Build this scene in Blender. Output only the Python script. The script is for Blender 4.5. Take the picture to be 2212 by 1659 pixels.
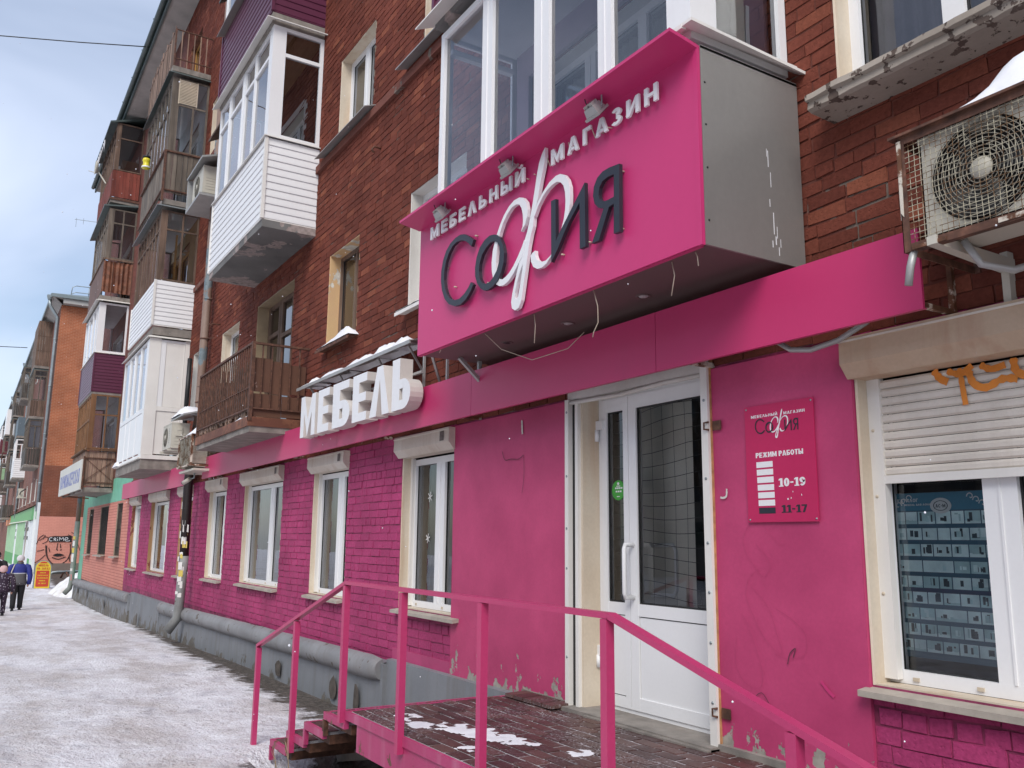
import bpy, bmesh, math, random
from math import radians, sin, cos, pi
from mathutils import Vector, Matrix
random.seed(11)
sc = bpy.context.scene
for o in list(bpy.data.objects):
    bpy.data.objects.remove(o)
COL = sc.collection

# ------------------------------------------------------------------ camera
YAW, PITCH, ROLL, FPX = radians(58.142), radians(10.243), radians(0.546), 1877.7
fw = Vector((-sin(YAW)*cos(PITCH), cos(YAW)*cos(PITCH), sin(PITCH)))
rt = fw.cross(Vector((0, 0, 1))).normalized()
up = rt.cross(fw)
r2 = rt*cos(ROLL) + up*sin(ROLL)
u2 = -rt*sin(ROLL) + up*cos(ROLL)
CAMP = Vector((0, -4, 0))
cd = bpy.data.cameras.new('camera')
cam = bpy.data.objects.new('camera', cd)
COL.objects.link(cam)
cd.sensor_width = 36
cd.lens = 36*FPX/2212
cd.clip_start = 0.05
cd.clip_end = 2000
cam.matrix_world = Matrix(((r2.x, u2.x, -fw.x, CAMP.x), (r2.y, u2.y, -fw.y, CAMP.y),
                           (r2.z, u2.z, -fw.z, CAMP.z), (0, 0, 0, 1)))
sc.camera = cam

# ------------------------------------------------------------------ sky, sun, exposure
SUN_DIR = Vector((0.62, -0.55, 0.80)).normalized()      # towards the sun, veiled by thin cloud
w = bpy.data.worlds.new('World')
sc.world = w
w.use_nodes = True
nt = w.node_tree
nt.nodes.clear()
wo = nt.nodes.new('ShaderNodeOutputWorld')
bg = nt.nodes.new('ShaderNodeBackground')
bg.inputs['Strength'].default_value = 0.085
sky = nt.nodes.new('ShaderNodeTexSky')
sky.sky_type = 'NISHITA'
sky.sun_disc = False
sky.sun_elevation = math.asin(SUN_DIR.z)
sky.sun_rotation = math.atan2(SUN_DIR.x, SUN_DIR.y)
tc = nt.nodes.new('ShaderNodeTexCoord')
mp = nt.nodes.new('ShaderNodeMapping')
mp.inputs['Scale'].default_value = (1.0, 1.0, 2.2)
nz = nt.nodes.new('ShaderNodeTexNoise')
nz.inputs['Scale'].default_value = 1.7
nz.inputs['Detail'].default_value = 5
nz.inputs['Roughness'].default_value = 0.45
nz.inputs['Distortion'].default_value = 0.4
cr = nt.nodes.new('ShaderNodeValToRGB')
cr.color_ramp.elements[0].position = 0.38
cr.color_ramp.elements[0].color = (0.12, 0.12, 0.12, 1)
cr.color_ramp.elements[1].position = 0.66
cr.color_ramp.elements[1].color = (0.93, 0.93, 0.93, 1)
mx = nt.nodes.new('ShaderNodeMix')
mx.data_type = 'RGBA'
mx.inputs[7].default_value = (6.2, 6.9, 8.5, 1)
L = nt.links.new
L(tc.outputs['Generated'], mp.inputs['Vector'])
L(mp.outputs['Vector'], nz.inputs['Vector'])
L(nz.outputs['Fac'], cr.inputs['Fac'])
L(cr.outputs['Color'], mx.inputs[0])
L(sky.outputs['Color'], mx.inputs[6])
L(mx.outputs[2], bg.inputs['Color'])
L(bg.outputs['Background'], wo.inputs['Surface'])

sd = bpy.data.lights.new('sun', 'SUN')
sd.energy = 1.5
sd.angle = radians(32)
sd.color = (1.0, 0.96, 0.90)
so = bpy.data.objects.new('sun', sd)
COL.objects.link(so)
so.rotation_euler = (-SUN_DIR).to_track_quat('-Z', 'Y').to_euler()

sc.view_settings.view_transform = 'Standard'
sc.view_settings.look = 'None'
sc.view_settings.exposure = 0.80
sc.view_settings.gamma = 1.0
sc.view_settings.use_curve_mapping = False
sc.cycles.max_bounces = 10
sc.cycles.transparent_max_bounces = 16
sc.cycles.use_denoising = True

# ------------------------------------------------------------------ object helpers
ORG = {}
APART = {'shutter_guide', 'string_course', 'bracket', 'mortar_fillet', 'screw', 'drain_cap', 'support_leg', 'rivet', 'rail_leg', 'icicle', 'plastic_cap', 'offcut_strip', 'batten', 'paint_remnant', 'mounting_rail', 'paper_snowflake', 'painted_border'}

def setp(o, label=None, cat=None, group=None, kind=None):
    if label: o['label'] = label
    if cat: o['category'] = cat
    if group: o['group'] = group
    if kind: o['kind'] = kind
    return o

def thing(name, label, cat, loc=(0, 0, 0), group=None, rotz=0, local=False):
    o = bpy.data.objects.new(name, None)
    o.empty_display_size = 0.2
    COL.objects.link(o)
    o.location = loc
    o.rotation_euler = (0, 0, rotz)
    ORG[o.name] = (0, 0, 0) if local else tuple(loc)
    return setp(o, label, cat, group)

class MB:
    """collects faces and links them as one mesh object"""
    def __init__(s):
        s.v = []; s.f = []; s.m = []; s.sm = []
    def poly(s, pts, mi=0, smooth=False):
        n = len(s.v)
        s.v += [tuple(p) for p in pts]
        s.f.append(tuple(range(n, n+len(pts)))); s.m.append(mi); s.sm.append(smooth)
        return s
    def hexa(s, p, mi=0):
        n = len(s.v)
        s.v += [tuple(q) for q in p]
        for q in ((0, 3, 2, 1), (4, 5, 6, 7), (0, 1, 5, 4), (1, 2, 6, 5), (2, 3, 7, 6), (3, 0, 4, 7)):
            s.f.append(tuple(n+i for i in q)); s.m.append(mi); s.sm.append(False)
        return s
    def box(s, x0, x1, y0, y1, z0, z1, mi=0):
        return s.hexa([(x0, y0, z0), (x1, y0, z0), (x1, y1, z0), (x0, y1, z0),
                       (x0, y0, z1), (x1, y0, z1), (x1, y1, z1), (x0, y1, z1)], mi)
    def prism(s, poly, f0, f1, mi=0, sides=True):
        """poly: 2d list; f0/f1 map a 2d point to the near / far 3d point"""
        n = len(s.v); k = len(poly)
        s.v += [tuple(f0(p)) for p in poly] + [tuple(f1(p)) for p in poly]
        s.f.append(tuple(range(n, n+k))); s.f.append(tuple(range(n+2*k-1, n+k-1, -1)))
        s.m += [mi, mi]; s.sm += [False, False]
        if sides:
            for i in range(k):
                j = (i+1) % k
                s.f.append((n+i, n+k+i, n+k+j, n+j)); s.m.append(mi); s.sm.append(False)
        return s
    def bar(s, a, b, wx, wy=None, mi=0, upv=(0, 0, 1)):
        """rectangular bar from a to b"""
        a = Vector(a); b = Vector(b); wy = wy or wx
        d = (b-a).normalized(); u = Vector(upv)
        if abs(d.dot(u)) > 0.95: u = Vector((0, 1, 0))
        sx = d.cross(u).normalized()*wx/2; sy = sx.cross(d).normalized()*wy/2
        return s.hexa([a-sx-sy, a+sx-sy, a+sx+sy, a-sx+sy, b-sx-sy, b+sx-sy, b+sx+sy, b-sx+sy], mi)
    def tube(s, pts, r, n=8, mi=0, cap=True, smooth=True):
        pts = [Vector(p) for p in pts]
        rr = r if isinstance(r, (list, tuple)) else [r]*len(pts)
        base = len(s.v); prev = None
        for i, p in enumerate(pts):
            d = (pts[min(i+1, len(pts)-1)]-pts[max(i-1, 0)]).normalized()
            u = Vector((0, 0, 1)) if abs(d.z) < 0.9 else Vector((0, 1, 0))
            if prev is not None and (prev - d*prev.dot(d)).length > .1: a = (prev - d*prev.dot(d)).normalized()
            else: a = d.cross(u).normalized()
            prev = a; b = d.cross(a)
            for k in range(n):
                t = 2*pi*k/n
                s.v.append(tuple(p+(a*cos(t)+b*sin(t))*rr[i]))
        for i in range(len(pts)-1):
            for k in range(n):
                s.f.append((base+i*n+k, base+i*n+(k+1) % n, base+(i+1)*n+(k+1) % n, base+(i+1)*n+k))
                s.m.append(mi); s.sm.append(smooth)
        if cap:
            s.f.append(tuple(range(base+n-1, base-1, -1))); s.m.append(mi); s.sm.append(False)
            e = base+(len(pts)-1)*n
            s.f.append(tuple(range(e, e+n))); s.m.append(mi); s.sm.append(False)
        return s
    def lathe(s, c, prof, n=16, mi=0, axis='Z', smooth=True):
        base = len(s.v)
        for (r, h) in prof:
            for k in range(n):
                t = 2*pi*k/n; a, b = r*cos(t), r*sin(t)
                q = (a, b, h) if axis == 'Z' else ((a, h, b) if axis == 'Y' else (h, a, b))
                s.v.append((c[0]+q[0], c[1]+q[1], c[2]+q[2]))
        for i in range(len(prof)-1):
            for k in range(n):
                s.f.append((base+i*n+k, base+i*n+(k+1) % n, base+(i+1)*n+(k+1) % n, base+(i+1)*n+k))
                s.m.append(mi); s.sm.append(smooth)
        return s
    def build(s, name, mats, parent=None, label=None, cat=None, group=None, kind=None, origin=None):
        if name in APART and kind is None:
            cs = s.islands()
            if len(cs) > 1:
                return [c.build1(name, mats, parent, label, cat, group, kind, origin) for c in cs][0]
        return s.build1(name, mats, parent, label, cat, group, kind, origin)
    def islands(s):
        """the separate pieces collected so far, each on its own"""
        r = list(range(len(s.v)))
        def f(i):
            while r[i] != i: r[i] = r[r[i]]; i = r[i]
            return i
        for q in s.f:
            for k in q[1:]: r[f(k)] = f(q[0])
        out = {}
        for q, m, sm in zip(s.f, s.m, s.sm):
            c = out.setdefault(f(q[0]), (MB(), {}))
            idx = []
            for k in q:
                if k not in c[1]: c[1][k] = len(c[0].v); c[0].v.append(s.v[k])
                idx.append(c[1][k])
            c[0].f.append(tuple(idx)); c[0].m.append(m); c[0].sm.append(sm)
        return [c[0] for c in out.values()]
    def build1(s, name, mats, parent=None, label=None, cat=None, group=None, kind=None, origin=None):
        if not isinstance(mats, (list, tuple)): mats = [mats]
        og = origin if origin is not None else (ORG[parent.name] if parent is not None else (0, 0, 0))
        me = bpy.data.meshes.new(name)
        me.from_pydata([(p[0]-og[0], p[1]-og[1], p[2]-og[2]) for p in s.v], [], s.f)
        for m in mats: me.materials.append(m)
        me.polygons.foreach_set('material_index', s.m)
        me.polygons.foreach_set('use_smooth', s.sm)
        me.update()
        o = bpy.data.objects.new(name, me)
        COL.objects.link(o)
        ORG[o.name] = og
        if parent is not None:
            o.parent = parent
            po = ORG[parent.name]
            o.location = (og[0]-po[0], og[1]-po[1], og[2]-po[2])
        else:
            o.location = og
        return setp(o, label, cat, group, kind)

def dup(o, parent, world):
    """another object on the same mesh, placed with its origin at a world point"""
    c = o.copy()
    COL.objects.link(c)
    c.parent = parent
    po = ORG[parent.name] if parent is not None else (0, 0, 0)
    c.location = (world[0]-po[0], world[1]-po[1], world[2]-po[2])
    ORG[c.name] = tuple(world)
    return c

def box1(name, mat, parent, *a, **k):
    return MB().box(*a).build(name, mat, parent, **k)

# ------------------------------------------------------------------ materials
def newmat(name):
    m = bpy.data.materials.new(name)
    m.use_nodes = True
    n = m.node_tree
    return m, n, n.nodes['Principled BSDF'], n.nodes['Material Output']

def node(n, t, **k):
    x = n.nodes.new(t)
    for a, b in k.items():
        if a.startswith('_'): x.inputs[a[1:].replace('_', ' ')].default_value = b
        else: setattr(x, a, b)
    return x

def wpos(n, scale=(1, 1, 1), loc=(0, 0, 0)):
    g = node(n, 'ShaderNodeNewGeometry')
    mpn = node(n, 'ShaderNodeMapping')
    mpn.inputs['Scale'].default_value = scale
    mpn.inputs['Location'].default_value = loc
    n.links.new(g.outputs['Position'], mpn.inputs['Vector'])
    return mpn.outputs['Vector']

def noise(n, vec, scale, detail=4, rough=.55, dist=0):
    x = node(n, 'ShaderNodeTexNoise', _Scale=scale, _Detail=detail, _Roughness=rough, _Distortion=dist)
    n.links.new(vec, x.inputs['Vector'])
    return x.outputs['Fac']

def ramp(n, fac, stops):
    x = node(n, 'ShaderNodeValToRGB')
    e = x.color_ramp.elements
    while len(e) < len(stops): e.new(0.5)
    for el, (p, c) in zip(e, stops):
        el.position = p
        el.color = (c, c, c, 1) if isinstance(c, (int, float)) else (c[0], c[1], c[2], 1)
    n.links.new(fac, x.inputs['Fac'])
    return x.outputs['Color']

def mixc(n, fac, a, b, mode='MIX'):
    x = node(n, 'ShaderNodeMix', data_type='RGBA', blend_type=mode)
    for i, v in ((0, fac), (6, a), (7, b)):
        if isinstance(v, (int, float)): x.inputs[i].default_value = v
        elif isinstance(v, tuple): x.inputs[i].default_value = (v[0], v[1], v[2], 1)
        else: n.links.new(v, x.inputs[i])
    return x.outputs[2]

def math_(n, op, a, b=0.0, c=0.0):
    x = node(n, 'ShaderNodeMath', operation=op)
    for i, v in ((0, a), (1, b), (2, c)):
        if isinstance(v, (int, float)): x.inputs[i].default_value = v
        else: n.links.new(v, x.inputs[i])
    return x.outputs[0]

def addbump(n, b, h, strength=.3, dist=.01):
    x = node(n, 'ShaderNodeBump', _Strength=strength, _Distance=dist)
    n.links.new(h, x.inputs['Height'])
    n.links.new(x.outputs['Normal'], b.inputs['Normal'])

def k3(c, f): return (min(c[0]*f, 1), min(c[1]*f, 1), min(c[2]*f, 1))

MC = {}
def paint(name, col, rough=.55, var=.12, scale=2.5, streak=0, dirt=(.12, .09, .07), bump=0, bscale=60, metal=0, spec=.5, fine=.05):
    """weathered plain surface: slow mottling, fine grain, optional run-down dirt"""
    if name in MC: return MC[name]
    m, n, b, o = newmat(name)
    v = wpos(n)
    a = ramp(n, noise(n, v, scale, 5), [(.3, k3(col, 1-var)), (.7, k3(col, 1+var))])
    g = ramp(n, noise(n, v, scale*30, 3), [(.3, 1-fine), (.7, 1.0)])
    a = mixc(n, 1.0, a, g, 'MULTIPLY')
    if streak:
        s = noise(n, wpos(n, (9, 9, .7)), 1.0, 4)
        s2 = noise(n, v, 1.3, 3)
        f = math_(n, 'MULTIPLY', ramp(n, s, [(.5, 0), (.75, 1)]), ramp(n, s2, [(.4, 0), (.65, 1)]))
        a = mixc(n, math_(n, 'MULTIPLY', f, streak), a, dirt)
    n.links.new(a, b.inputs['Base Color'])
    b.inputs['Roughness'].default_value = rough
    b.inputs['Metallic'].default_value = metal
    b.inputs['Specular IOR Level'].default_value = spec
    if bump: addbump(n, b, noise(n, v, bscale, 3), bump, .004)
    MC[name] = m
    return m

def peel(name, col, col2, under, thr=.60, scale=7, rough=.6, zlim=None, streak=0.0, streakcol=(.2, .1, .05)):
    """paint that has come off in flakes, showing what is underneath"""
    if name in MC: return MC[name]
    m, n, b, o = newmat(name)
    v = wpos(n)
    a = ramp(n, noise(n, v, 1.6, 6), [(.32, col), (.68, col2)])
    a = mixc(n, 1.0, a, ramp(n, noise(n, v, 45, 3), [(.3, .93), (.7, 1.0)]), 'MULTIPLY')
    if streak:
        s = ramp(n, noise(n, wpos(n, (8, 8, .6)), 1, 4), [(.5, 0), (.75, 1)])
        a = mixc(n, math_(n, 'MULTIPLY', s, streak), a, streakcol)
    f = noise(n, wpos(n, (1, 1, .75)), scale, 5, .6)
    if zlim:
        g = node(n, 'ShaderNodeNewGeometry'); sx = node(n, 'ShaderNodeSeparateXYZ')
        n.links.new(g.outputs['Position'], sx.inputs[0])
        mr = node(n, 'ShaderNodeMapRange')
        mr.inputs[1].default_value = zlim[0]; mr.inputs[2].default_value = zlim[1]
        mr.inputs[3].default_value = .17; mr.inputs[4].default_value = -.25
        n.links.new(sx.outputs['Z'], mr.inputs[0])
        f = math_(n, 'ADD', f, mr.outputs[0])
    msk = ramp(n, f, [(thr, 0), (thr+.012, 1)])
    u = ramp(n, noise(n, v, 14, 4), [(.35, k3(under, .75)), (.65, k3(under, 1.15))])
    n.links.new(mixc(n, msk, a, u), b.inputs['Base Color'])
    b.inputs['Roughness'].default_value = rough
    h = math_(n, 'SUBTRACT', math_(n, 'MULTIPLY', noise(n, v, 22, 4), .35), msk)
    addbump(n, b, h, .5, .006)
    MC[name] = m
    return m

def brickmat(name, dark, mid, light, rough=.85, white=.0, dent=True, sat=1):
    """one brick: tone differs from brick to brick, pitted face, some lime bloom"""
    m, n, b, o = newmat(name)
    at = node(n, 'ShaderNodeAttribute', attribute_name='tint')
    oi = node(n, 'ShaderNodeObjectInfo')
    fr = math_(n, 'FRACT', math_(n, 'ADD', at.outputs['Fac'], math_(n, 'MULTIPLY', oi.outputs['Random'], 7.31)))
    c = ramp(n, fr, [(0, dark), (.55, mid), (.86, mid), (1, light)])
    v = wpos(n)
    c = mixc(n, 1.0, c, ramp(n, noise(n, v, 1.1, 5), [(.3, .72), (.7, 1.12)]), 'MULTIPLY')
    c = mixc(n, 1.0, c, ramp(n, noise(n, v, 38, 4), [(.3, .78), (.7, 1.1)]), 'MULTIPLY')
    if white:
        f = math_(n, 'MULTIPLY', ramp(n, noise(n, v, 9, 5, .7), [(.62, 0), (.70, 1)]), ramp(n, noise(n, v, .8, 3), [(.5, 0), (.66, white)]))
        c = mixc(n, f, c, (.45, .40, .37))
    n.links.new(c, b.inputs['Base Color'])
    b.inputs['Roughness'].default_value = rough
    b.inputs['Specular IOR Level'].default_value = .12
    vo = node(n, 'ShaderNodeTexVoronoi', _Scale=42)
    n.links.new(v, vo.inputs['Vector'])
    h = math_(n, 'ADD', ramp(n, vo.outputs['Distance'], [(.12, 0), (.3, .6)]) if dent else 0.0, noise(n, v, 60, 4))
    addbump(n, b, h, .45, .006)
    MC[name] = m
    return m

def brickwall(name, c1, c2, mortar, under=None, rough=.85, bw=.26, bh=.0875, mort=.011, plane='XZ', var=.25, msz=None):
    """brick courses as colour and relief for walls too far off to pick the bricks apart"""
    m, n, b, o = newmat(name)
    g = node(n, 'ShaderNodeNewGeometry'); sx = node(n, 'ShaderNodeSeparateXYZ'); cx = node(n, 'ShaderNodeCombineXYZ')
    n.links.new(g.outputs['Position'], sx.inputs[0])
    n.links.new(sx.outputs[plane[0]], cx.inputs[0]); n.links.new(sx.outputs['Z'], cx.inputs[1])
    br = node(n, 'ShaderNodeTexBrick')
    br.inputs['Scale'].default_value = 1
    br.inputs['Mortar Size'].default_value = mort
    br.inputs['Mortar Smooth'].default_value = .15
    br.inputs['Brick Width'].default_value = bw
    br.inputs['Row Height'].default_value = bh
    br.inputs['Color1'].default_value = (*c1, 1); br.inputs['Color2'].default_value = (*c2, 1); br.inputs['Mortar'].default_value = (*mortar, 1)
    n.links.new(cx.outputs[0], br.inputs['Vector'])
    v = wpos(n)
    c = mixc(n, 1.0, br.outputs['Color'], ramp(n, noise(n, v, .9, 6), [(.3, 1-var), (.7, 1+var*.6)]), 'MULTIPLY')
    n.links.new(c, b.inputs['Base Color'])
    b.inputs['Roughness'].default_value = rough
    addbump(n, b, math_(n, 'SUBTRACT', math_(n, 'MULTIPLY', noise(n, v, 30, 3), .4), br.outputs['Fac']), .6, .01)
    MC[name] = m
    return m

def glassmat(name, tint=(.80, .84, .85), refl=.09, rough=.01):
    m, n, b, o = newmat(name)
    n.nodes.remove(b)
    t = node(n, 'ShaderNodeBsdfTransparent'); t.inputs['Color'].default_value = (*tint, 1)
    gl = node(n, 'ShaderNodeBsdfGlossy'); gl.inputs['Roughness'].default_value = rough
    gl.inputs['Color'].default_value = (.97, .98, 1, 1)
    f = node(n, 'ShaderNodeFresnel', _IOR=1.52)
    v = wpos(n)
    bp = node(n, 'ShaderNodeBump', _Strength=.05, _Distance=.02)
    n.links.new(noise(n, v, 1.6, 2), bp.inputs['Height'])
    n.links.new(bp.outputs['Normal'], gl.inputs['Normal'])
    x = node(n, 'ShaderNodeMixShader')
    n.links.new(math_(n, 'MULTIPLY_ADD', f.outputs[0], 1.35, refl-.05), x.inputs[0])
    n.links.new(t.outputs[0], x.inputs[1]); n.links.new(gl.outputs[0], x.inputs[2])
    n.links.new(x.outputs[0], o.inputs['Surface'])
    MC[name] = m
    return m

def rustmat(name, paintc, rustc=(.16, .065, .03), amt=.5, scale=9, rough=.7):
    m, n, b, o = newmat(name)
    v = wpos(n)
    r = ramp(n, noise(n, v, scale*2, 5), [(.3, k3(rustc, .45)), (.55, rustc), (.75, k3(rustc, 1.9))])
    f = ramp(n, noise(n, v, scale, 6, .65), [(amt, 1), (amt+.06, 0)])
    n.links.new(mixc(n, f, k3(paintc, 1), r), b.inputs['Base Color'])
    b.inputs['Roughness'].default_value = rough
    addbump(n, b, noise(n, v, 50, 3), .3, .003)
    MC[name] = m
    return m

def woodmat(name, c1, c2, rough=.8, axis='Z', grey=None):
    m, n, b, o = newmat(name)
    sc_ = (14, 14, 1.1) if axis == 'Z' else (1.1, 14, 14)
    oi = node(n, 'ShaderNodeObjectInfo')
    a = ramp(n, noise(n, wpos(n, sc_), 1.0, 6, .6), [(.3, c1), (.7, c2)])
    a = mixc(n, 1.0, a, ramp(n, oi.outputs['Random'], [(0, .7), (1, 1.2)]), 'MULTIPLY')
    a = mixc(n, 1.0, a, ramp(n, noise(n, wpos(n), 1.7, 4), [(.3, .7), (.7, 1.15)]), 'MULTIPLY')
    n.links.new(a, b.inputs['Base Color'])
    b.inputs['Roughness'].default_value = rough
    addbump(n, b, noise(n, wpos(n, sc_), 3, 4), .3, .004)
    MC[name] = m
    return m

RED_D, RED_M, RED_L = (.145, .042, .029), (.195, .057, .038), (.28, .092, .054)
M_BRICK = brickmat('red_brick', RED_D, RED_M, RED_L, white=.5)
M_MORT = peel('old_mortar', (.13, .040, .028), (.19, .062, .042), (.17, .135, .11), thr=.56, scale=1.9, rough=.95)
M_BRICKFAR = brickwall('red_brickwork_far', RED_D, k3(RED_M, 1.15), (.10, .045, .035))
PINKB = (.44, .055, .165)
M_PBRICK = brickmat('pink_painted_brick', k3(PINKB, .88), PINKB, k3(PINKB, 1.1), rough=.6, dent=True)
M_PMORT = paint('pink_painted_joint', (.27, .036, .10), .8, .55, 7, bump=.6, streak=.6, dirt=(.09, .03, .04))
M_STUCCO = peel('pink_stucco', (.42, .036, .125), (.56, .060, .175), (.34, .31, .27), thr=.665, scale=8, zlim=(-1.2, -.55))
M_SALMON = brickwall('salmon_painted_brick', (.60, .235, .18), (.65, .265, .20), (.42, .13, .10), bw=.26, bh=.0875, mort=.009, var=.12)
M_TEAL = paint('teal_paint', (.17, .48, .33), .6, .1, 3, streak=.3)
M_PLINTH = peel('grey_plinth_paint', (.175, .185, .20), (.235, .245, .26), (.13, .115, .095), thr=.60, scale=4.0, zlim=(-2.1, -1.45), streak=.45, streakcol=(.13, .11, .09))
M_CONC = peel('balcony_concrete', (.125, .122, .118), (.19, .185, .178), (.32, .265, .245), thr=.555, scale=1.15, rough=.9)
M_CONCOLD = paint('old_concrete', (.24, .215, .19), .9, .3, 5, streak=.5, bump=.5)
M_PVC = paint('white_pvc', (.80, .80, .80), .35, .03, 1.5, fine=.02)
M_PVCW = paint('warm_white_pvc', (.76, .735, .69), .4, .05, 2, streak=.12, fine=.02)
M_CREAM = peel('cream_plaster', (.58, .48, .36), (.68, .60, .48), (.40, .22, .10), thr=.70, scale=3, streak=.5, streakcol=(.46, .25, .11))
M_WHPL = peel('white_plaster', (.58, .55, .50), (.70, .68, .64), (.30, .17, .12), thr=.71, scale=5)
M_PEACH = peel('peeling_peach_plaster', (.60, .36, .21), (.62, .42, .20), (.62, .58, .50), thr=.55, scale=5)
M_SIDW = paint('white_siding', (.80, .80, .80), .4, .03, 1, fine=.02)
M_SIDP = paint('plum_siding', (.105, .022, .052), .38, .08, 1, fine=.02)
M_BOX = peel('shutter_box_paint', (.56, .47, .38), (.68, .62, .54), (.34, .20, .12), thr=.70, scale=4, streak=.4, streakcol=(.42, .27, .18))
M_BOXB = peel('beige_shutter_box', (.52, .37, .25), (.60, .46, .34), (.50, .44, .38), thr=.72, scale=2.5, streak=.55, streakcol=(.36, .17, .10))
M_SLATM = paint('shutter_slat', (.72, .66, .58), .5, .10, 4, streak=.5, dirt=(.38, .29, .21))
M_SILL = paint('stone_sill', (.40, .355, .30), .8, .22, 6, streak=.2, bump=.3)
M_GLASS = glassmat('window_glass', (.70, .72, .71), .075)
M_GLASSB = glassmat('balcony_glass', (.92, .94, .96), .10)
M_GLASSP = glassmat('clear_shop_glass', (.93, .94, .94), .055)
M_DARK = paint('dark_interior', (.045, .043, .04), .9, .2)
M_ROOM = paint('dim_room', (.16, .155, .15), .9, .2)
M_CURT = paint('beige_curtain', (.40, .385, .345), .9, .1, 3)
M_CURTW = paint('white_net_curtain', (.60, .60, .60), .9, .1, 3)
M_SIGN = paint('sign_pink', (.56, .038, .165), .42, .03, .9, fine=.02)
M_BAND = paint('fascia_pink', (.52, .034, .138), .42, .06, .8, streak=.12, dirt=(.30, .05, .12), fine=.02)
M_GREYM = paint('grey_composite_panel', (.29, .277, .26), .38, .05, .8, metal=.35, streak=.10, dirt=(.5, .48, .45))
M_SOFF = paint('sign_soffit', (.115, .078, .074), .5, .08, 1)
M_NAVY = paint('charcoal_letter', (.022, .024, .035), .4, .1)
M_LETW = paint('white_letter', (.78, .78, .79), .4, .03, 2, fine=.02)
M_LETS = paint('letter_side', (.62, .58, .54), .5, .08, 3, streak=.2, dirt=(.45, .33, .24))
M_ALU = paint('dull_aluminium', (.40, .40, .39), .45, .1, 4, metal=.3)
M_STEELG = paint('galvanised_steel', (.30, .34, .35), .42, .15, 3, metal=.5)
M_RAIL = peel('railing_pink', (.46, .038, .135), (.52, .045, .15), (.20, .09, .06), thr=.73, scale=9, rough=.42)
M_RUST = rustmat('rusty_steel', (.075, .036, .026), (.115, .050, .030), amt=.62)
M_RUSTW = rustmat('rusty_white_steel', (.62, .56, .47), amt=.49, scale=7)
M_RUSTB = rustmat('brown_rusty_sheet', (.13, .045, .025), (.22, .085, .045), amt=.5, scale=3)
M_WOODO = woodmat('old_brown_wood', (.095, .058, .040), (.21, .135, .095))
M_WOODG = woodmat('grey_weathered_wood', (.11, .085, .068), (.23, .19, .15))
M_WOODB = woodmat('brown_varnished_wood', (.13, .06, .025), (.22, .11, .05))
M_WOODR = woodmat('red_painted_boards', (.16, .028, .018), (.24, .06, .04))
M_WOODP = woodmat('pinkish_batten', (.20, .12, .085), (.40, .27, .20))
M_WOODY = paint('orange_door_wood', (.50, .25, .06), .6, .15)
M_PLY = peel('plywood_sheet', (.105, .045, .026), (.155, .070, .040), (.30, .20, .165), thr=.62, scale=2.2)
M_SNOW = None
M_BLACK = paint('black_plastic', (.012, .012, .013), .5, .1)
M_ACW = paint('aircon_white', (.54, .51, .43), .5, .05, 3, streak=.25, dirt=(.35, .27, .18))
M_CERAM = paint('beige_plastic', (.55, .47, .36), .5)
M_LIME = paint('mint_render', (.33, .52, .30), .8, .15)
M_GREEN = paint('leaf_green_fascia', (.05, .30, .06), .5, .06)
M_GREEN2 = paint('soft_green_fascia', (.12, .36, .12), .5, .08)
M_ORANGE = paint('orange_fascia', (.66, .20, .05), .5, .05)
M_WHITEW = paint('white_render', (.72, .74, .74), .7, .05)
M_SOFFW = paint('eave_plaster', (.42, .40, .37), .9, .15, 2)
M_ROOF = paint('roof_sheet', (.11, .14, .135), .5, .12, 2, metal=.3)
M_GUTTER = paint('green_gutter', (.05, .07, .065), .45, .3, 3)
M_PIPE = peel('drainpipe_paint', (.20, .125, .095), (.27, .19, .15), (.15, .19, .21), thr=.56, scale=1.6, rough=.6)
M_PIPED = paint('black_drainpipe', (.02, .014, .013), .55, .3)
M_PIPEL = peel('lower_drainpipe', (.15, .15, .145), (.30, .31, .30), (.10, .055, .04), thr=.62, scale=4)
M_PAPER = paint('paper_notice', (.70, .69, .66), .8, .08)
M_PAPERY = paint('yellow_notice', (.62, .50, .12), .8, .1)
M_PAPERR = paint('red_notice', (.60, .22, .22), .8, .1)
# ------------------------------------------------------------------ lettering: blocky capitals made of convex pieces
def rc(x0, x1, z0, z1): return [(x0, z0), (x1, z0), (x1, z1), (x0, z1)]
def arc(cx, cz, rx, rz, a0, a1, tx, tz, n=10):
    out = []
    for i in range(n):
        a = radians(a0+(a1-a0)*i/n); b = radians(a0+(a1-a0)*(i+1)/n)
        q = [(cx+rx*cos(a), cz+rz*sin(a)), (cx+rx*cos(b), cz+rz*sin(b)),
             (cx+(rx-tx)*cos(b), cz+(rz-tz)*sin(b)), (cx+(rx-tx)*cos(a), cz+(rz-tz)*sin(a))]
        out.append(q if a1 > a0 else q[::-1])
    return out
def mir(ps, w): return [[(w-x, z) for x, z in p][::-1] for p in ps]

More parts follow.
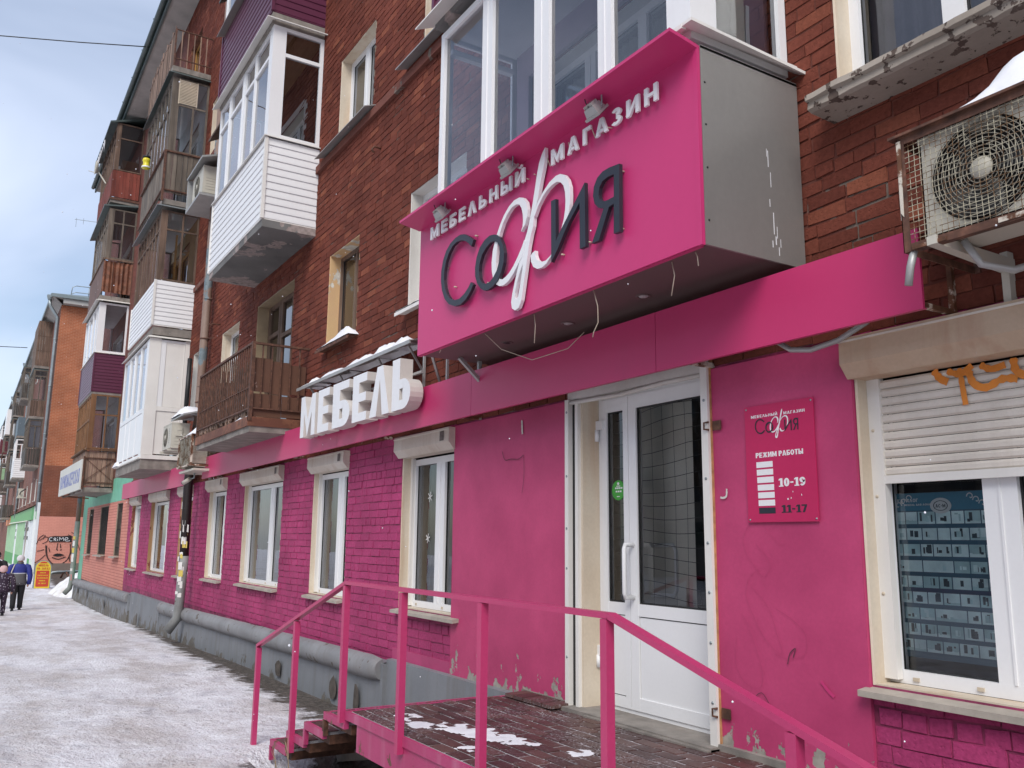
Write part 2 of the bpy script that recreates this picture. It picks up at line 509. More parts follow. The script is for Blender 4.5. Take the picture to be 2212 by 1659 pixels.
def glyph(ch, t=.22, h=.18):
    soft = [rc(0, t, 0, 1), rc(t, .44, .58-h, .58), rc(t, .44, 0, h)] + arc(.44, .29, .28, .29, -90, 90, t, h)
    ro = [rc(0, t, 0, 1), rc(t, .42, 1-h, 1), rc(t, .42, .40, .40+h)] + arc(.42, .70, .28, .30, -90, 90, t, h)
    lam = [[(0, 0), (t, 0), (.43, .74), (.43, 1), (.31, 1)], [(.86-t, 0), (.86, 0), (.55, 1), (.43, 1), (.43, .74)]]
    ii = [rc(0, t, 0, 1), rc(.82-t, .82, 0, 1), [(t, .02), (.82-t, .66), (.82-t, .98), (t, .34)]]
    G = {
     'М': (1.0, [rc(0, t, 0, 1), rc(1-t, 1, 0, 1), [(t, 1), (t, .58), (.5, 0), (.5, .42)], [(.5, .42), (.5, 0), (1-t, .58), (1-t, 1)]]),
     'Е': (.66, [rc(0, t, 0, 1), rc(t, .66, 1-h, 1), rc(t, .62, .5-h/2, .5+h/2), rc(t, .66, 0, h)]),
     'Б': (.72, soft+[rc(t, .67, 1-h, 1)]), 'Ь': (.72, soft), 'Ы': (1.0, soft+[rc(1-t, 1, 0, 1)]),
     'Л': (.86, lam), 'А': (.86, lam+[rc(.27, .59, .17, .17+h*.8)]),
     'Н': (.80, [rc(0, t, 0, 1), rc(.80-t, .80, 0, 1), rc(t, .80-t, .5-h/2, .5+h/2)]),
     'И': (.82, ii), 'Й': (.82, ii+arc(.41, 1.30, .20, .19, 180, 360, .1, .1, 6)),
     'Г': (.60, [rc(0, t, 0, 1), rc(t, .60, 1-h, 1)]), 'П': (.80, [rc(0, t, 0, 1), rc(.8-t, .8, 0, 1), rc(t, .8-t, 1-h, 1)]),
     'Т': (.70, [rc(.35-t/2, .35+t/2, 0, 1-h), rc(0, .7, 1-h, 1)]), 'Р': (.70, ro),
     'Я': (.70, mir([rc(0, t, 0, 1), rc(t, .42, 1-h, 1), rc(t, .42, .40, .40+h)]+arc(.42, .70, .28, .30, -90, 90, t, h)+[[(t, .30), (.48, 0), (.72, 0), (.40, .40), (t, .40)]], .72)),
     'З': (.62, arc(.27, .755, .32, .245, -90, 155, t, h)+arc(.27, .27, .35, .27, -155, 90, t, h)),
     'О': (.82, arc(.41, .5, .41, .5, 0, 360, t, h, 18)), '0': (.66, arc(.33, .5, .33, .5, 0, 360, t, h, 18)),
     'С': (.76, arc(.41, .5, .41, .5, 45, 315, t, h, 16)),
     'Ж': (1.1, [rc(.55-t/2, .55+t/2, 0, 1), [(0, 0), (.22, 0), (.55-t/2, .42), (.55-t/2, .62)], [(.55-t/2, .62), (.55-t/2, .42), (.55-t/2-.02, .45), (.0, 1), (.22, 1)],
                [(1.1, 0), (.55+t/2, .62), (.55+t/2, .42), (.88, 0)], [(1.1, 1), (.88, 1), (.55+t/2, .62), (.55+t/2, .42)]]),
     'К': (.76, [rc(0, t, 0, 1), [(t, .36), (t, .64), (.50, 1), (.76, 1)], [(t, .64), (t, .40), (.52, 0), (.78, 0)]]),
     'Х': (.8, [[(0, 0), (.24, 0), (.4, .38), (.4, .62)], [(.56, 0), (.8, 0), (.4, .62), (.4, .38)], [(0, 1), (.4, .38), (.4, .62), (.24, 1)], [(.8, 1), (.56, 1), (.4, .62), (.4, .38)]]),
     'У': (.76, [[(0, 1), (.24, 1), (.44, .5), (.33, .28)], [(.52, 1), (.76, 1), (.36, 0), (.12, 0)]]),
     'Д': (.9, [rc(0, .9, .12, .12+h), rc(0, .16, 0, .12), rc(.74, .9, 0, .12), [(.12, .3), (.32, .3), (.40, .82), (.40, 1), (.28, 1)], [(.56, .3), (.78, .3), (.62, 1), (.40, 1), (.40, .82)]]),
     'В': (.72, soft+arc(.40, .76, .26, .24, -90, 90, t, h)+[rc(t, .40, 1-h, 1)]),
     '1': (.5, [rc(.18, .18+t, .0, 1), [(0, .72), (.18, .80), (.18, 1), (0, .88)], rc(0, .18, 0, h*.7), rc(.18+t, .56, 0, h*.7)]),
     '9': (.68, arc(.33, .68, .33, .32, 0, 360, t, h, 16)+arc(.31, .40, .35, .40, -140, 0, t, h, 8)+[rc(.66-t, .66, .40, .66)]),
     '7': (.62, [rc(0, .62, 1-h, 1), [(.12, 0), (.36, 0), (.62, 1-h), (.38, 1-h)]]),
     '-': (.36, [rc(0, .36, .38, .38+h)]), ' ': (.36, [])}
    return G.get(ch, G['О'])

def letters(txt, x0, x1, z0, hgt, y0, y1, name, mat, parent, joined=False, gap=.16, t=.22, h=.18, base=None, sidem=None):
    """a line of raised letters facing -Y; each its own part unless joined"""
    adv = []
    for ch in txt: adv.append(glyph(ch, t, h)[0])
    tot = sum(adv)+gap*(len(txt)-1)
    s = (x1-x0)/tot; x = x0; mb = MB(); out = []
    for ch, a in zip(txt, adv):
        if not joined: mb = MB()
        fx = x
        for p in glyph(ch, t, h)[1]:
            q = [(fx+u*s, z0+v*hgt) for u, v in p]
            f0 = lambda c: (c[0], y0, c[1]); f1 = lambda c: (c[0], y1, c[1])
            if sidem is None: mb.prism(q, f0, f1)
            else:
                n = len(mb.m); mb.prism(q, f0, f1, 1); mb.m[n] = 0
        x += (a+gap)*s
        if not joined and ch != ' ': out.append(mb.build(name, [mat]+([sidem] if sidem else []), parent))
    if joined: out.append(mb.build(name, mat, parent))
    return out

def ribbon(pts, wd, to3, mb, off=0.0, mi=0):
    """flat painted stroke: one quad strip in a plane"""
    P = [Vector(p) for p in pts]
    if len(P) > 2:                                    # soften the corners
        Q = []
        for i in range(len(P)-1):
            a = P[max(i-1, 0)]; b = P[i]; c = P[i+1]; d = P[min(i+2, len(P)-1)]
            for k in range(4):
                u = k/4
                Q.append(.5*((2*b)+(c-a)*u+(2*a-5*b+4*c-d)*u*u+(3*b-a-3*c+d)*u**3))
        Q.append(P[-1]); P = Q
    n = len(mb.v)
    for i, p in enumerate(P):
        d = (P[min(i+1, len(P)-1)]-P[max(i-1, 0)])
        d = d.normalized() if d.length > 1e-6 else Vector((1, 0))
        nn = Vector((-d.y, d.x))*wd/2*(.75+.5*abs(sin(i*1.7)))
        mb.v.append(to3(p+nn, off)); mb.v.append(to3(p-nn, off))
    for i in range(len(P)-1):
        mb.f.append((n+2*i, n+2*i+1, n+2*i+3, n+2*i+2)); mb.m.append(mi); mb.sm.append(False)

def polytri(mb, outer, holes, y0, y1, ox, oz, mi=0):
    """raised flat shape with holes, facing -Y"""
    from mathutils.geometry import tessellate_polygon
    loops = [outer]+holes
    flat = [p for l in loops for p in l]
    tris = tessellate_polygon([[Vector((x, z, 0)) for x, z in l] for l in loops])
    n = len(mb.v); k = len(flat)
    mb.v += [(x+ox, y0, z+oz) for x, z in flat] + [(x+ox, y1, z+oz) for x, z in flat]
    for t in tris:
        a, b, c = (flat[i] for i in t)
        ar = (b[0]-a[0])*(c[1]-a[1])-(c[0]-a[0])*(b[1]-a[1])
        t = t if ar > 0 else (t[0], t[2], t[1])
        mb.f.append(tuple(n+i for i in t)); mb.m.append(mi); mb.sm.append(False)
    st = 0
    for l in loops:
        for i in range(len(l)):
            j = (i+1) % len(l)
            mb.f.append((n+st+i, n+k+st+i, n+k+st+j, n+st+j)); mb.m.append(mi); mb.sm.append(False)
        st += len(l)

# ------------------------------------------------------------------ ground: one snowy sheet falling away down the street
GP = [(-500, -3.2), (-140, -2.5), (-70, -2.12), (-56, -2.05), (-45, -2.30), (-38, -2.36), (-29, -2.26), (-21, -2.05), (-14, -1.89), (-9.3, -1.85), (-6, -1.88), (60, -1.88)]
def gz(x):
    for (a, za), (b, zb) in zip(GP, GP[1:]):
        if a <= x <= b: return za+(zb-za)*(x-a)/(b-a)
    return GP[0][1] if x < GP[0][0] else GP[-1][1]

def hsh(x, y):
    from mathutils import noise as mn
    return mn.noise((x, y, 3.1))

def ground():
    xs = [-500, -300, -200, -140, -110, -90, -75, -65]+[-60+i*.5 for i in range(40)]+[-40+i*.28 for i in range(130)]+[-3.4, -2, 0, 3, 8, 20, 60]
    ys = [-60, -40, -25, -15, -10, -8]+[-7+.25*i for i in range(30)]+[.6, 2, 6, 15, 40, 80]
    mb = MB()
    for y in ys:
        for x in xs:
            b = hsh(x*.7, y*.9)*.05+hsh(x*2.3, y*2.6)*.022+hsh(x*6, y*6)*.010
            if y > -.3: b = 0
            dip = -.05*max(0, 1-abs(y+.15)/.55)-(.26 if (-7.9 < x < -3 and -1.62 < y < .1) else 0)           # trampled gutter along the plinth
            mb.v.append((x, y, gz(x)+(b if -60 < x < -3.3 else 0)+(dip if x > -38 else 0)))
    nx = len(xs)
    for j in range(len(ys)-1):
        for i in range(nx-1):
            mb.f.append((j*nx+i, j*nx+i+1, (j+1)*nx+i+1, (j+1)*nx+i)); mb.m.append(0); mb.sm.append(True)
    m, n, b, o = newmat('trodden_snow')
    v = wpos(n)
    white = ramp(n, noise(n, v, 3.2, 6), [(.3, (.68, .66, .69)), (.65, (.84, .84, .87))])
    dirty = ramp(n, noise(n, v, 5, 6), [(.3, (.33, .28, .25)), (.7, (.58, .52, .49))])
    f = ramp(n, math_(n, 'ADD', noise(n, wpos(n, (.5, 1.0, 1)), 1.1, 6, .62), math_(n, 'MULTIPLY', noise(n, v, 9, 4), .25)), [(.56, 0), (.76, .62)])
    c = mixc(n, f, white, dirty)
    sp = ramp(n, noise(n, wpos(n, (1, 1.6, 1)), 11, 6, .68), [(.585, 0), (.66, .62)])
    c = mixc(n, sp, c, (.27, .24, .225))
    ice = ramp(n, noise(n, wpos(n, (.8, 1.3, 1)), 2.1, 4, .5), [(.58, 0), (.70, .5)])
    c = mixc(n, ice, c, (.42, .42, .46))
    g = node(n, 'ShaderNodeNewGeometry'); sx = node(n, 'ShaderNodeSeparateXYZ')
    n.links.new(g.outputs['Position'], sx.inputs[0])
    edge = math_(n, 'ADD', sx.outputs['Y'], math_(n, 'MULTIPLY', noise(n, wpos(n, (1.2, .8, 1)), 2.6, 6, .7), 1.5))
    near = node(n, 'ShaderNodeMapRange')
    near.inputs[1].default_value = -26; near.inputs[2].default_value = -14; near.inputs[3].default_value = -.20; near.inputs[4].default_value = .33
    n.links.new(sx.outputs['X'], near.inputs[0])
    step = node(n, 'ShaderNodeMapRange')                 # bare ground under the steps and deck
    step.inputs[1].default_value = -8.3; step.inputs[2].default_value = -7.6; step.inputs[3].default_value = 0; step.inputs[4].default_value = 1.25
    n.links.new(sx.outputs['X'], step.inputs[0])
    e2 = math_(n, 'ADD', math_(n, 'ADD', edge, near.outputs[0]), step.outputs[0])
    wet = ramp(n, e2, [(.42, 0), (.58, 1)])
    soil = ramp(n, noise(n, v, 13, 6), [(.3, (.045, .036, .03)), (.7, (.15, .125, .105))])
    c = mixc(n, wet, c, soil)
    n.links.new(c, b.inputs['Base Color'])
    rr = math_(n, 'SUBTRACT', .75, math_(n, 'MULTIPLY', ice, .7))
    n.links.new(rr, b.inputs['Roughness'])
    b.inputs['Specular IOR Level'].default_value = .35
    addbump(n, b, math_(n, 'ADD', noise(n, v, 6, 6, .65), math_(n, 'MULTIPLY', noise(n, v, 32, 5), .5)), 1.0, .06)
    MC['snow_ground'] = m
    return mb.build('snowy_pavement', m, kind='structure')
ground()

def snowmat():
    m, n, b, o = newmat('clean_snow')
    v = wpos(n)
    n.links.new(ramp(n, noise(n, v, 6, 5), [(.3, (.74, .75, .79)), (.7, (.86, .86, .89))]), b.inputs['Base Color'])
    b.inputs['Roughness'].default_value = .7
    b.inputs['Subsurface Weight'].default_value = .0
    addbump(n, b, noise(n, v, 30, 5), .35, .01)
    return m
M_SNOW = snowmat()

def snowcap(parent, x0, x1, y0, y1, z, h, name='snow', top=None, seed=1, nx=14, ny=6):
    """soft drift lying on a ledge; top(u) gives its height profile along x"""
    mb = MB()
    from mathutils import noise as mn
    for j in range(ny+1):
        for i in range(nx+1):
            u, v_ = i/nx, j/ny
            e = min(1, 3.2*min(u, 1-u)+.15)*min(1, 3.5*min(v_, 1-v_)+.05)
            hh = h*(top(u) if top else 1)*e*(1+.45*mn.noise((u*6+seed, v_*3, seed*2.3)))
            if i in (0, nx) or j in (0, ny): hh = 0
            mb.v.append((x0+(x1-x0)*u+.01*mn.noise((u*20, v_*9, seed)), y0+(y1-y0)*v_+.015*mn.noise((v_*9, u*15, seed+5)), z+max(hh, 0)))
    for j in range(ny):
        for i in range(nx):
            a = j*(nx+1)+i
            mb.f.append((a, a+1, a+nx+2, a+nx+1)); mb.m.append(0); mb.sm.append(True)
    return mb.build(name, M_SNOW, parent)

# ------------------------------------------------------------------ the brick apartment house
BLD = thing('apartment_building', 'long five-storey red brick apartment house with pink painted ground-floor shop', 'apartment building', (-20, 0, -1.9))

# openings in the street wall: x0, x1, z0, z1
W_SHOP = [(-2.94, -0.85, -.70, .95), (-8.68, -7.30, -.70, .95), (-11.53, -10.26, -.71, .95), (-15.0, -12.89, -.72, .95),
          (-17.5, -16.2, -.74, .95), (-20.12, -18.95, -.78, .95), (-23.67, -21.42, -.82, .95), (-26.62, -25.2, -.82, .95)]
W_SAL = [(-29.5, -28.4, -.56, 1.03), (-33.28, -31.38, -.58, 1.02), (-36.45, -35.18, -.62, 1.02)]
DOOR = (-5.40, -4.05, -1.22, 1.16)
W_F2R = (-2.93, -0.9, 2.60, 4.1)
W_F2B = (-8.68, -7.35, 2.52, 3.94)
W_F2O = (-11.32, -10.22, 2.56, 3.92)
D_F2 = (-14.9, -12.88, 1.72, 4.0)
W_F2S = (-17.36, -16.08, 2.66, 4.0)
W_F2P = (-19.93, -18.7, 2.60, 4.04)
W_F3A = (-11.22, -9.95, 5.56, 6.86)
W_F3B = (-8.45, -7.1, 5.62, 7.0)
D_F3 = (-14.9, -12.88, 4.62, 6.9)
W_F3C = (-17.36, -16.08, 5.66, 7.0)
W_F4C = (-19.9, -18.7, 8.7, 10.1)
D_F4 = (-14.9, -12.88, 7.75, 10.0)
D_B0 = (-6.1, -4.3, 1.75, 4.15)
S2D = [(-23.6, -21.2, 1.85, 4.05), (-23.6, -21.2, 4.8, 7.1), (-23.6, -21.2, 7.9, 10.2), (-23.3, -21.9, 11.05, 13.2)]
S3D = [(-34.2, -31.8, 1.75, 4.0), (-34.2, -31.8, 4.8, 7.0), (-34.2, -31.8, 8.05, 10.2), (-34.2, -31.8, 11.2, 13.4)]
HOLES = W_SHOP+W_SAL+[DOOR, W_F2R, W_F2B, W_F2O, D_F2, W_F2S, W_F2P, W_F3A, W_F3B, D_F3, W_F3C, W_F4C, D_F4, D_B0]+S2D+S3D

def sub(rects, h, mw=0., mh=0.):
    out = []
    for (a, b, c, d) in rects:
        e, f, g, i = h
        if b <= e or a >= f or d <= g or c >= i: out.append((a, b, c, d)); continue
        if a < e: out.append((a, e, c, d))
        if b > f: out.append((f, b, c, d))
        m0, m1 = max(a, e), min(b, f)
        if c < g: out.append((m0, m1, c, g))
        if d > i: out.append((m0, m1, i, d))
    return [r for r in out if r[1]-r[0] > mw and r[3]-r[2] > mh]

def wallmesh(name, rect, mat, y, parent=BLD, **k):
    rs = [rect]
    for h in HOLES: rs = sub(rs, h)
    mb = MB()
    for (a, b, c, d) in rs: mb.poly([(a, y, c), (b, y, c), (b, y, d), (a, y, d)])
    return mb.build(name, mat, parent, **k)

WALL = wallmesh('wall', (-24.0, 3.0, 1.12, 14.4), M_MORT, .0055)
WALLF = wallmesh('wall', (-38.4, -24.0, 1.55, 14.4), M_BRICKFAR, 0.0)
PWALL = wallmesh('painted_wall', (-27.15, 3.0, -1.5, 1.12), M_PMORT, .005, label='ground-floor wall of brick painted magenta pink')
SWALL = wallmesh('painted_wall', (-37.2, -27.15, -1.55, 1.10), M_SALMON, .002, label='ground-floor wall of brick painted salmon')
TW = MB()
TW.poly([(-27.15, .001, 1.12), (-27.15, .001, 1.55), (-24, .001, 1.55), (-24, .001, 1.12)][::-1])
TW.build('wall', M_BRICKFAR, BLD)
TE = MB()
TE.poly([(-38.4, -.004, -1.6), (-37.2, -.004, -1.6), (-37.1, -.004, 1.35), (-38.4, -.004, 1.4)])
TE.poly([(-38.4, -.004, 1.4), (-37.1, -.004, 1.35), (-37.1, -.004, 1.60), (-38.4, -.004, 1.65)])
TE.poly([(-37.1, -.004, 1.10), (-31, -.004, 1.10), (-31, -.004, 1.78), (-34, -.004, 1.66), (-37.1, -.004, 1.60)])
TE.poly([(-31, -.004, 1.10), (-27.15, -.004, 1.10), (-27.15, -.004, 1.60), (-26.9, -.004, 1.60), (-26.9, -.004, 1.88), (-31, -.004, 1.86)])
TE.build('painted_border', M_TEAL, BLD, label='mint green painted border round the salmon wall')
# returns at the far and near ends, back and roof of the block
mb = MB()
mb.poly([(-38.4, 0, -2.5), (-38.4, 12, -2.5), (-38.4, 12, 14.4), (-38.4, 0, 14.4)][::-1])
mb.poly([(3, 0.014, -2.5), (3, 12, -2.5), (3, 12, 14.4), (3, 0.014, 14.4)])
mb.poly([(-38.4, 12, -2.5), (3, 12, -2.5), (3, 12, 14.4), (-38.4, 12, 14.4)][::-1])
mb.build('end_wall', brickwall('end_brickwork', RED_D, RED_M, (.1, .045, .035), plane='YZ'), BLD)
mb = MB()
mb.box(-38.9, 3.3, -.64, 0.02, 14.4, 14.5)
mb.build('eave', M_SOFFW, BLD)
mb = MB()
mb.box(-38.95, 3.3, -.70, -.64, 14.36, 14.56)
mb.hexa([(-38.95, -.66, 14.52), (3.3, -.66, 14.52), (3.3, 6, 17.0), (-38.95, 6, 17.0), (-38.95, -.66, 14.60), (3.3, -.66, 14.60), (3.3, 6, 17.08), (-38.95, 6, 17.08)])
mb.hexa([(-38.95, 6, 17.0), (3.3, 6, 17.0), (3.3, 12.6, 14.5), (-38.95, 12.6, 14.5), (-38.95, 6, 17.08), (3.3, 6, 17.08), (3.3, 12.6, 14.6), (-38.95, 12.6, 14.6)])
roof = mb.build('roof', M_ROOF, BLD)
mb = MB()
pr = [(-.70-.075+.075*cos(radians(a)), 14.56+.075*sin(radians(a))) for a in range(180, 361, 30)]
for (a, b), (c, d) in zip(pr, pr[1:]): mb.poly([(-38.95, a, b), (-38.95, c, d), (3.3, c, d), (3.3, a, b)], 0, True)
mb.build('gutter', M_GUTTER, roof)
for i in range(22):
    x = -38+i*1.9
    box1('gutter_bracket', M_GUTTER, roof, x-.015, x+.015, -.86, -.69, 14.60, 14.62)
# brick string course under the third-floor windows (projecting band)
mb = MB()
for (a, b, z0, z1) in ((-12.0, -7.2, 5.39, 5.50), (-20.3, -15.3, 5.55, 5.66), (-12.0, -7.2, 8.45, 8.56), (-20.3, -15.3, 8.55, 8.66)):
    mb.box(a, b, -.05, .013, z0, z1)
mb.build('string_course', M_MORT, BLD)

# ---- bricks
OCC = [('y', -.83, -6.64, -3.2, 1.56, 4.5), ('x', -3.2, -.83, 0, 1.56, 4.5), ('y', -.29, -16.95, -2.33, 1.09, 1.48), ('y', -.6, -2.2, -.9, 1.27, 2.0),
       ('y', -.25, -2.95, -.9, 2.36, 2.55), ('y', -.8, -15.2, -12.0, 4.45, 14), ('x', -12.0, -.8, 0, 4.45, 14), ('y', -.8, -15.2, -12, 1.5, 2.7), ('x', -12, -.8, 0, 1.5, 2.7),
       ('y', -.42, -10.85, -7.5, 1.26, 1.8)]
def hidden(p):
    p = Vector(p); d = p-CAMP
    for ax, v, a, b, c, e in OCC:
        i = 1 if ax == 'y' else 0
        if abs(d[i]) < 1e-6: continue
        t = (v-CAMP[i])/d[i]
        if not 0 < t < .999: continue
        q = CAMP+d*t
        o_ = q.x if ax == 'y' else q.y
        if a < o_ < b and c < q.z < e: return True
    return False
def inframe(p):
    d = Vector(p)-CAMP
    z = d.dot(fw)
    if z <= .1: return None
    x, y = FPX*d.dot(r2)/z, FPX*d.dot(u2)/z
    return (z if abs(x) < 1106 and abs(y) < 830 else None)

def layout(rect, holes, zb):
    out = []; a, b, c, d = rect; k = 0; z = zb
    while z < d:
        z0, z1 = max(z, c), min(z+.0765, d)
        if z1-z0 > .03:
            head = (k % 6 == 5)
            L_, g_ = (.122, .010) if head else (.252, .010)
            x = a-random.choice((0, .065, .13, .19)) if not head else a-random.random()*.1
            if not head and k % 2: x -= .13
            while x < b:
                l = L_
                if not head and random.random() < .10: l = random.choice((.122, .122, .18))
                x0, x1 = max(x+random.uniform(-.006, .006), a), min(x+l+random.uniform(-.006, .003), b)
                if x1-x0 > .03:
                    rs = [(x0, x1, z0, z1)]
                    for h in holes:
                        if h[1] > x0 and h[0] < x1 and h[3] > z0 and h[2] < z1: rs = sub(rs, h, .03, .02)
                    out += rs
                x += l+g_
        z += .0875; k += 1
    return out

def brickbase(name, mat, n=3, back=.012):
    out = []
    for i in range(n):
        mb = MB(); j = lambda s=.006: random.uniform(-s, s)
        f = [(-.126+j(), -.003+j(.0025), -.038+j()), (.126+j(), -.003+j(.0025), -.038+j()), (.126+j(), -.003+j(.0025), .038+j()), (-.126+j(), -.003+j(.0025), .038+j())]
        e = [(-.126, back, -.038), (.126, back, -.038), (.126, back, .038), (-.126, back, .038)]
        mid = [(p[0]*1.0, .004, p[2]) for p in f]
        fr = f
        mb.v = fr+mid+e
        mb.f = [(0, 1, 2, 3)]+[(k, 4+k, 4+(k+1) % 4, (k+1) % 4) for k in range(4)]+[(4+k, 8+k, 8+(k+1) % 4, 4+(k+1) % 4) for k in range(4)]
        mb.m = [0]*9; mb.sm = [False]*9
        out.append((mb.v, mb.f))
    return out

def laybricks(rects, parent, mat, singles, basename='brick'):
    shapes = brickbase(basename, mat)
    protos = []
    for v, f in shapes:
        me = bpy.data.meshes.new(basename); me.from_pydata(v, [], f); me.materials.append(mat); protos.append(me)
    V = []; F = []; T = []
    po = ORG[parent.name]
    for i, (a, b, c, d) in enumerate(rects):
        cx, cz = (a+b)/2, (c+d)/2; s = (b-a)/.252; sz = (d-c)/.0765
        pr_ = random.uniform(-.0045, .0025); cz += random.uniform(-.0035, .0035)
        if i in singles:
            o = bpy.data.objects.new(basename, random.choice(protos))
            COL.objects.link(o); o.parent = parent
            o.location = (cx-po[0], -pr_-po[1], cz-po[2]); o.scale = (s, 1, sz)
            continue
        v, f = random.choice(shapes)
        n = len(V); tn = random.random()
        V += [(cx+p[0]*s-po[0], p[1]-pr_-po[1], cz+p[2]*sz-po[2]) for p in v]
        for q in f: F.append(tuple(n+k for k in q)); T.append(tn)
    me = bpy.data.meshes.new('brickwork')
    me.from_pydata(V, [], F); me.materials.append(mat)
    at = me.attributes.new('tint', 'FLOAT', 'FACE'); at.data.foreach_set('value', T)
    o = bpy.data.objects.new('brickwork', me); COL.objects.link(o); o.parent = parent
    ORG[o.name] = po
    o['kind'] = 'stuff'
    return o

hred = HOLES+[(-11.35, -9.85, 5.42, 5.52)]
rred = layout((-24.0, 2.0, 1.12, 14.38), HOLES, 1.125)
STUC = [(-7.46, -5.55, -1.3, 1.12), (-4.0, -2.94, -1.3, 1.12), (-5.55, -4.0, -1.3, 1.3)]
rpink = layout((-27.15, 2.0, -1.30, 1.118), HOLES+STUC+[(-8.75, -7.4, -1.3, -1.15)], -1.32)
cand = []
for tag_, rl in (('r', rred), ('p', rpink)):
    for i, (a, b, c, d) in enumerate(rl):
        p = ((a+b)/2, 0, (c+d)/2)
        z = inframe(p)
        if z and not hidden(p): cand.append(((b-a)*(d-c)*4/z**3, tag_, i))
cand.sort(reverse=True)
sr = {i for _, t_, i in cand[:290] if t_ == 'r'}; sp_ = {i for _, t_, i in cand[:290] if t_ == 'p'}
laybricks(rred, WALL, M_BRICK, sr)
laybricks(rpink, PWALL, M_PBRICK, sp_)

# smooth rendered piers beside the door, laid over the bricks
def stucco(x0, x1, z0, z1, y=-.018):
    mb = MB(); nx, nz = 8, 12
    for j in range(nz+1):
        for i in range(nx+1):
            x = x0+(x1-x0)*i/nx; z = z0+(z1-z0)*j/nz
            mb.v.append((x, y+.006*hsh(x*2, z*2), z+(random.uniform(-.012, .012) if j == 0 else 0)))
    for j in range(nz):
        for i in range(nx):
            a = j*(nx+1)+i; mb.f.append((a, a+1, a+nx+2, a+nx+1)); mb.m.append(0); mb.sm.append(True)
    mb.poly([(x0, y, z0), (x0, .02, z0), (x0, .02, z1), (x0, y, z1)][::-1]); mb.poly([(x1, y, z0), (x1, y, z1), (x1, .02, z1), (x1, .02, z0)])
    mb.poly([(x0, y, z1), (x1, y, z1), (x1, .02, z1), (x0, .02, z1)])
    return mb.build('rendered_pier', M_STUCCO, PWALL)
stucco(-7.46, -5.56, -1.235, 1.10); stucco(-4.0, -2.945, -1.21, 1.10)
mb = MB(); mb.box(-8.77, -7.462, -.010, .01, -1.24, -1.12); mb.build('rendered_pier', paint('plain_pink_render', (.42, .045, .145), .6, .15, 3), PWALL)
# cracks, chips and holes in the render
def crack(pts, wd, mat, par=PWALL, y=-.0262):
    mb = MB(); ribbon(pts, wd, lambda p, o_: (p.x, y-o_, p.y), mb); return mb.build('crack', mat, par)
M_CRK = paint('crack_shadow_dirt', (.12, .03, .055), .9)
crack([(-6.55, .78), (-6.50, .70), (-6.40, .70), (-6.28, .69), (-6.20, .72)], .006, M_CRK)
crack([(-6.20, .72), (-6.19, .55), (-6.22, .40)], .004, M_CRK)
crack([(-3.42, -.62), (-3.40, -.57), (-3.44, -.60), (-3.46, -.66)], .006, M_CRK)
crack([(-3.74, -.9), (-3.66, -.84), (-3.6, -.9)], .004, M_CRK)
crack([(-6.23, 1.02), (-6.225, .95), (-6.22, .90)], .02, M_WHPL)
crack([(-3.93, .28), (-3.91, .275), (-3.88, .285), (-3.875, .33)], .012, M_WHPL)
M_PEN = paint('faint_pen_scrawl', (.43, .045, .138), .7)
def scrawl(cx, cz, rx, rz, n, ph):
    crack([(cx+rx*cos(ph+t*.62)*(1+.22*sin(t*1.3)), cz+rz*sin(ph+t*.5)*(1+.2*cos(t*.9))) for t in range(n)], .0018, M_PEN, y=-.0255)
scrawl(-3.66, -.02, .10, .16, 13, .4); scrawl(-3.62, -.38, .12, .2, 12, 1.7); scrawl(-3.75, -.62, .09, .25, 10, 2.9); scrawl(-3.5, .05, .05, .06, 11, 0); scrawl(-3.45, -.5, .16, .12, 8, 4)
scrawl(-7.2, -.35, .2, .45, 9, 2.4)
crack([(-3.24, -.72), (-3.20, -.76), (-3.16, -.79)], .018, M_SIGN)

# ---- plinth and its round moulding
mb = MB()
def strip(x0, x1, zt0, zt1, y, n=20):
    for i in range(n):
        a, b = x0+(x1-x0)*i/n, x0+(x1-x0)*(i+1)/n
        ta, tb = zt0+(zt1-zt0)*i/n, zt0+(zt1-zt0)*(i+1)/n
        ya, yb = y+.012*hsh(a*1.3, 0), y+.012*hsh(b*1.3, 0)
        mb.poly([(a, ya-.03, gz(a)-.4), (b, yb-.03, gz(b)-.4), (b, yb, tb), (a, ya, ta)])
        mb.poly([(a, ya, ta), (b, yb, tb), (b, .03, tb+.01), (a, .03, ta+.01)])
strip(-38.55, -25.3, -1.60, -1.47, -.10, 26); strip(-25.3, -21, -1.42, -1.42, -.07, 10); strip(-21, -8.77, -1.44, -1.27, -.10, 30); strip(-8.77, -6.22, -1.235, -1.225, -.07, 8)
strip(-6.22, 2.5, -1.22, -1.22, -.02, 6)
for xe, zt_ in ((-25.3, -1.47), (-21, -1.44), (-8.77, -1.27)): mb.box(xe-.03, xe+.03, -.125, .03, -2.6, zt_-.01)
mb.poly([(-38.55, -.12, -2.9), (-38.55, -.1, -1.6), (-38.55, .2, -1.6), (-38.55, .2, -2.9)])
PL = mb.build('plinth', M_PLINTH, BLD)
mb = MB(); mb.prism([(-8.12, -1.93), (-7.86, -1.95), (-7.80, -1.80), (-7.88, -1.64), (-8.0, -1.58), (-8.06, -1.70)], lambda p: (p[0], -.098, p[1]), lambda p: (p[0], -.08, p[1])); mb.build('plaster_chip', M_WHPL, PL)
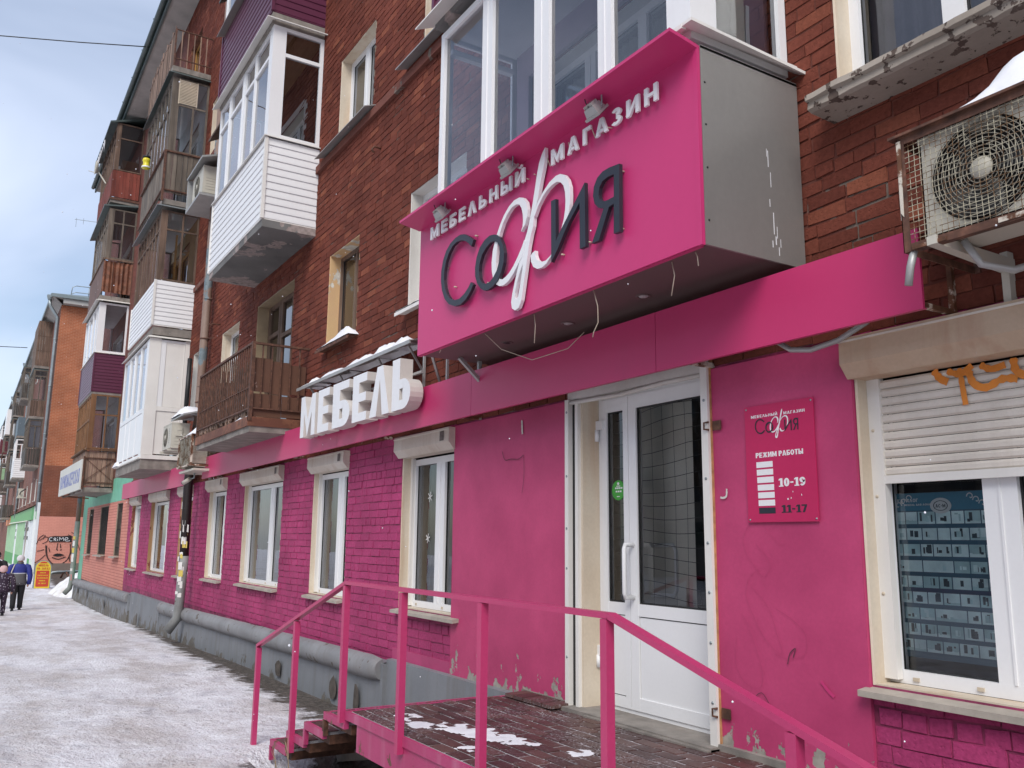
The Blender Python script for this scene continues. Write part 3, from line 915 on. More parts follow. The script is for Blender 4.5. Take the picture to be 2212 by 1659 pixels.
for (x_, z_, w_, h_) in ((-23.6, -1.98, .10, .2), (-29.5, -2.0, .14, .16), (-33.8, -1.95, .12, .2), (-36.6, -1.95, .2, .16), (-12.2, -1.75, .16, .14), (-10.1, -1.70, .14, .16), (-9.4, -1.74, .10, .22)):
    n_ = 9; mb = MB(); mb.poly([(x_+w_*cos(2*pi*k/n_)*random.uniform(.6, 1), -.145-.004*k/9-(.0), z_+h_*sin(2*pi*k/n_)*random.uniform(.6, 1)) for k in range(n_)]); mb.build('broken_patch', paint('broken_render', (.085, .07, .058), .95, .4, 12, bump=.6), PL)
def moulding(x0, x1, z0, z1, r=.135, y=-.085):
    n = int((x1-x0)/.25); mb = MB(); m = 11
    from mathutils import noise as mn
    for i in range(n+1):
        x = x0+(x1-x0)*i/n; zc = z0+(z1-z0)*i/n
        e = 1 if 0 < i < n else .82
        for k in range(m):
            a = radians(100+k*(170/(m-1)))
            rr = r*e*(1+.06*mn.noise((x*2.1, k*.5, 1)))
            mb.v.append((x, y+rr*.95*cos(a)-.0, zc+rr*sin(a)))
    for i in range(n):
        for k in range(m-1):
            a = i*m+k; mb.f.append((a, a+1, a+m+1, a+m)); mb.m.append(0); mb.sm.append(True)
    mb.f.append(tuple(range(m-1, -1, -1))); mb.m.append(0); mb.sm.append(False)
    mb.f.append(tuple(range(n*m, n*m+m))); mb.m.append(0); mb.sm.append(False)
    return mb.build('moulding', peel('grey_moulding_paint', (.19, .19, .195), (.27, .27, .275), (.12, .095, .075), thr=.625, scale=6, streak=.3, streakcol=(.14, .11, .09)), PL)
moulding(-38.5, -25.35, -1.73, -1.58); moulding(-20.95, -8.8, -1.52, -1.345)
# ------------------------------------------------------------------ windows
def pane(parent, pts, mat=None, name='pane'):
    return MB().poly(pts).build(name, mat or M_GLASS, parent)

def fold(parent, x0, x1, z0, z1, y, mat, amp=.03, wl=.11, name='curtain', axis='x'):
    mb = MB(); n = max(8, int((x1-x0)/wl*6))
    for i in range(n+1):
        x = x0+(x1-x0)*i/n; yy = y+amp*sin(2*pi*(x-x0)/wl+sin(x*5))
        for z in (z0, z1): mb.v.append((x, yy, z) if axis == 'x' else (yy, x, z))
    for i in range(n): mb.f.append((2*i, 2*i+2, 2*i+3, 2*i+1)); mb.m.append(0); mb.sm.append(True)
    return mb.build(name, mat, parent)

def frame_bars(mb, x0, x1, z0, z1, y, fw, dp, vert=(), horiz=(), mw=None):
    """rectangular frame with mullions; vert items x or (xa, xb); horiz items z or (z, xa, xb)"""
    a, b = y, y+dp
    mb.box(x0, x0+fw, a, b, z0, z1); mb.box(x1-fw, x1, a, b, z0, z1)
    mb.box(x0+fw, x1-fw, a+.001, b-.001, z0, z0+fw); mb.box(x0+fw, x1-fw, a+.001, b-.001, z1-fw, z1)
    for v in vert:
        xa, xb = v if isinstance(v, tuple) else (v-(mw or fw)/2, v+(mw or fw)/2)
        mb.box(xa, xb, a+.002, b-.002, z0+fw, z1-fw)
        if xb-xa > .13: mb.box((xa+xb)/2-.006, (xa+xb)/2+.006, a-.004, a+.01, z0+fw, z1-fw)
    for hz in horiz:
        z, xa, xb = hz if isinstance(hz, tuple) else (hz, x0+fw, x1-fw)
        mb.box(xa, xb, a+.003, b-.003, z-(mw or fw)/2, z+(mw or fw)/2)

def reveal(parent, h, yf, mat, extra=0.0):
    x0, x1, z0, z1 = h; mb = MB(); y = 0.002
    mb.hexa([(x0-.0, y, z0), (x0+.012, y+.006, z0), (x0+.012, yf, z0), (x0-.03, yf, z0), (x0, y, z1), (x0+.012, y+.006, z1), (x0+.012, yf, z1), (x0-.03, yf, z1)])
    mb.hexa([(x1-.012, y+.006, z0), (x1, y, z0), (x1+.03, yf, z0), (x1-.012, yf, z0), (x1-.012, y+.006, z1), (x1, y, z1), (x1+.03, yf, z1), (x1-.012, yf, z1)])
    mb.box(x0+.013, x1-.013, y+.006, yf, z1-.012, z1+.02)
    mb.box(x0+.013, x1-.013, y+.006, yf, z0-.02, z0+.008)
    return mb.build('reveal', mat, parent)

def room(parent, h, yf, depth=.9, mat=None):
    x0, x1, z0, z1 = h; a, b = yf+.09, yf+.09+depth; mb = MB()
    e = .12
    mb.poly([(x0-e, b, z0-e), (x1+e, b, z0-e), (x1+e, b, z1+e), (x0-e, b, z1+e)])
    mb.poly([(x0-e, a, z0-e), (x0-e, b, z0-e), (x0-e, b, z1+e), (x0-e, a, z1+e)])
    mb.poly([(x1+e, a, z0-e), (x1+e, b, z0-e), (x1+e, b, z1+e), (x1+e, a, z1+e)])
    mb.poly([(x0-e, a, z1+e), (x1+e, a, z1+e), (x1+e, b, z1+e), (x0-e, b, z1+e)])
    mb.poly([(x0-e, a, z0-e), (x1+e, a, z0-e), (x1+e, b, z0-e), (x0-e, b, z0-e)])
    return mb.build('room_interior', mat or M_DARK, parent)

def window(h, yf, vert=(), horiz=(), fmat=None, fw=.065, rmat=None, label=None, curt=None, sill=None, dp=.07, gm=None, ztop=None, mw=None, rm=None, name='window', cspan=None):
    x0, x1, z0, z1 = h
    zt = ztop if ztop else z1
    mb = MB(); frame_bars(mb, x0+.01, x1-.01, z0+.01, zt-.01, yf, fw, dp, vert, horiz, mw)
    W = mb.build(name, fmat or M_PVC, BLD, label=label)
    xs = [x0+fw]
    for v in vert: xs += list(v) if isinstance(v, tuple) else [v-(mw or fw)/2, v+(mw or fw)/2]
    xs.append(x1-fw)
    for i in range(0, len(xs)-1, 2):
        zs = sorted([z0+fw, zt-fw]+[q if not isinstance(q, tuple) else q[0] for q in horiz if not isinstance(q, tuple) or (q[1] <= (xs[i]+xs[i+1])/2 <= q[2])])
        for a, b in zip(zs, zs[1:]):
            # dark rubber seal round each pane
            s = .012
            mbs = MB()
            for q in ((xs[i], xs[i]+s, a, b), (xs[i+1]-s, xs[i+1], a, b), (xs[i]+s, xs[i+1]-s, a, a+s), (xs[i]+s, xs[i+1]-s, b-s, b)): mbs.box(q[0], q[1], yf+.028, yf+.04, q[2], q[3])
            if yf < .19 and x0 > -24: mbs.build('seal', M_BLACK, W)
            pane(W, [(xs[i], yf+.035, a), (xs[i+1], yf+.035, a), (xs[i+1], yf+.035, b), (xs[i], yf+.035, b)], gm)
    if rmat: reveal(W, h, yf, rmat)
    room(W, (x0, x1, z0, zt), yf, mat=rm)
    if curt is not None:
        a, b = cspan if cspan else (x0+.03, x1-.03)
        fold(W, a, b, z0+.02, zt-.02, yf+.2, curt)
    if sill == 'stone':
        m2 = MB()
        n = 6
        m2.hexa([(x0-.03, -.085, z0-.052), (x1-.005, -.085, z0-.055), (x1-.005, yf, z0-.03), (x0-.03, yf, z0-.03), (x0-.03, -.085, z0-.022), (x1-.005, -.085, z0-.022), (x1-.005, yf, z0+.006), (x0-.03, yf, z0+.006)])
        m2.build('sill', M_SILL, W)
    elif sill is not None:
        m2 = MB()
        m2.hexa([(x0-.06, -.13, z0-.03), (x1+.06, -.13, z0-.03), (x1+.06, yf, z0), (x0-.06, yf, z0), (x0-.06, -.13, z0-.015), (x1+.06, -.13, z0-.015), (x1+.06, yf, z0+.012), (x0-.06, yf, z0+.012)])
        m2.box(x0-.06, x1+.06, -.135, -.128, z0-.055, z0-.016)
        m2.build('sill', sill, W)
    return W

def shutter_box(W, x0, x1, label=None, sticker=True, zb=.875, mat=None):
    mb = MB()
    pr = [(-.085, zb+.215), (-.09, zb+.075), (-.03, zb), (.10, zb), (.10, zb+.215)]
    mb.prism(pr, lambda p: (x0, p[0], p[1]), lambda p: (x1, p[0], p[1]))
    b = mb.build('shutter_box', mat or M_BOX, W, label=label)
    mb = MB(); mb.box(x0-.003, x1+.003, -.0935, -.084, zb+.19, zb+.2)
    mb.build('shutter_box_lip', M_SLATM, W)
    if sticker:
        s = MB(); s.poly([(x1-.19, -.0935, zb+.09), (x1-.10, -.0935, zb+.09), (x1-.10, -.0915, zb+.185), (x1-.19, -.0915, zb+.185)])
        s.build('maker_sticker', paint('sticker_brown', (.13, .10, .09), .6, .4, 40), W)
    return b

WN = []
for i, (h, yf, vert) in enumerate([
        (W_SHOP[1], .13, [(-8.12, -7.93)]), (W_SHOP[2], .10, [(-10.86, -10.64)]), (W_SHOP[3], .10, [(-13.82, -13.62)]),
        (W_SHOP[4], .10, [-16.70]), (W_SHOP[5], .10, [-19.3]), (W_SHOP[6], .12, [(-22.2, -22.02)]), (W_SHOP[7], .12, [(-25.75, -25.6)])]):
    W = window(h, yf, vert, rmat=M_CREAM if i < 4 else M_PEACH if False else peel('bare_ochre_reveal', (.36, .20, .09), (.42, .25, .13), (.20, .06, .035), thr=.60, scale=4), curt=M_CURT, sill='stone', ztop=.87)
    x1 = h[1] if i else -7.465
    shutter_box(W, h[0]-.05, x1+.02, sticker=(i != 5))
    m2 = MB(); m2.box(h[0]+.012, h[0]+.06, yf-.035, yf, h[2]+.02, .875); m2.box(h[1]-.06, h[1]-.012, yf-.035, yf, h[2]+.02, .875)
    m2.build('shutter_guide', M_PVCW, W)
    if i < 3:
        m2 = MB()
        for fx in (.12, .55, .8): m2.box(h[0]+(h[1]-h[0])*fx-.012, h[0]+(h[1]-h[0])*fx+.012, yf-.008, yf+.001, h[2]+.03, h[2]+.05)
        m2.build('drain_cap', M_CERAM, W)
    WN.append(W)
# snowflake cut-outs stuck on the glass nearest the door
mb = MB()
for (cx_, cz_, r_) in ((-8.30, .45, .055), (-8.33, .02, .05)):
    for k in range(3):
        a = k*pi/3+.3
        ribbon([(cx_-r_*cos(a), cz_-r_*sin(a)), (cx_+r_*cos(a), cz_+r_*sin(a))], .012, lambda p, o_: (p.x, .155-.001*k, p.y), mb)
mb.build('paper_snowflake', M_PAPER, WN[0])

# window right of the door with half-lowered roller shutter
h = W_SHOP[0]
W0 = window(h, .13, [(-2.365, -2.20)], rmat=M_CREAM, sill='stone', ztop=.87, gm=M_GLASSP, label='shop window with roller shutter half down and furniture poster')
shutter_box(W0, h[0]-.02, h[1]+.05, sticker=False, mat=M_BOXB)
m2 = MB(); m2.box(h[0]+.012, h[0]+.085, .085, .128, h[2]+.03, .88); m2.build('shutter_guide', M_PVCW, W0)
for k in range(11):                                   # roller shutter slats
    z = .865-k*.0465
    mb = MB()
    pr = [(.108, z-.044), (.098, z-.034), (.096, z-.014), (.104, z-.001), (.112, z-.001), (.112, z-.044)]
    mb.prism(pr, lambda p: (h[0]+.075, p[0], p[1]), lambda p: (h[1]-.02, p[0], p[1]))
    mb.build('shutter_slat', M_SLATM, W0)
m2 = MB(); m2.box(h[0]+.075, h[1]-.02, .088, .118, .315, .357); m2.build('shutter_bottom_rail', M_PVCW, W0)
mb = MB()
for (xx, zz) in ((-2.905, .25), (-2.905, -.25), (-2.905, .6)): mb.lathe((xx, .084, zz), [(0, -.004), (.008, -.003), (.01, .001)], 8, axis='Y')
for fx in (-2.78, -2.45, -2.2): mb.box(fx-.016, fx+.016, .121, .131, -.672, -.655)
mb.build('plastic_cap', M_CERAM, W0)
M_ORSPRAY = paint('orange_spray_paint', (.72, .24, .03), .6, .15, 8)
mb = MB()
def spray(p, o_):                                     # follows the ribs of the shutter
    f = ((.865-p.y)/.0465) % 1
    return (p.x, .095+.0 - (0.004 if f < .35 else 0.0025) - o_, p.y)
ribbon([(-2.54, .87), (-2.51, .825), (-2.47, .80)], .035, spray, mb)
ribbon([(-2.405, .86), (-2.397, .77), (-2.388, .675)], .026, spray, mb, .0006)
ribbon([(-2.47, .855), (-2.40, .83), (-2.34, .865)], .03, spray, mb, .0012)
ribbon([(-2.36, .84), (-2.34, .775), (-2.28, .745), (-2.20, .775), (-2.13, .765)], .034, spray, mb, .0018)
ribbon([(-2.30, .86), (-2.25, .83), (-2.18, .84)], .03, spray, mb, .0024)
ribbon([(-2.14, .865), (-2.13, .80), (-2.06, .765), (-2.0, .79)], .034, spray, mb, .003)
mb.build('graffiti', M_ORSPRAY, W0, label='orange sprayed scrawl on the shutter slats')

# furniture catalogue poster standing inside that window (flat print)
PST = thing('poster', 'blue furniture catalogue poster of small room pictures behind the shop window glass', 'poster', (-2.62, .24, -.55))
M_PB = paint('poster_blue', (.04, .20, .30), .6, .05); M_PG = paint('poster_grey', (.44, .66, .68), .6, .2, 9); M_PL_ = paint('poster_pale', (.66, .88, .90), .6, .2, 12)
M_PD = paint('poster_dark', (.035, .06, .075), .6, .3, 14); M_PN = paint('poster_navy', (.045, .12, .18), .6, .1); M_PC = paint('poster_print', (.62, .66, .66), .6, .1)
mb = MB(); mb.box(-2.99, -2.405, .240, .246, -.57, .27); mb.build('sheet', M_PN, PST)
mb = MB(); mb.poly([(-2.99, .2385, .178), (-2.405, .2385, .178), (-2.405, .2385, .268), (-2.99, .2385, .268)]); mb.build('header', M_PB, PST)
letters('КАТАЛОГ', -2.90, -2.78, .222, .018, .2365, .2375, 'heading', M_PC, PST, joined=True)
letters('МЕБЕЛЬ ДЛЯ ДОМА', -2.86, -2.71, .203, .010, .2365, .2375, 'subheading', M_PC, PST, joined=True)
mb = MB(); mb.prism([(-2.655+.058*cos(t*pi/12), .20+.040*sin(t*pi/12)) for t in range(24)], lambda p: (p[0], .235, p[1]), lambda p: (p[0], .2375, p[1])); mb.build('badge', M_PC, PST)
mb = MB()
for t in range(24):
    a, b = t*pi/12, (t+1)*pi/12
    mb.poly([(-2.655+r_*cos(c_), .2345, .20+r_*.66*sin(c_)) for r_, c_ in ((.040, a), (.040, b), (.035, b), (.035, a))])
mb.build('badge_ring', M_PD, PST)
letters('АС-М', -2.682, -2.628, .19, .018, .2340, .2347, 'badge_letters', M_PD, PST, joined=True)
mb = MB()                                              # scroll ornaments in the header corners
for (sx_, bx) in ((1, -2.905), (-1, -2.425)):
    for q in range(3):
        pts = [(bx+sx_*(.01+.03*q+.02*cos(t*.7)*(1-t/9)), .205+.018*q+.022*sin(t*.7)*(1-t/9)) for t in range(9)]
        ribbon(pts, .005, lambda p, o_: (p.x, .2374-o_, p.y), mb, q*.0002)
mb.build('scroll', M_PC, PST)
random.seed(5)
rows = [.175, .09, .008, -.075, -.155, -.235, -.315, -.395, -.475, -.555]
for r_, (zt, zb) in enumerate(zip(rows, rows[1:])):
    xs = [-2.97+random.choice((0, .02))]
    while xs[-1] < -2.43: xs.append(min(xs[-1]+random.choice((.07, .085, .09, .17 if r_ in (3, 6) else .10)), -2.41))
    for a, b in zip(xs, xs[1:]):
        if b-a < .03: continue
        mb = MB(); z0, z1 = zb+.018, zt-.004; x0, x1 = a+.003, b-.003
        mb.poly([(x0, .2385, z0), (x1, .2385, z0), (x1, .2385, z1), (x0, .2385, z1)], random.choice((0, 1, 1)))
        fl = z0+(z1-z0)*random.uniform(.2, .35)
        mb.poly([(x0, .2381, z0), (x1, .2381, z0), (x1, .2381, fl), (x0, .2381, fl)], random.choice((0, 1)))
        for q in range(random.randint(3, 5)):
            cx_ = random.uniform(x0+.008, x1-.02); wv = random.uniform(.008, .026); hv = random.uniform(.01, .045)
            zz = fl-random.uniform(0, .006)
            if cx_+wv < x1 and zz+hv < z1: mb.poly([(cx_, .2377-.0003*q, zz), (cx_+wv, .2377-.0003*q, zz), (cx_+wv, .2377-.0003*q, zz+hv), (cx_, .2377-.0003*q, zz+hv)], random.choice((2, 2, 1, 0)))
        mb.build('picture', [M_PG, M_PL_, M_PD], PST)
for o_ in PST.children:                                # the sheet hangs close behind the pane
    for vt in o_.data.vertices:
        wx_, wz_ = vt.co.x-2.62, vt.co.z-.55
        vt.co.x = wx_*.986+2.62; vt.co.z = wz_*.986+.55; vt.co.y -= .05
random.seed(21)

# salmon wall: small windows with black bars
for i, h in enumerate(W_SAL):
    W = window(h, .22, [(h[0]+h[1])/2], fmat=M_WOODO, fw=.05, rmat=paint('dirty_reveal', (.32, .25, .19), .9, .3, 4, streak=.4), sill=M_SILL)
    n = 9 if i == 1 else 5
    for k in range(n):
        x = h[0]+.06+(h[1]-h[0]-.12)*k/(n-1)
        box1('grille_bar', M_BLACK, W, x-.011, x+.011, .03, .05, h[2]+.02, h[3]-.02)
    for z in (h[2]+.25, (h[2]+h[3])/2, h[3]-.25): box1('grille_rail', M_BLACK, W, h[0]+.01, h[1]-.01, .052, .064, z-.012, z+.012)

# flats above
wf = window
W = wf(W_F2R, .13, [(-2.36, -2.24)], rmat=M_CREAM, curt=paint('mauve_curtain', (.34, .30, .36), .9, .2), rm=M_ROOM)
W = wf(W_F2B, .15, [-7.9], rmat=M_WHPL, sill=M_PVCW, curt=M_CURT)
snowcap(W, W_F2B[0]-.05, W_F2B[1], -.13, .13, 2.52, .05, seed=3)
W = wf(W_F2O, .16, [-10.72], [], fmat=M_WOODO, fw=.05, rmat=M_PEACH, curt=M_CURTW, sill=M_RUST, label='old brown wooden window with peeling peach reveal')
snowcap(W, W_F2O[0]+.02, W_F2O[1]+.1, -.14, .15, 2.555, .16, seed=4, top=lambda u: .25+.9*u)
W = wf(D_F2, .2, [(-14.3, -14.1), -13.55], [(3.45, -14.8, -14.3), (3.35, -14.1, -13.6)], fmat=M_WOODO, fw=.07, rmat=paint('ochre_reveal', (.36, .27, .17), .9, .2, 3), curt=M_CURT, label='old wooden balcony door and window on the second floor', name='balcony_door')
W = wf(W_F2S, .17, [-16.6], [3.45], rmat=M_CREAM, fw=.06, curt=M_CURT)
W = wf(W_F2P, .2, [-19.3], rmat=M_WHPL, curt=M_CURTW)
W = wf(W_F3A, .15, [(-10.68, -10.52)], rmat=M_CREAM, curt=M_CURTW, rm=M_ROOM)
m2 = MB(); m2.hexa([(-11.75, -.16, 5.50), (-9.85, -.16, 5.50), (-9.85, .0, 5.56), (-11.75, .0, 5.56), (-11.75, -.16, 5.512), (-9.85, -.16, 5.512), (-9.85, .0, 5.572), (-11.75, .0, 5.572)]); m2.build('sill', M_ALU, W)
W = wf(W_F3B, .15, [-7.8], rmat=M_CREAM, curt=M_CURTW, rm=M_ROOM)
m2 = MB(); m2.hexa([(-8.9, -.16, 5.54), (-7.0, -.16, 5.54), (-7.0, .0, 5.60), (-8.9, .0, 5.60), (-8.9, -.16, 5.555), (-7.0, -.16, 5.555), (-7.0, .0, 5.615), (-8.9, .0, 5.615)]); m2.build('sill', M_ALU, W)
for q in (W_F3C, W_F4C): wf(q, .15, [(q[0]+q[1])/2], rmat=M_CREAM, curt=M_CURTW)
W = wf(D_F3, .12, [(-14.35, -14.2), -13.55], rmat=M_WHPL, curt=M_CURTW, rm=M_ROOM, name='balcony_door')
mb = MB()                                              # toothed white plaster surround of that opening
z = 4.7
while z < 6.9:
    mb.box(-12.885, -12.885+random.choice((.10, .2, .16)), -.006, .0, z, z+.085); z += .0875
    mb.box(-12.885, -12.885+random.choice((.05, .09)), -.006, .0, z, z+.085); z += .0875
mb.box(-14.9, -12.885, -.006, .0, 6.9, 7.02)
mb.build('plaster_edge', M_WHPL, W)
wf(D_F4, .12, [-14.2, -13.4], rmat=M_WHPL, curt=M_CURTW, name='balcony_door')
W = wf(D_B0, .12, [(-5.5, -5.35), (-4.8, -4.7)], rmat=M_WHPL, curt=M_CURTW, rm=M_ROOM, name='balcony_door')
for i, q in enumerate(S2D): wf(q, .12, [q[0]+.7, q[0]+1.5], rmat=[M_WHPL, M_PEACH, M_WHPL, M_RUSTB][i], curt=M_CURTW, fmat=[M_PVC, M_WOODY, M_PVC, M_WOODY][i], name='balcony_door')
for i, q in enumerate(S3D): wf(q, .12, [q[0]+.7, q[0]+1.5], rmat=M_WHPL, curt=M_CURTW, fmat=M_PVC if i < 2 else M_WOODB, name='balcony_door')

# deep stone sill of the flat over the right-hand shop window
mb = MB(); n = 40
from mathutils import noise as mno
for i in range(n+1):
    x = -2.965+(2.2)*i/n
    jx = .008*mno.noise((x*9, 1, 0)); jz = .008*mno.noise((x*7, 5, 0))
    for p in ((0.0, 2.535), (-.20+jx, 2.475+jz), (-.245+jx, 2.470+jz), (-.25+jx, 2.435+jz), (-.225+jx, 2.428), (-.228+jx, 2.385-jz), (-.20, 2.375), (-.12, 2.372), (0, 2.365)):
        mb.v.append((x, p[0], p[1]))
for i in range(n):
    for k in range(8):
        a = i*9+k; mb.f.append((a, a+1, a+10, a+9)); mb.m.append(0); mb.sm.append(False)
mb.f.append(tuple(range(8, -1, -1))); mb.m.append(0); mb.sm.append(False)
SS = mb.build('stone_sill', peel('weathered_stone_sill', (.27, .23, .19), (.40, .35, .295), (.10, .072, .058), thr=.575, scale=13, rough=.9), BLD, label='weathered moulded stone sill above the shop window')
snowcap(SS, -2.62, -1.0, -.17, .10, 2.475, .05, seed=8)

# ------------------------------------------------------------------ entrance door
DR = MB()
frame_bars(DR, -5.395, -4.05, -1.20, 1.13, .16, .05, .07)
DOORO = DR.build('entrance_door', M_PVC, BLD, label='white double entrance door with glass upper panes')
def leaf(x0, x1, st, gz0, gz1, pz0, pz1, name, y=.150):
    mb = MB(); fw = st
    frame_bars(mb, x0, x1, -1.165, 1.085, y, fw, .06, (), [((gz0+pz1)/2, x0+fw, x1-fw)], mw=gz0-pz1)
    mb.box(x0+fw, x1-fw, y+.001, y+.058, gz1, 1.085-fw+.001); mb.box(x0+fw, x1-fw, y+.0015, y+.0575, -1.165+fw-.001, pz0)
    L_ = mb.build(name, M_PVC, DOORO)
    return L_
l1 = leaf(-5.345, -5.032, .058, -.435, .985, -1.09, -.52, 'door_leaf'); l2 = leaf(-5.026, -4.10, .085, -.435, .985, -1.09, -.52, 'door_leaf')
for (a, b, z0, z1, m_) in ((-5.287, -5.09, -.435, .985, 0), (-4.941, -4.185, -.435, .985, 0)):
    pane(DOORO, [(a, .178, z0), (b, .178, z0), (b, .178, z1), (a, .178, z1)], M_GLASSP)
    mb = MB(); s = .011
    for q in ((a, a+s, z0, z1), (b-s, b, z0, z1), (a+s, b-s, z0, z0+s), (a+s, b-s, z1-s, z1)): mb.box(q[0], q[1], .164, .174, q[2], q[3])
    mb.build('seal', M_BLACK, DOORO)
for (a, b) in ((-5.287, -5.09), (-4.941, -4.185)):
    box1('door_panel', M_PVC, DOORO, a+.008, b-.008, .160, .19, -1.083, -.528)
    mb = MB()
    for q in ((a, a+.009, -1.09, -.52), (b-.009, b, -1.09, -.52), (a, b, -.529, -.52), (a, b, -1.09, -1.081)): mb.box(q[0], q[1], .170, .176, q[2], q[3])
    mb.build('seal', M_BLACK, DOORO)
mb = MB(); mb.tube([(-4.985, .150, -.02), (-4.985, .07, -.02), (-4.975, .055, -.05), (-4.975, .055, -.36), (-4.985, .07, -.39), (-4.985, .150, -.39)], .017, 10)
mb.build('door_handle', M_PVC, DOORO)
mb = MB(); mb.tube([(-5.0, .33, -.02), (-5.0, .40, -.02), (-4.86, .42, -.02), (-4.83, .42, -.06), (-4.83, .42, -.34), (-4.86, .42, -.38), (-5.0, .40, -.38), (-5.0, .33, -.38)], .016, 10)
mb.build('door_handle', M_PVC, DOORO, label='inner handle seen through the glass')
for z in (.86, -.83):
    mb = MB(); mb.box(-5.405, -5.31, .128, .150, z, z+.07); mb.tube([(-5.39, .135, z-.09), (-5.39, .135, z)], .017, 10); mb.build('hinge', M_PVC, DOORO)
# reveals, shutter guides and lintel of the doorway
mb = MB()
mb.box(-5.42, -5.396, .002, .16, -1.2, 1.16)
mb.build('reveal', M_CREAM, DOORO)
mb = MB(); mb.box(-4.05, -4.02, .005, .16, -1.2, 1.16); mb.build('reveal', M_WHPL, DOORO)
mb = MB(); mb.box(-5.395, -4.05, .02, .16, 1.13, 1.32); mb.box(-5.55, -4.0, -.03, .02, 1.09, 1.32); mb.tube([(-5.5, -.035, 1.075), (-4.9, -.03, 1.06), (-4.4, -.02, 1.08), (-4.05, -.02, 1.075)], .018, 6)
mb.build('lintel', M_WHPL, DOORO)
mb = MB(); mb.box(-5.555, -5.51, -.055, .01, -1.21, 1.10); mb.box(-5.455, -5.42, -.03, .01, -1.2, 1.10); mb.box(-4.055, -3.995, -.05, .01, -1.21, 1.17)
mb.build('shutter_guide', M_PVCW, DOORO)
mb = MB(); mb.box(-5.51, -5.455, -.012, .01, -1.2, 1.1); mb.build('guide_slot', M_BLACK, DOORO)
mb = MB(); mb.box(-3.996, -3.986, -.03, .01, -1.2, 1.17); mb.build('foam_seal', paint('foam_filler', (.45, .22, .10), .9, .3, 20), DOORO)
mb = MB()
for z in (1.0, .5, .1, -.2, -.5, -.85): mb.lathe((-5.53, -.056, z), [(0, -.004), (.009, -.003), (.01, .001)], 8, axis='Y'); mb.lathe((-4.025, -.051, z-.1), [(0, -.004), (.009, -.003), (.01, .001)], 8, axis='Y')
mb.build('screw', M_STEELG, DOORO)
mb = MB(); mb.box(-5.56, -3.98, -.12, .16, -1.235, -1.195); mb.box(-5.2, -3.98, -.15, -.05, -1.24, -1.205); mb.build('threshold', M_CONCOLD, DOORO)
room(DOORO, (-5.39, -4.05, -1.18, 1.1), .16, 1.6, paint('hall_interior', (.05, .047, .042), .9, .2))
fold(DOORO, -5.45, -4.62, -1.1, 1.1, .42, paint('beige_partition', (.74, .71, .62), .9, .08, 2), .008, .5)
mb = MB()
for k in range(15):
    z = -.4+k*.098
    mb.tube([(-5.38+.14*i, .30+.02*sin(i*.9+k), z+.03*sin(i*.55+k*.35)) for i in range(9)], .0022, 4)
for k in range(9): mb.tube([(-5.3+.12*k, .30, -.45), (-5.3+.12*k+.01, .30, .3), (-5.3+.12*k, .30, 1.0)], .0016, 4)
mb.build('mirrored_grid', M_BLACK, DOORO, kind='stuff')  # added wavy wires imitate the facade grid mirrored in the door glass
mb = MB(); mb.hexa([(-4.66, .8, 1.1), (-4.56, .8, 1.1), (-4.36, .8, -.4), (-4.46, .8, -.4), (-4.66, .83, 1.1), (-4.56, .83, 1.1), (-4.36, .83, -.4), (-4.46, .83, -.4)]); mb.build('curtain_edge', paint('ochre_trim', (.33, .22, .08), .8), DOORO)
mb = MB(); mb.box(-4.9, -4.1, 1.6, 1.62, -.25, .0); mb.build('counter', paint('grey_counter', (.25, .25, .25), .7), DOORO)
# padlock hasps on the right-hand guide
for z in (.73, -1.0):
    mb = MB(); mb.box(-3.97, -3.90, -.035, -.028, z-.03, z+.03); mb.tube([(-3.985, -.05, z+.025), (-4.01, -.07, z+.02), (-4.01, -.07, z-.02), (-3.985, -.05, z-.025)], .007, 6); mb.build('padlock_hasp', M_RUST, DOORO)

STK = thing('sticker', 'green oval payment-card sticker on the narrow door pane', 'sticker', (-5.18, .17, .385))
mb = MB(); mb.prism([(-5.178+.078*cos(t*pi/14), .385+.075*sin(t*pi/14)) for t in range(28)], lambda p: (p[0], .172, p[1]), lambda p: (p[0], .175, p[1])); mb.build('oval', paint('sticker_green', (.06, .36, .05), .45, .05), STK)
mb = MB()
mb.prism([(-5.178+.013*cos(t*pi/6), .435+.011*sin(t*pi/6)) for t in range(12)], lambda p: (p[0], .1705, p[1]), lambda p: (p[0], .1715, p[1]))
for k, (a, z) in enumerate([(-5.215, .395), (-5.192, .395), (-5.169, .395), (-5.146, .395), (-5.208, .370), (-5.183, .370), (-5.158, .370)]): mb.box(a, a+.018, .1705, .1715, z, z+.012)
mb.box(-5.20, -5.155, .1705, .1715, .413, .419); mb.box(-5.195, -5.16, .1705, .1715, .335, .341)
mb.build('print', M_LETW, STK, kind='stuff')
# ------------------------------------------------------------------ balconies (parts of the house)
def slab(x0, x1, yd, z0, z1, mat=M_CONC, label=None):
    mb = MB(); n = 10
    from mathutils import noise as mn
    j = lambda x, q: .012*mn.noise((x*4, q, 2.2))
    for i in range(n):
        a, b = x0+(x1-x0)*i/n, x0+(x1-x0)*(i+1)/n
        mb.hexa([(a, -yd+j(a, 1), z0+j(a, 2)), (b, -yd+j(b, 1), z0+j(b, 2)), (b, .01, z0), (a, .01, z0), (a, -yd+j(a, 3), z1), (b, -yd+j(b, 3), z1), (b, .01, z1), (a, .01, z1)])
    return mb.build('balcony', mat, BLD, label=label)

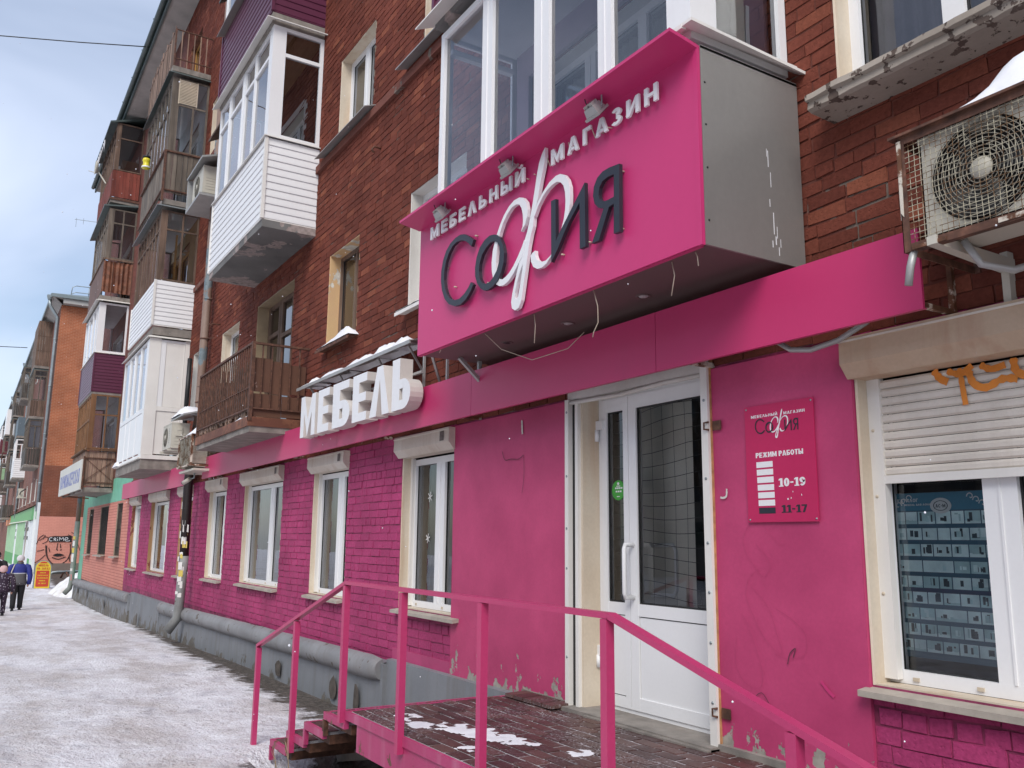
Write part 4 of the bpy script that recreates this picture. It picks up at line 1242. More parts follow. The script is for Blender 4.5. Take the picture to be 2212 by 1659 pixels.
def siding(B, x0, x1, yd, z0, z1, mat, pitch=.108, ends='R', trim=None):
    n = max(1, round((z1-z0)/pitch)); p = (z1-z0)/n
    pf = [(0, 0), (-.017, .004), (-.017, .022), (-.006, p-.002), (0, p-.002)]
    mb = MB(); mb.prism(pf, lambda q: (x0, -yd+.0+q[0], z0+q[1]), lambda q: (x1, -yd+q[0], z0+q[1]))
    f = mb.build('siding_board', mat, B, origin=(x0, -yd, z0))
    mb = MB(); mb.prism(pf, lambda q: (x1-q[0], -yd, z0+q[1]), lambda q: (x1-q[0], .0, z0+q[1]))
    s = mb.build('siding_board', mat, B, origin=(x1, -yd, z0))
    for k in range(1, n):
        dup(f, B, (x0, -yd, z0+k*p)); dup(s, B, (x1, -yd, z0+k*p))
    mb = MB(); mb.bar((x1+.004, -yd-.004, z0-.005), (x1+.004, -yd-.004, z1), .05, .05); mb.bar((x0-.006, -yd-.004, z0-.005), (x0-.006, -yd-.004, z1), .045, .05)
    mb.box(x0, x1, -yd-.012, -yd+.01, z0-.022, z0-.001)
    mb.box(x1-.01, x1+.012, -yd, 0, z0-.022, z0-.001)
    mb.build('corner_trim', trim or mat, B)

def planks(B, x0, x1, yd, z0, z1, mat, pw=.11, gap=.012, front=True, side=True, jag=.03):
    if front:
        x = x0
        while x < x1-.02:
            wv = pw*random.uniform(.8, 1.2); a, b = x, min(x+wv, x1)
            dz = random.uniform(-jag, jag)
            box1('board', mat, B, a, b-gap, -yd-random.uniform(.0, .008), -yd+.018, z0+random.uniform(0, jag), z1+min(dz, .0))
            x += wv
    if side:
        y = -yd+.02
        while y < -.03:
            wv = pw*random.uniform(.85, 1.2); a, b = y, min(y+wv, -.01)
            box1('board', mat, B, x1-.018, x1+random.uniform(0, .008), a, b-gap, z0+random.uniform(0, jag), z1)
            y += wv

def glazing(B, x0, x1, yd, z0, z1, fm, fw, fverts, sverts, tz, gm=None, ftz=None, post=.10, dp=.06, leafbars=True):
    """framed glass on the street face and on the face turned to the camera"""
    gm = gm or M_GLASSB; y = -yd
    mb = MB(); ft = ftz if ftz is not None else tz
    frame_bars(mb, x0, x1-post, z0, z1, y, fw, dp, fverts, [ft] if ft else [], fw)
    mb.box(x1-post, x1, y-.004, y+post, z0, z1)
    F = mb.build('window_frame', fm, B)
    mb = MB()
    A, Bq = -yd+post, -.005
    mb.box(x1-dp, x1, A, A+fw, z0, z1); mb.box(x1-dp, x1, Bq-fw, Bq, z0, z1); mb.box(x1-dp+.001, x1-.001, A+fw, Bq-fw, z0, z0+fw); mb.box(x1-dp+.001, x1-.001, A+fw, Bq-fw, z1-fw, z1)
    sb = [A+fw]
    for v in sverts: mb.box(x1-dp+.002, x1-.002, v-fw/2, v+fw/2, z0+fw, z1-fw); sb += [v-fw/2, v+fw/2]
    sb.append(Bq-fw)
    if tz: mb.box(x1-dp+.003, x1-.003, A+fw, Bq-fw, tz-fw/2, tz+fw/2)
    mb.build('window_frame', fm, B)
    xs = [x0+fw]
    for v in fverts: xs += list(v) if isinstance(v, tuple) else [v-fw/2, v+fw/2]
    xs.append(x1-post-fw)
    zf = [z0+fw]+([ft-fw/2, ft+fw/2] if ft else [])+[z1-fw]
    zs = [z0+fw]+([tz-fw/2, tz+fw/2] if tz else [])+[z1-fw]
    for i in range(0, len(xs)-1, 2):
        for k in range(0, len(zf)-1, 2):
            yy = y+.03
            pane(B, [(xs[i], yy, zf[k]), (xs[i+1], yy, zf[k]), (xs[i+1], yy, zf[k+1]), (xs[i], yy, zf[k+1])], gm)
    for i in range(0, len(sb)-1, 2):
        for k in range(0, len(zs)-1, 2):
            xx = x1-.03
            pane(B, [(xx, sb[i], zs[k]), (xx, sb[i+1], zs[k]), (xx, sb[i+1], zs[k+1]), (xx, sb[i], zs[k+1])], gm)
    # left end, plain
    mb = MB(); mb.box(x0, x0+.03, y+dp, y+dp+.05, z0, z1); mb.box(x0, x0+.03, -.07, -.005, z0, z1); mb.box(x0, x0+.029, y+dp+.05, -.07, z0, z0+.05); mb.box(x0, x0+.029, y+dp+.05, -.07, z1-.05, z1); mb.build('window_frame', fm, B)
    pane(B, [(x0+.015, y+dp+.05, z0+.05), (x0+.015, -.07, z0+.05), (x0+.015, -.07, z1-.05), (x0+.015, y+dp+.05, z1-.05)], gm)
    return F

def flashing(B, x0, x1, yd, z, out, mat, drop=.05, th=.014, name='flashing'):
    mb = MB()
    mb.hexa([(x0-.03, -yd-out, z-drop), (x1+out, -yd-out, z-drop), (x1, -yd+.02, z), (x0, -yd+.02, z), (x0-.03, -yd-out, z-drop+th), (x1+out, -yd-out, z-drop+th), (x1, -yd+.02, z+th), (x0, -yd+.02, z+th)])
    mb.hexa([(x1, -yd, z), (x1+out, -yd-out, z-drop), (x1+out, .0, z-drop), (x1, .0, z), (x1, -yd, z+th), (x1+out, -yd-out, z-drop+th), (x1+out, .0, z-drop+th), (x1, .0, z+th)])
    return mb.build(name, mat, B)

def ceiling(B, x0, x1, yd, z, mat):
    return box1('ceiling', mat, B, x0+.03, x1-.03, -yd+.03, -.0, z, z+.02)

M_TAN = woodmat('pine_ceiling', (.34, .17, .065), (.46, .26, .11), axis='X')
M_WCEIL = paint('white_ceiling', (.80, .80, .80), .8, .06)
M_LILAC = paint('lilac_wall_panel', (.42, .30, .36), .7, .08, 2)

def lining(B, x0, x1, d, z0, z1, mat, end=True):
    """boarded inner face of an enclosed balcony, left open round its door"""
    mb = MB(); y0, y1 = -.03, -.010
    a, b = max(d[0]+.02, x0+.05), min(d[1]-.02, x1-.05)
    mb.box(x0+.05, a, y0, y1, z0, z1); mb.box(b, x1-.06, y0, y1, z0, z1)
    if z1 > d[3]: mb.box(a, b, y0, y1, d[3], z1)
    return mb.build('wall_lining', mat, B)
M_GRLIN = paint('pale_grey_lining', (.55, .55, .53), .8, .1); M_TANLIN = paint('tan_lining', (.42, .27, .12), .7, .15, 2)
# second bay from the door: rusty open balcony, white glazed one, plum one
B = slab(-15.2, -12.0, .80, 1.45, 1.60, M_CONCOLD, 'old open balcony with rusty railing on the second floor')
mb = MB(); mb.box(-15.2, -11.99, -.825, -.80, 1.53, 1.66); mb.box(-12.01, -11.985, -.80, 0, 1.53, 1.66); mb.build('edge_plate', M_RUSTB, B)
mb = MB(); mb.bar((-15.2, -.80, 2.70), (-12.0, -.80, 2.70), .045, .03); mb.bar((-12.0, -.80, 2.70), (-12.0, 0.05, 2.70), .045, .03); mb.bar((-15.2, -.80, 1.78), (-12.0, -.80, 1.78), .03, .02); mb.bar((-12.0, -.80, 1.78), (-12.0, 0, 1.78), .03, .02); mb.bar((-15.2, -.80, 2.08), (-12.0, -.80, 2.08), .02, .012)
mb.bar((-12.0, -.80, 1.6), (-12.0, -.80, 2.72), .05, .05); mb.bar((-15.2, -.80, 1.6), (-15.2, -.80, 2.72), .04, .04)
mb.build('railing_frame', M_RUST, B)
n = 28
for k in range(1, n): box1('railing_bar', M_RUST, B, -15.2+3.2*k/n-.009, -15.2+3.2*k/n+.009, -.812, -.794, 1.79, 2.69)
for k in range(1, 6): box1('railing_bar', M_RUST, B, -12.012, -11.992, -.80+.8*k/6-.009, -.80+.8*k/6+.009, 1.79, 2.69)
x = -15.16
while x < -12.06:
    wv = random.choice((.04, .05, .06, .09))
    box1('slat', random.choice((M_WOODP, M_WOODP, M_WOODO)), B, x, x+wv, -.785-random.uniform(0, .006), -.765, 1.70+random.uniform(-.03, .06), 2.50+random.uniform(-.22, .10))
    x += wv+random.choice((.012, .03, .05))
mb = MB()
for (a, b, zt, zb_) in ((-.78, -.52, 2.50, 2.02), (-.515, -.26, 2.47, 2.0), (-.255, -.03, 2.44, 2.02), (-.78, -.36, 1.99, 1.67), (-.355, -.03, 1.98, 1.68)):
    mb = MB(); mb.box(-12.036, -12.022, a, b, zb_, zt); mb.build('infill_sheet', M_PLY, B)
mb = MB(); mb.box(-15.15, -12.05, -.74, -.735, 1.62, 1.95); mb.build('infill_sheet', M_PLY, B)
snowcap(B, -13.2, -12.1, -.81, -.60, 1.655, .09, seed=9, top=lambda u: .2+u)
BR = B

B = slab(-15.2, -12.0, .80, 4.42, 4.53, M_CONC, 'white balcony with horizontal siding and white framed glazing on the third floor')
siding(B, -15.2, -12.02, .80, 4.55, 5.79, M_SIDW, trim=M_PVCW)
flashing(B, -15.2, -12.02, .80, 5.815, .05, M_PVCW, .018)
glazing(B, -15.25, -12.03, .79, 5.83, 7.62, M_PVC, .055, [(-14.62, -14.48), (-13.75, -13.55), (-13.02, -12.94)], [], 7.18, post=.14)
ceiling(B, -15.2, -12.03, .79, 7.60, M_TAN)
flashing(B, -15.3, -12.03, .80, 7.70, .13, M_PVCW, .06)
B = slab(-15.25, -12.05, .82, 7.62, 7.83, M_CONCOLD, 'plum sided balcony with white framed glazing on the fourth floor')
siding(B, -15.3, -12.06, .82, 7.86, 9.10, M_SIDP)
flashing(B, -15.3, -12.06, .82, 9.13, .13, M_GREYM, .05)
glazing(B, -15.3, -12.06, .82, 9.15, 10.9, M_PVC, .055, [(-14.62, -14.48), (-13.75, -13.55)], [], 10.5, post=.12)
ceiling(B, -15.3, -12.06, .8, 10.88, M_WCEIL)
B = slab(-15.25, -12.05, .82, 10.95, 11.12, M_CONCOLD, 'topmost balcony of the bay beside the plum balcony')
siding(B, -15.3, -12.06, .82, 11.14, 12.3, M_SIDW)
glazing(B, -15.3, -12.06, .82, 12.32, 14.3, M_PVC, .055, [-14.4, -13.5, -12.8], [], 13.8, post=.12)

# glazed balcony standing above the big shop sign
B = slab(-6.5, -3.3, .74, 1.62, 1.78, M_CONC, 'white framed glazed balcony directly above the pink shop sign')
glazing(B, -6.40, -3.27, .80, 2.80, 4.46, M_PVC, .06, [(-5.66, -5.50), (-4.89, -4.70), (-4.13, -3.99)], [], None, post=.14)
box1('parapet', M_LILAC, B, -6.4, -3.3, -.74, -.70, 1.78, 2.80)
flashing(B, -6.4, -3.27, .80, 2.86, .07, M_PVCW, .035)
ceiling(B, -6.38, -3.3, .78, 4.44, M_WCEIL)
mb = MB(); mb.box(-6.32, -3.4, -.05, -.012, 1.8, 2.62); mb.box(-6.32, -6.12, -.05, -.012, 2.62, 4.44); mb.box(-4.28, -3.4, -.05, -.012, 2.62, 4.44); mb.box(-6.12, -4.28, -.05, -.012, 4.16, 4.44)
mb.build('wall_lining', M_LILAC, B)
mb = MB(); mb.box(-6.38, -6.33, -.74, -.0, 1.8, 2.9); mb.build('wall_lining', M_LILAC, B)
flashing(B, -6.55, -3.2, .82, 4.62, .16, M_PVCW, .07)
mb = MB(); mb.box(-6.36, -6.30, -.74, -.1, 4.25, 4.30); mb.build('curtain_rail', M_PVC, B)
B = slab(-6.5, -3.3, .82, 4.56, 4.72, M_CONC, 'balcony one floor higher above the glazed balcony over the sign')
siding(B, -6.5, -3.3, .82, 4.74, 5.8, M_SIDP)
glazing(B, -6.5, -3.3, .82, 5.82, 7.6, M_PVC, .06, [-5.5, -4.6], [], 7.1)
IB = thing('insulation_board', 'large beige insulation board leaning inside the glazed balcony above the sign', 'board', (-3.36, -.45, 2.85))
mb = MB(); mb.box(-3.40, -3.345, -.70, -.285, 2.80, 3.9); mb.build('board', paint('insulation_foam', (.55, .52, .44), .9, .05), IB)
mb = MB(); mb.hexa([(-3.42, -.27, 2.8), (-3.36, -.27, 2.8), (-3.36, -.24, 2.8), (-3.42, -.24, 2.8), (-3.42, -.25, 3.25), (-3.36, -.25, 3.25), (-3.36, -.22, 3.25), (-3.42, -.22, 3.25)]); mb.box(-3.42, -3.37, -.235, -.215, 2.8, 3.12)
mb.build('offcut_strip', paint('pale_strip', (.62, .64, .62), .6), IB)

# third bay: fully panelled, white siding, two old wooden ones, open top
X0, X1, YD = -24.0, -20.42, .86
B = slab(X0, X1, YD-.0, 1.48, 1.70, M_CONCOLD, 'white fully panelled balcony on the second floor')
mb = MB(); mb.box(X0-.02, X1+.0, -YD-.05, -YD+.02, 1.70, 1.73); mb.box(X1-.03, X1+.03, -YD, 0, 1.70, 1.79); mb.build('flashing', M_PVCW, B)
snowcap(B, X0-.1, X0+.7, -YD-.09, -YD+.02, 1.725, .10, seed=14)
glazing(B, X0, X1, YD, 2.80, 4.40, M_PVC, .05, [(-23.15, -23.0), (-22.45, -22.28), (-21.6, -21.45)], [], None, post=.30)
mb = MB()
for (a, b) in ((X0+.03, -23.06), (-23.04, -22.4), (-22.36, -21.56), (-21.5, X1-.32)): mb = MB(); mb.box(a, b, -YD+.01, -YD+.03, 1.84, 2.74); mb.build('panel', M_PVC, B)
mb = MB(); frame_bars(mb, X0, X1-.3, 1.75, 2.80, -YD, .05, .05, [-23.05, -22.38, -21.53]); mb.box(X1-.3, X1, -YD-.003, -YD+.05, 1.74, 2.8); mb.build('panel_frame', M_PVC, B)
mb = MB(); mb.box(X1-.05, X1+.008, -YD-.006, -.62, 1.795, 4.42); mb.box(X1-.05, X1+.009, -.10, -.001, 1.79, 4.42); mb.box(X1-.05, X1+.007, -.62, -.10, 2.78, 2.88); mb.build('panel_frame', M_PVCW, B)
for (a, b) in ((1.82, 2.775), (2.885, 4.40)): mb = MB(); mb.box(X1-.04, X1-.012, -.615, -.105, a, b); mb.build('panel', M_PVCW, B)
flashing(B, X0-.1, X1, YD, 4.46, .07, M_PVCW, .04)
B = slab(X0+.1, X1+.02, YD-.03, 4.50, 4.68, M_CONCOLD, 'balcony with white siding and old brown glazing on the third floor')
siding(B, X0+.4, X1+.03, YD, 4.72, 5.76, M_SIDW, trim=M_PVCW)
glazing(B, X0+.4, X1, YD-.02, 5.78, 7.45, M_WOODO, .04, [X0+.4+.42*k for k in range(1, 8)], [-.36], 7.0, post=.10, ftz=7.02, dp=.03)
ceiling(B, X0+.3, X1, YD, 7.44, M_WCEIL)
flashing(B, X0+.2, X1, YD, 7.56, .12, M_STEELG, .06)
mb = MB(); mb.box(X1-.36, X1-.30, -.44, -.40, 5.82, 7.0); mb.build('open_casement', M_WOODY, B)
lining(B, X0+.4, X1, S2D[1], 4.8, 7.42, M_TANLIN)
B = slab(X0+.2, X1, YD, 7.60, 7.72, M_CONCOLD, 'grey wooden boarded and glazed balcony on the fourth floor')
planks(B, X0+.3, X1+.02, YD, 7.86, 8.86, M_WOODG, .12)
mb = MB(); mb.bar((X0+.3, -YD-.03, 7.93), (X1+.05, -YD-.03, 7.93), .035, .03); mb.bar((X1+.04, -YD, 7.93), (X1+.04, 0, 7.93), .03); mb.bar((X0+.3, -YD-.025, 8.88), (X1+.03, -YD-.025, 8.88), .06, .035); mb.bar((X1+.03, -YD, 8.88), (X1+.03, 0, 8.88), .06, .035); mb.bar((X1+.03, -YD-.02, 7.65), (X1+.03, -YD-.02, 8.9), .05)
mb.build('railing_frame', M_RUST, B)
glazing(B, X0+.2, X1, YD-.02, 8.90, 10.78, M_WOODG, .045, [X0+.2+.48*k for k in range(1, 7)], [-.34], 10.10, post=.12, ftz=10.08, dp=.03)
ceiling(B, X0+.2, X1, YD, 10.76, M_WCEIL)
for k in range(16): box1('louvre_slat', M_CERAM, B, X1-.012, X1+.014, -.68, -.29, 10.14+k*.038, 10.14+k*.038+.024)
mb = MB(); mb.box(X1-.01, X1+.01, -.70, -.675, 10.12, 10.76); mb.box(X1-.01, X1+.01, -.29, -.265, 10.12, 10.76); mb.build('louvre_frame', M_CERAM, B)
flashing(B, X0+.1, X1, YD, 10.90, .10, M_ROOF, .07)
lining(B, X0+.2, X1, S2D[2], 7.9, 10.74, M_GRLIN)
B = slab(X0+.1, X1+.02, YD+.02, 10.92, 11.05, M_CONCOLD, 'open top-floor balcony with thin rusty bars')
mb = MB(); mb.bar((X0+.1, -YD, 12.0), (X1, -YD, 12.0), .03, .02); mb.bar((X1, -YD, 12.0), (X1, 0, 12.0), .03, .02); mb.bar((X1, -YD, 11.25), (X1, 0, 11.25), .025, .02)
mb.bar((X0+.1, -YD, 11.22), (X1, -YD, 11.22), .025, .02); mb.bar((X1, -YD, 11.0), (X1, -YD, 12.02), .035)
mb.build('railing_frame', M_RUST, B)
for k in range(1, 6): box1('railing_bar', M_WOODP, B, X1-.012, X1+.004, -YD+.86*k/6-.012, -YD+.86*k/6+.012, 11.06, 11.98)
x = X0+.12
while x < X1-.03:
    wv = random.choice((.03, .05, .07)); box1('slat', random.choice((M_WOODP, M_WOODO)), B, x, x+wv, -YD-.012, -YD+.004, 11.08, 12.0+random.uniform(-.1, .22)); x += wv+random.choice((.02, .04))

# fourth bay, furthest: board-clad, plum, rusty sheet, red boards
X0, X1, YD = -34.6, -30.85, .90
B = slab(X0, X1, YD, 1.42, 1.56, M_CONCOLD, 'brown wooden glazed balcony above the hairdresser sign')
planks(B, X0, X1, YD, 1.60, 2.72, M_WOODP, .12, .012)
mb = MB(); mb.bar((X1+.03, -YD, 2.50), (X1+.03, 0, 2.50), .03); mb.bar((X1+.03, -YD, 1.72), (X1+.03, 0, 1.72), .03); mb.bar((X1+.03, -YD, 2.50), (X1+.03, 0, 1.74), .015); mb.bar((X1+.03, -YD, 1.74), (X1+.03, 0, 2.50), .015); mb.bar((X1+.03, -YD-.02, 1.5), (X1+.03, -YD-.02, 2.55), .05); mb.bar((X1+.03, -.02, 1.5), (X1+.03, -.02, 2.55), .04)
mb.build('railing_frame', M_RUST, B)
mb = MB(); mb.bar((X0, -YD-.03, 2.76), (X1+.05, -YD-.03, 2.76), .12, .04); mb.bar((X1+.03, -YD, 2.76), (X1+.03, 0, 2.76), .10, .04); mb.build('ledge', M_WOODB, B)
glazing(B, X0, X1, YD-.02, 2.80, 4.58, M_WOODB, .05, [X0+.52*k for k in range(1, 7)], [-.40], 3.92, post=.10, ftz=3.75, dp=.035)
ceiling(B, X0, X1, YD, 4.56, M_WCEIL)
lining(B, X0, X1, S3D[0], 1.7, 4.54, M_GRLIN)
B = slab(X0, X1, YD, 4.58, 4.66, M_CONCOLD, 'plum sided balcony on the third floor of the furthest bay')
siding(B, X0, X1, YD, 4.68, 5.94, M_SIDP)
flashing(B, X0, X1, YD, 5.97, .05, M_PVCW, .02)
glazing(B, X0, X1, YD, 5.98, 7.66, M_PVC, .06, [(-33.7, -33.55), (-32.6, -32.4), -31.6], [], None, post=.14)
ceiling(B, X0, X1, YD, 7.62, M_WCEIL)
flashing(B, X0, X1, YD, 7.75, .14, M_PVCW, .06)
B = slab(X0, X1, YD+.03, 7.72, 7.90, M_CONCOLD, 'rust-brown sheet metal balcony on the fourth floor')
y = -YD
mb = MB(); mb.box(X0, X1, -YD-.006, -YD+.006, 8.0, 9.12); mb.build('parapet_sheet', M_PLY, B)
for k in range(3):
    mb = MB(); n = 12
    a, b = -YD+.9*k/3, -YD+.9*(k+1)/3
    for i in range(n+1):
        yy = a+(b-a)*i/n; dx = .022*sin(i*1.05+k)
        for zz in (8.02, 9.1): mb.v.append((X1+.005+dx, yy, zz))
    for i in range(n): mb.f.append((2*i, 2*i+2, 2*i+3, 2*i+1)); mb.m.append(0); mb.sm.append(True)
    mb.build('parapet_sheet', M_RUSTB, B)
    box1('railing_bar', M_RUST, B, X1+.03, X1+.045, b-.02, b, 7.9, 9.14)
mb = MB(); mb.bar((X0, -YD-.02, 9.16), (X1+.04, -YD-.02, 9.16), .05); mb.bar((X1+.02, -YD, 9.16), (X1+.02, 0, 9.16), .06); mb.build('railing_frame', M_WOODO, B)
glazing(B, X0, X1, YD-.02, 9.2, 10.95, M_WOODG, .05, [X0+.62*k for k in range(1, 6)], [-.42], 10.45, post=.12, dp=.03)
fold(B, -.8, -.45, 9.9, 10.4, X1-.08, M_BLACK, .01, .1, axis='y', name='blind')
mb = MB(); mb.hexa([(X0-.1, -YD-.16, 10.88), (X1+.06, -YD-.16, 10.98), (X1+.06, 0, 11.12), (X0-.1, 0, 11.12), (X0-.1, -YD-.16, 10.93), (X1+.06, -YD-.16, 11.03), (X1+.06, 0, 11.17), (X0-.1, 0, 11.17)]); mb.build('lean_to_roof', M_ROOF, B)
B = slab(X0, X1, YD, 11.16, 11.30, M_CONCOLD, 'red boarded balcony with dark lean-to roof on the top floor')
planks(B, X0, X1, YD, 11.36, 12.32, M_WOODR, .10, .004, jag=.02)
mb = MB(); mb.box(X0, X1+.02, -YD-.03, -YD+.03, 11.26, 11.34); mb.box(X1-.02, X1+.03, -YD, 0, 11.26, 11.34); mb.build('edge_plate', M_RUST, B)
glazing(B, X0, X1, YD-.02, 12.34, 14.05, M_WOODO, .045, [X0+.6*k for k in range(1, 6)], [], 13.5, post=.10, dp=.03)
box1('ceiling', M_BLACK, B, X0+.03, X1-.03, -YD+.03, 0, 14.02, 14.05)
mb = MB(); mb.box(X1-.5, X1-.05, -.62, -.1, 12.35, 12.75); mb.build('stored_crate', paint('brown_cardboard', (.16, .085, .05), .9), B)
mb = MB(); mb.hexa([(X0-.15, -YD-.22, 13.95), (X1+.08, -YD-.22, 13.95), (X1+.08, 0, 14.32), (X0-.15, 0, 14.32), (X0-.15, -YD-.22, 14.02), (X1+.08, -YD-.22, 14.02), (X1+.08, 0, 14.39), (X0-.15, 0, 14.39)]); mb.build('lean_to_roof', M_GUTTER, B)
mb = MB()
for k in range(7): mb.tube([(X0+.3+k*.33, -YD-.2, 13.95), (X0+.3+k*.33, -YD-.2, 13.95-random.uniform(.15, .5))], [.02, .003], 5)
mb.build('icicle', M_SNOW, B)

# small boarded lean-to canopy peeping out beyond the plum bay
mb = MB(); mb.hexa([(-17.6, -.5, 8.05), (-15.4, -.5, 8.05), (-15.4, 0, 8.35), (-17.6, 0, 8.35), (-17.6, -.5, 8.1), (-15.4, -.5, 8.1), (-15.4, 0, 8.4), (-17.6, 0, 8.4)]); mb.build('window_canopy', M_WOODO, BLD)
mb = MB(); mb.hexa([(-17.6, -.5, 11.2), (-15.4, -.5, 11.2), (-15.4, 0, 11.6), (-17.6, 0, 11.6), (-17.6, -.5, 11.25), (-15.4, -.5, 11.25), (-15.4, 0, 11.65), (-17.6, 0, 11.65)]); mb.build('window_canopy', M_GUTTER, BLD)

# ------------------------------------------------------------------ drainpipes
def clamp(P, x, y, z, r=.09):
    mb = MB(); mb.lathe((x, y, z), [(r, -.012), (r+.008, -.012), (r+.008, .012), (r, .012)], 12); mb.bar((x+r, y, z), (x+r+.12, .0, z), .012); mb.build('clamp', M_RUST, P)
D1 = thing('drainpipe', 'long drainpipe covered in paper notices, brown above and black below, beside the rusty balcony', 'drainpipe', (-18.4, -.2, -2))
mb = MB(); mb.tube([(-18.25, -.20, 1.9), (-18.25, -.16, 2.4), (-18.22, -.15, 14.3)], .085, 14); mb.build('upper_pipe', M_PIPE, D1)
for z in (2.72, 4.05, 6.6): clamp(D1, -18.24, -.155, z)
for z in (3.05, 4.9, 6.9):
    mb = MB(); mb.lathe((-18.24, -.15, z), [(.086, -.02), (.092, -.02), (.092, .02), (.086, .02)], 14); mb.build('joint', M_PIPE, D1)
mb = MB(); mb.tube([(-18.25, -.20, 1.9), (-18.3, -.25, 1.15), (-18.32, -.24, .6), (-18.33, -.22, -.35)], .088, 14); mb.build('lower_pipe', M_PIPED, D1)
mb = MB(); mb.tube([(-18.33, -.22, -.35), (-18.34, -.24, -1.3), (-18.36, -.26, -1.55), (-18.42, -.42, -1.80)], .09, 14); mb.build('spout', M_PIPEL, D1)
random.seed(33)
for i in range(24):
    z = -1.15+i*.075+random.uniform(-.03, .03)
    if .25 < z < .35: continue
    y = -.23 if z < -.35 else -.225; xx = -18.335
    a0 = random.uniform(-2.0, -.5); wv = random.uniform(.5, 1.1); hh = random.uniform(.05, .16)
    mb = MB()
    for k in range(5):
        a = a0+wv*k/4
        r_ = .0925+.002*(i % 3)+(.012 if k in (0, 4) and i % 2 else 0)
        for zz in (z, z+hh): mb.v.append((xx+r_*cos(a), y+r_*sin(a), zz+random.uniform(-.008, .008)))
    for k in range(4): mb.f.append((2*k, 2*k+2, 2*k+3, 2*k+1)); mb.m.append(0); mb.sm.append(False)
    mb.build('paper_notice', random.choice((M_PAPER, M_PAPER, M_PAPER, M_PAPERY, M_PAPERR)), D1)
D2 = thing('drainpipe', 'drainpipe with stickers and elbow spout at the far corner beside the snow heap', 'drainpipe', (-38.25, -.2, -2.2))
mb = MB(); mb.tube([(-38.2, -.2, 14.2), (-38.2, -.2, .6)], .085, 10); mb.build('upper_pipe', M_PIPE, D2)
mb = MB(); mb.tube([(-38.2, -.2, .6), (-38.2, -.22, -1.7), (-38.22, -.26, -1.95), (-38.3, -.42, -2.15)], .095, 10); mb.build('spout', paint('grey_green_pipe', (.21, .235, .21), .6, .2, 3), D2)
for i, (z, hh, m_) in enumerate([(-.35, .2, M_PAPER), (-.6, .18, M_PAPERY), (-.95, .3, M_PAPER), (-1.65, .22, M_PAPERR), (-.1, .12, M_PAPERY), (-1.3, .1, M_PAPER)]):
    mb = MB()
    for k in range(5):
        a = -2.0+1.7*k/4
        for zz in (z, z+hh): mb.v.append((-38.2+.099*cos(a), -.21+.099*sin(a), zz))
    for k in range(4): mb.f.append((2*k, 2*k+2, 2*k+3, 2*k+1)); mb.m.append(0); mb.sm.append(False)
    mb.build('paper_notice', m_, D2)
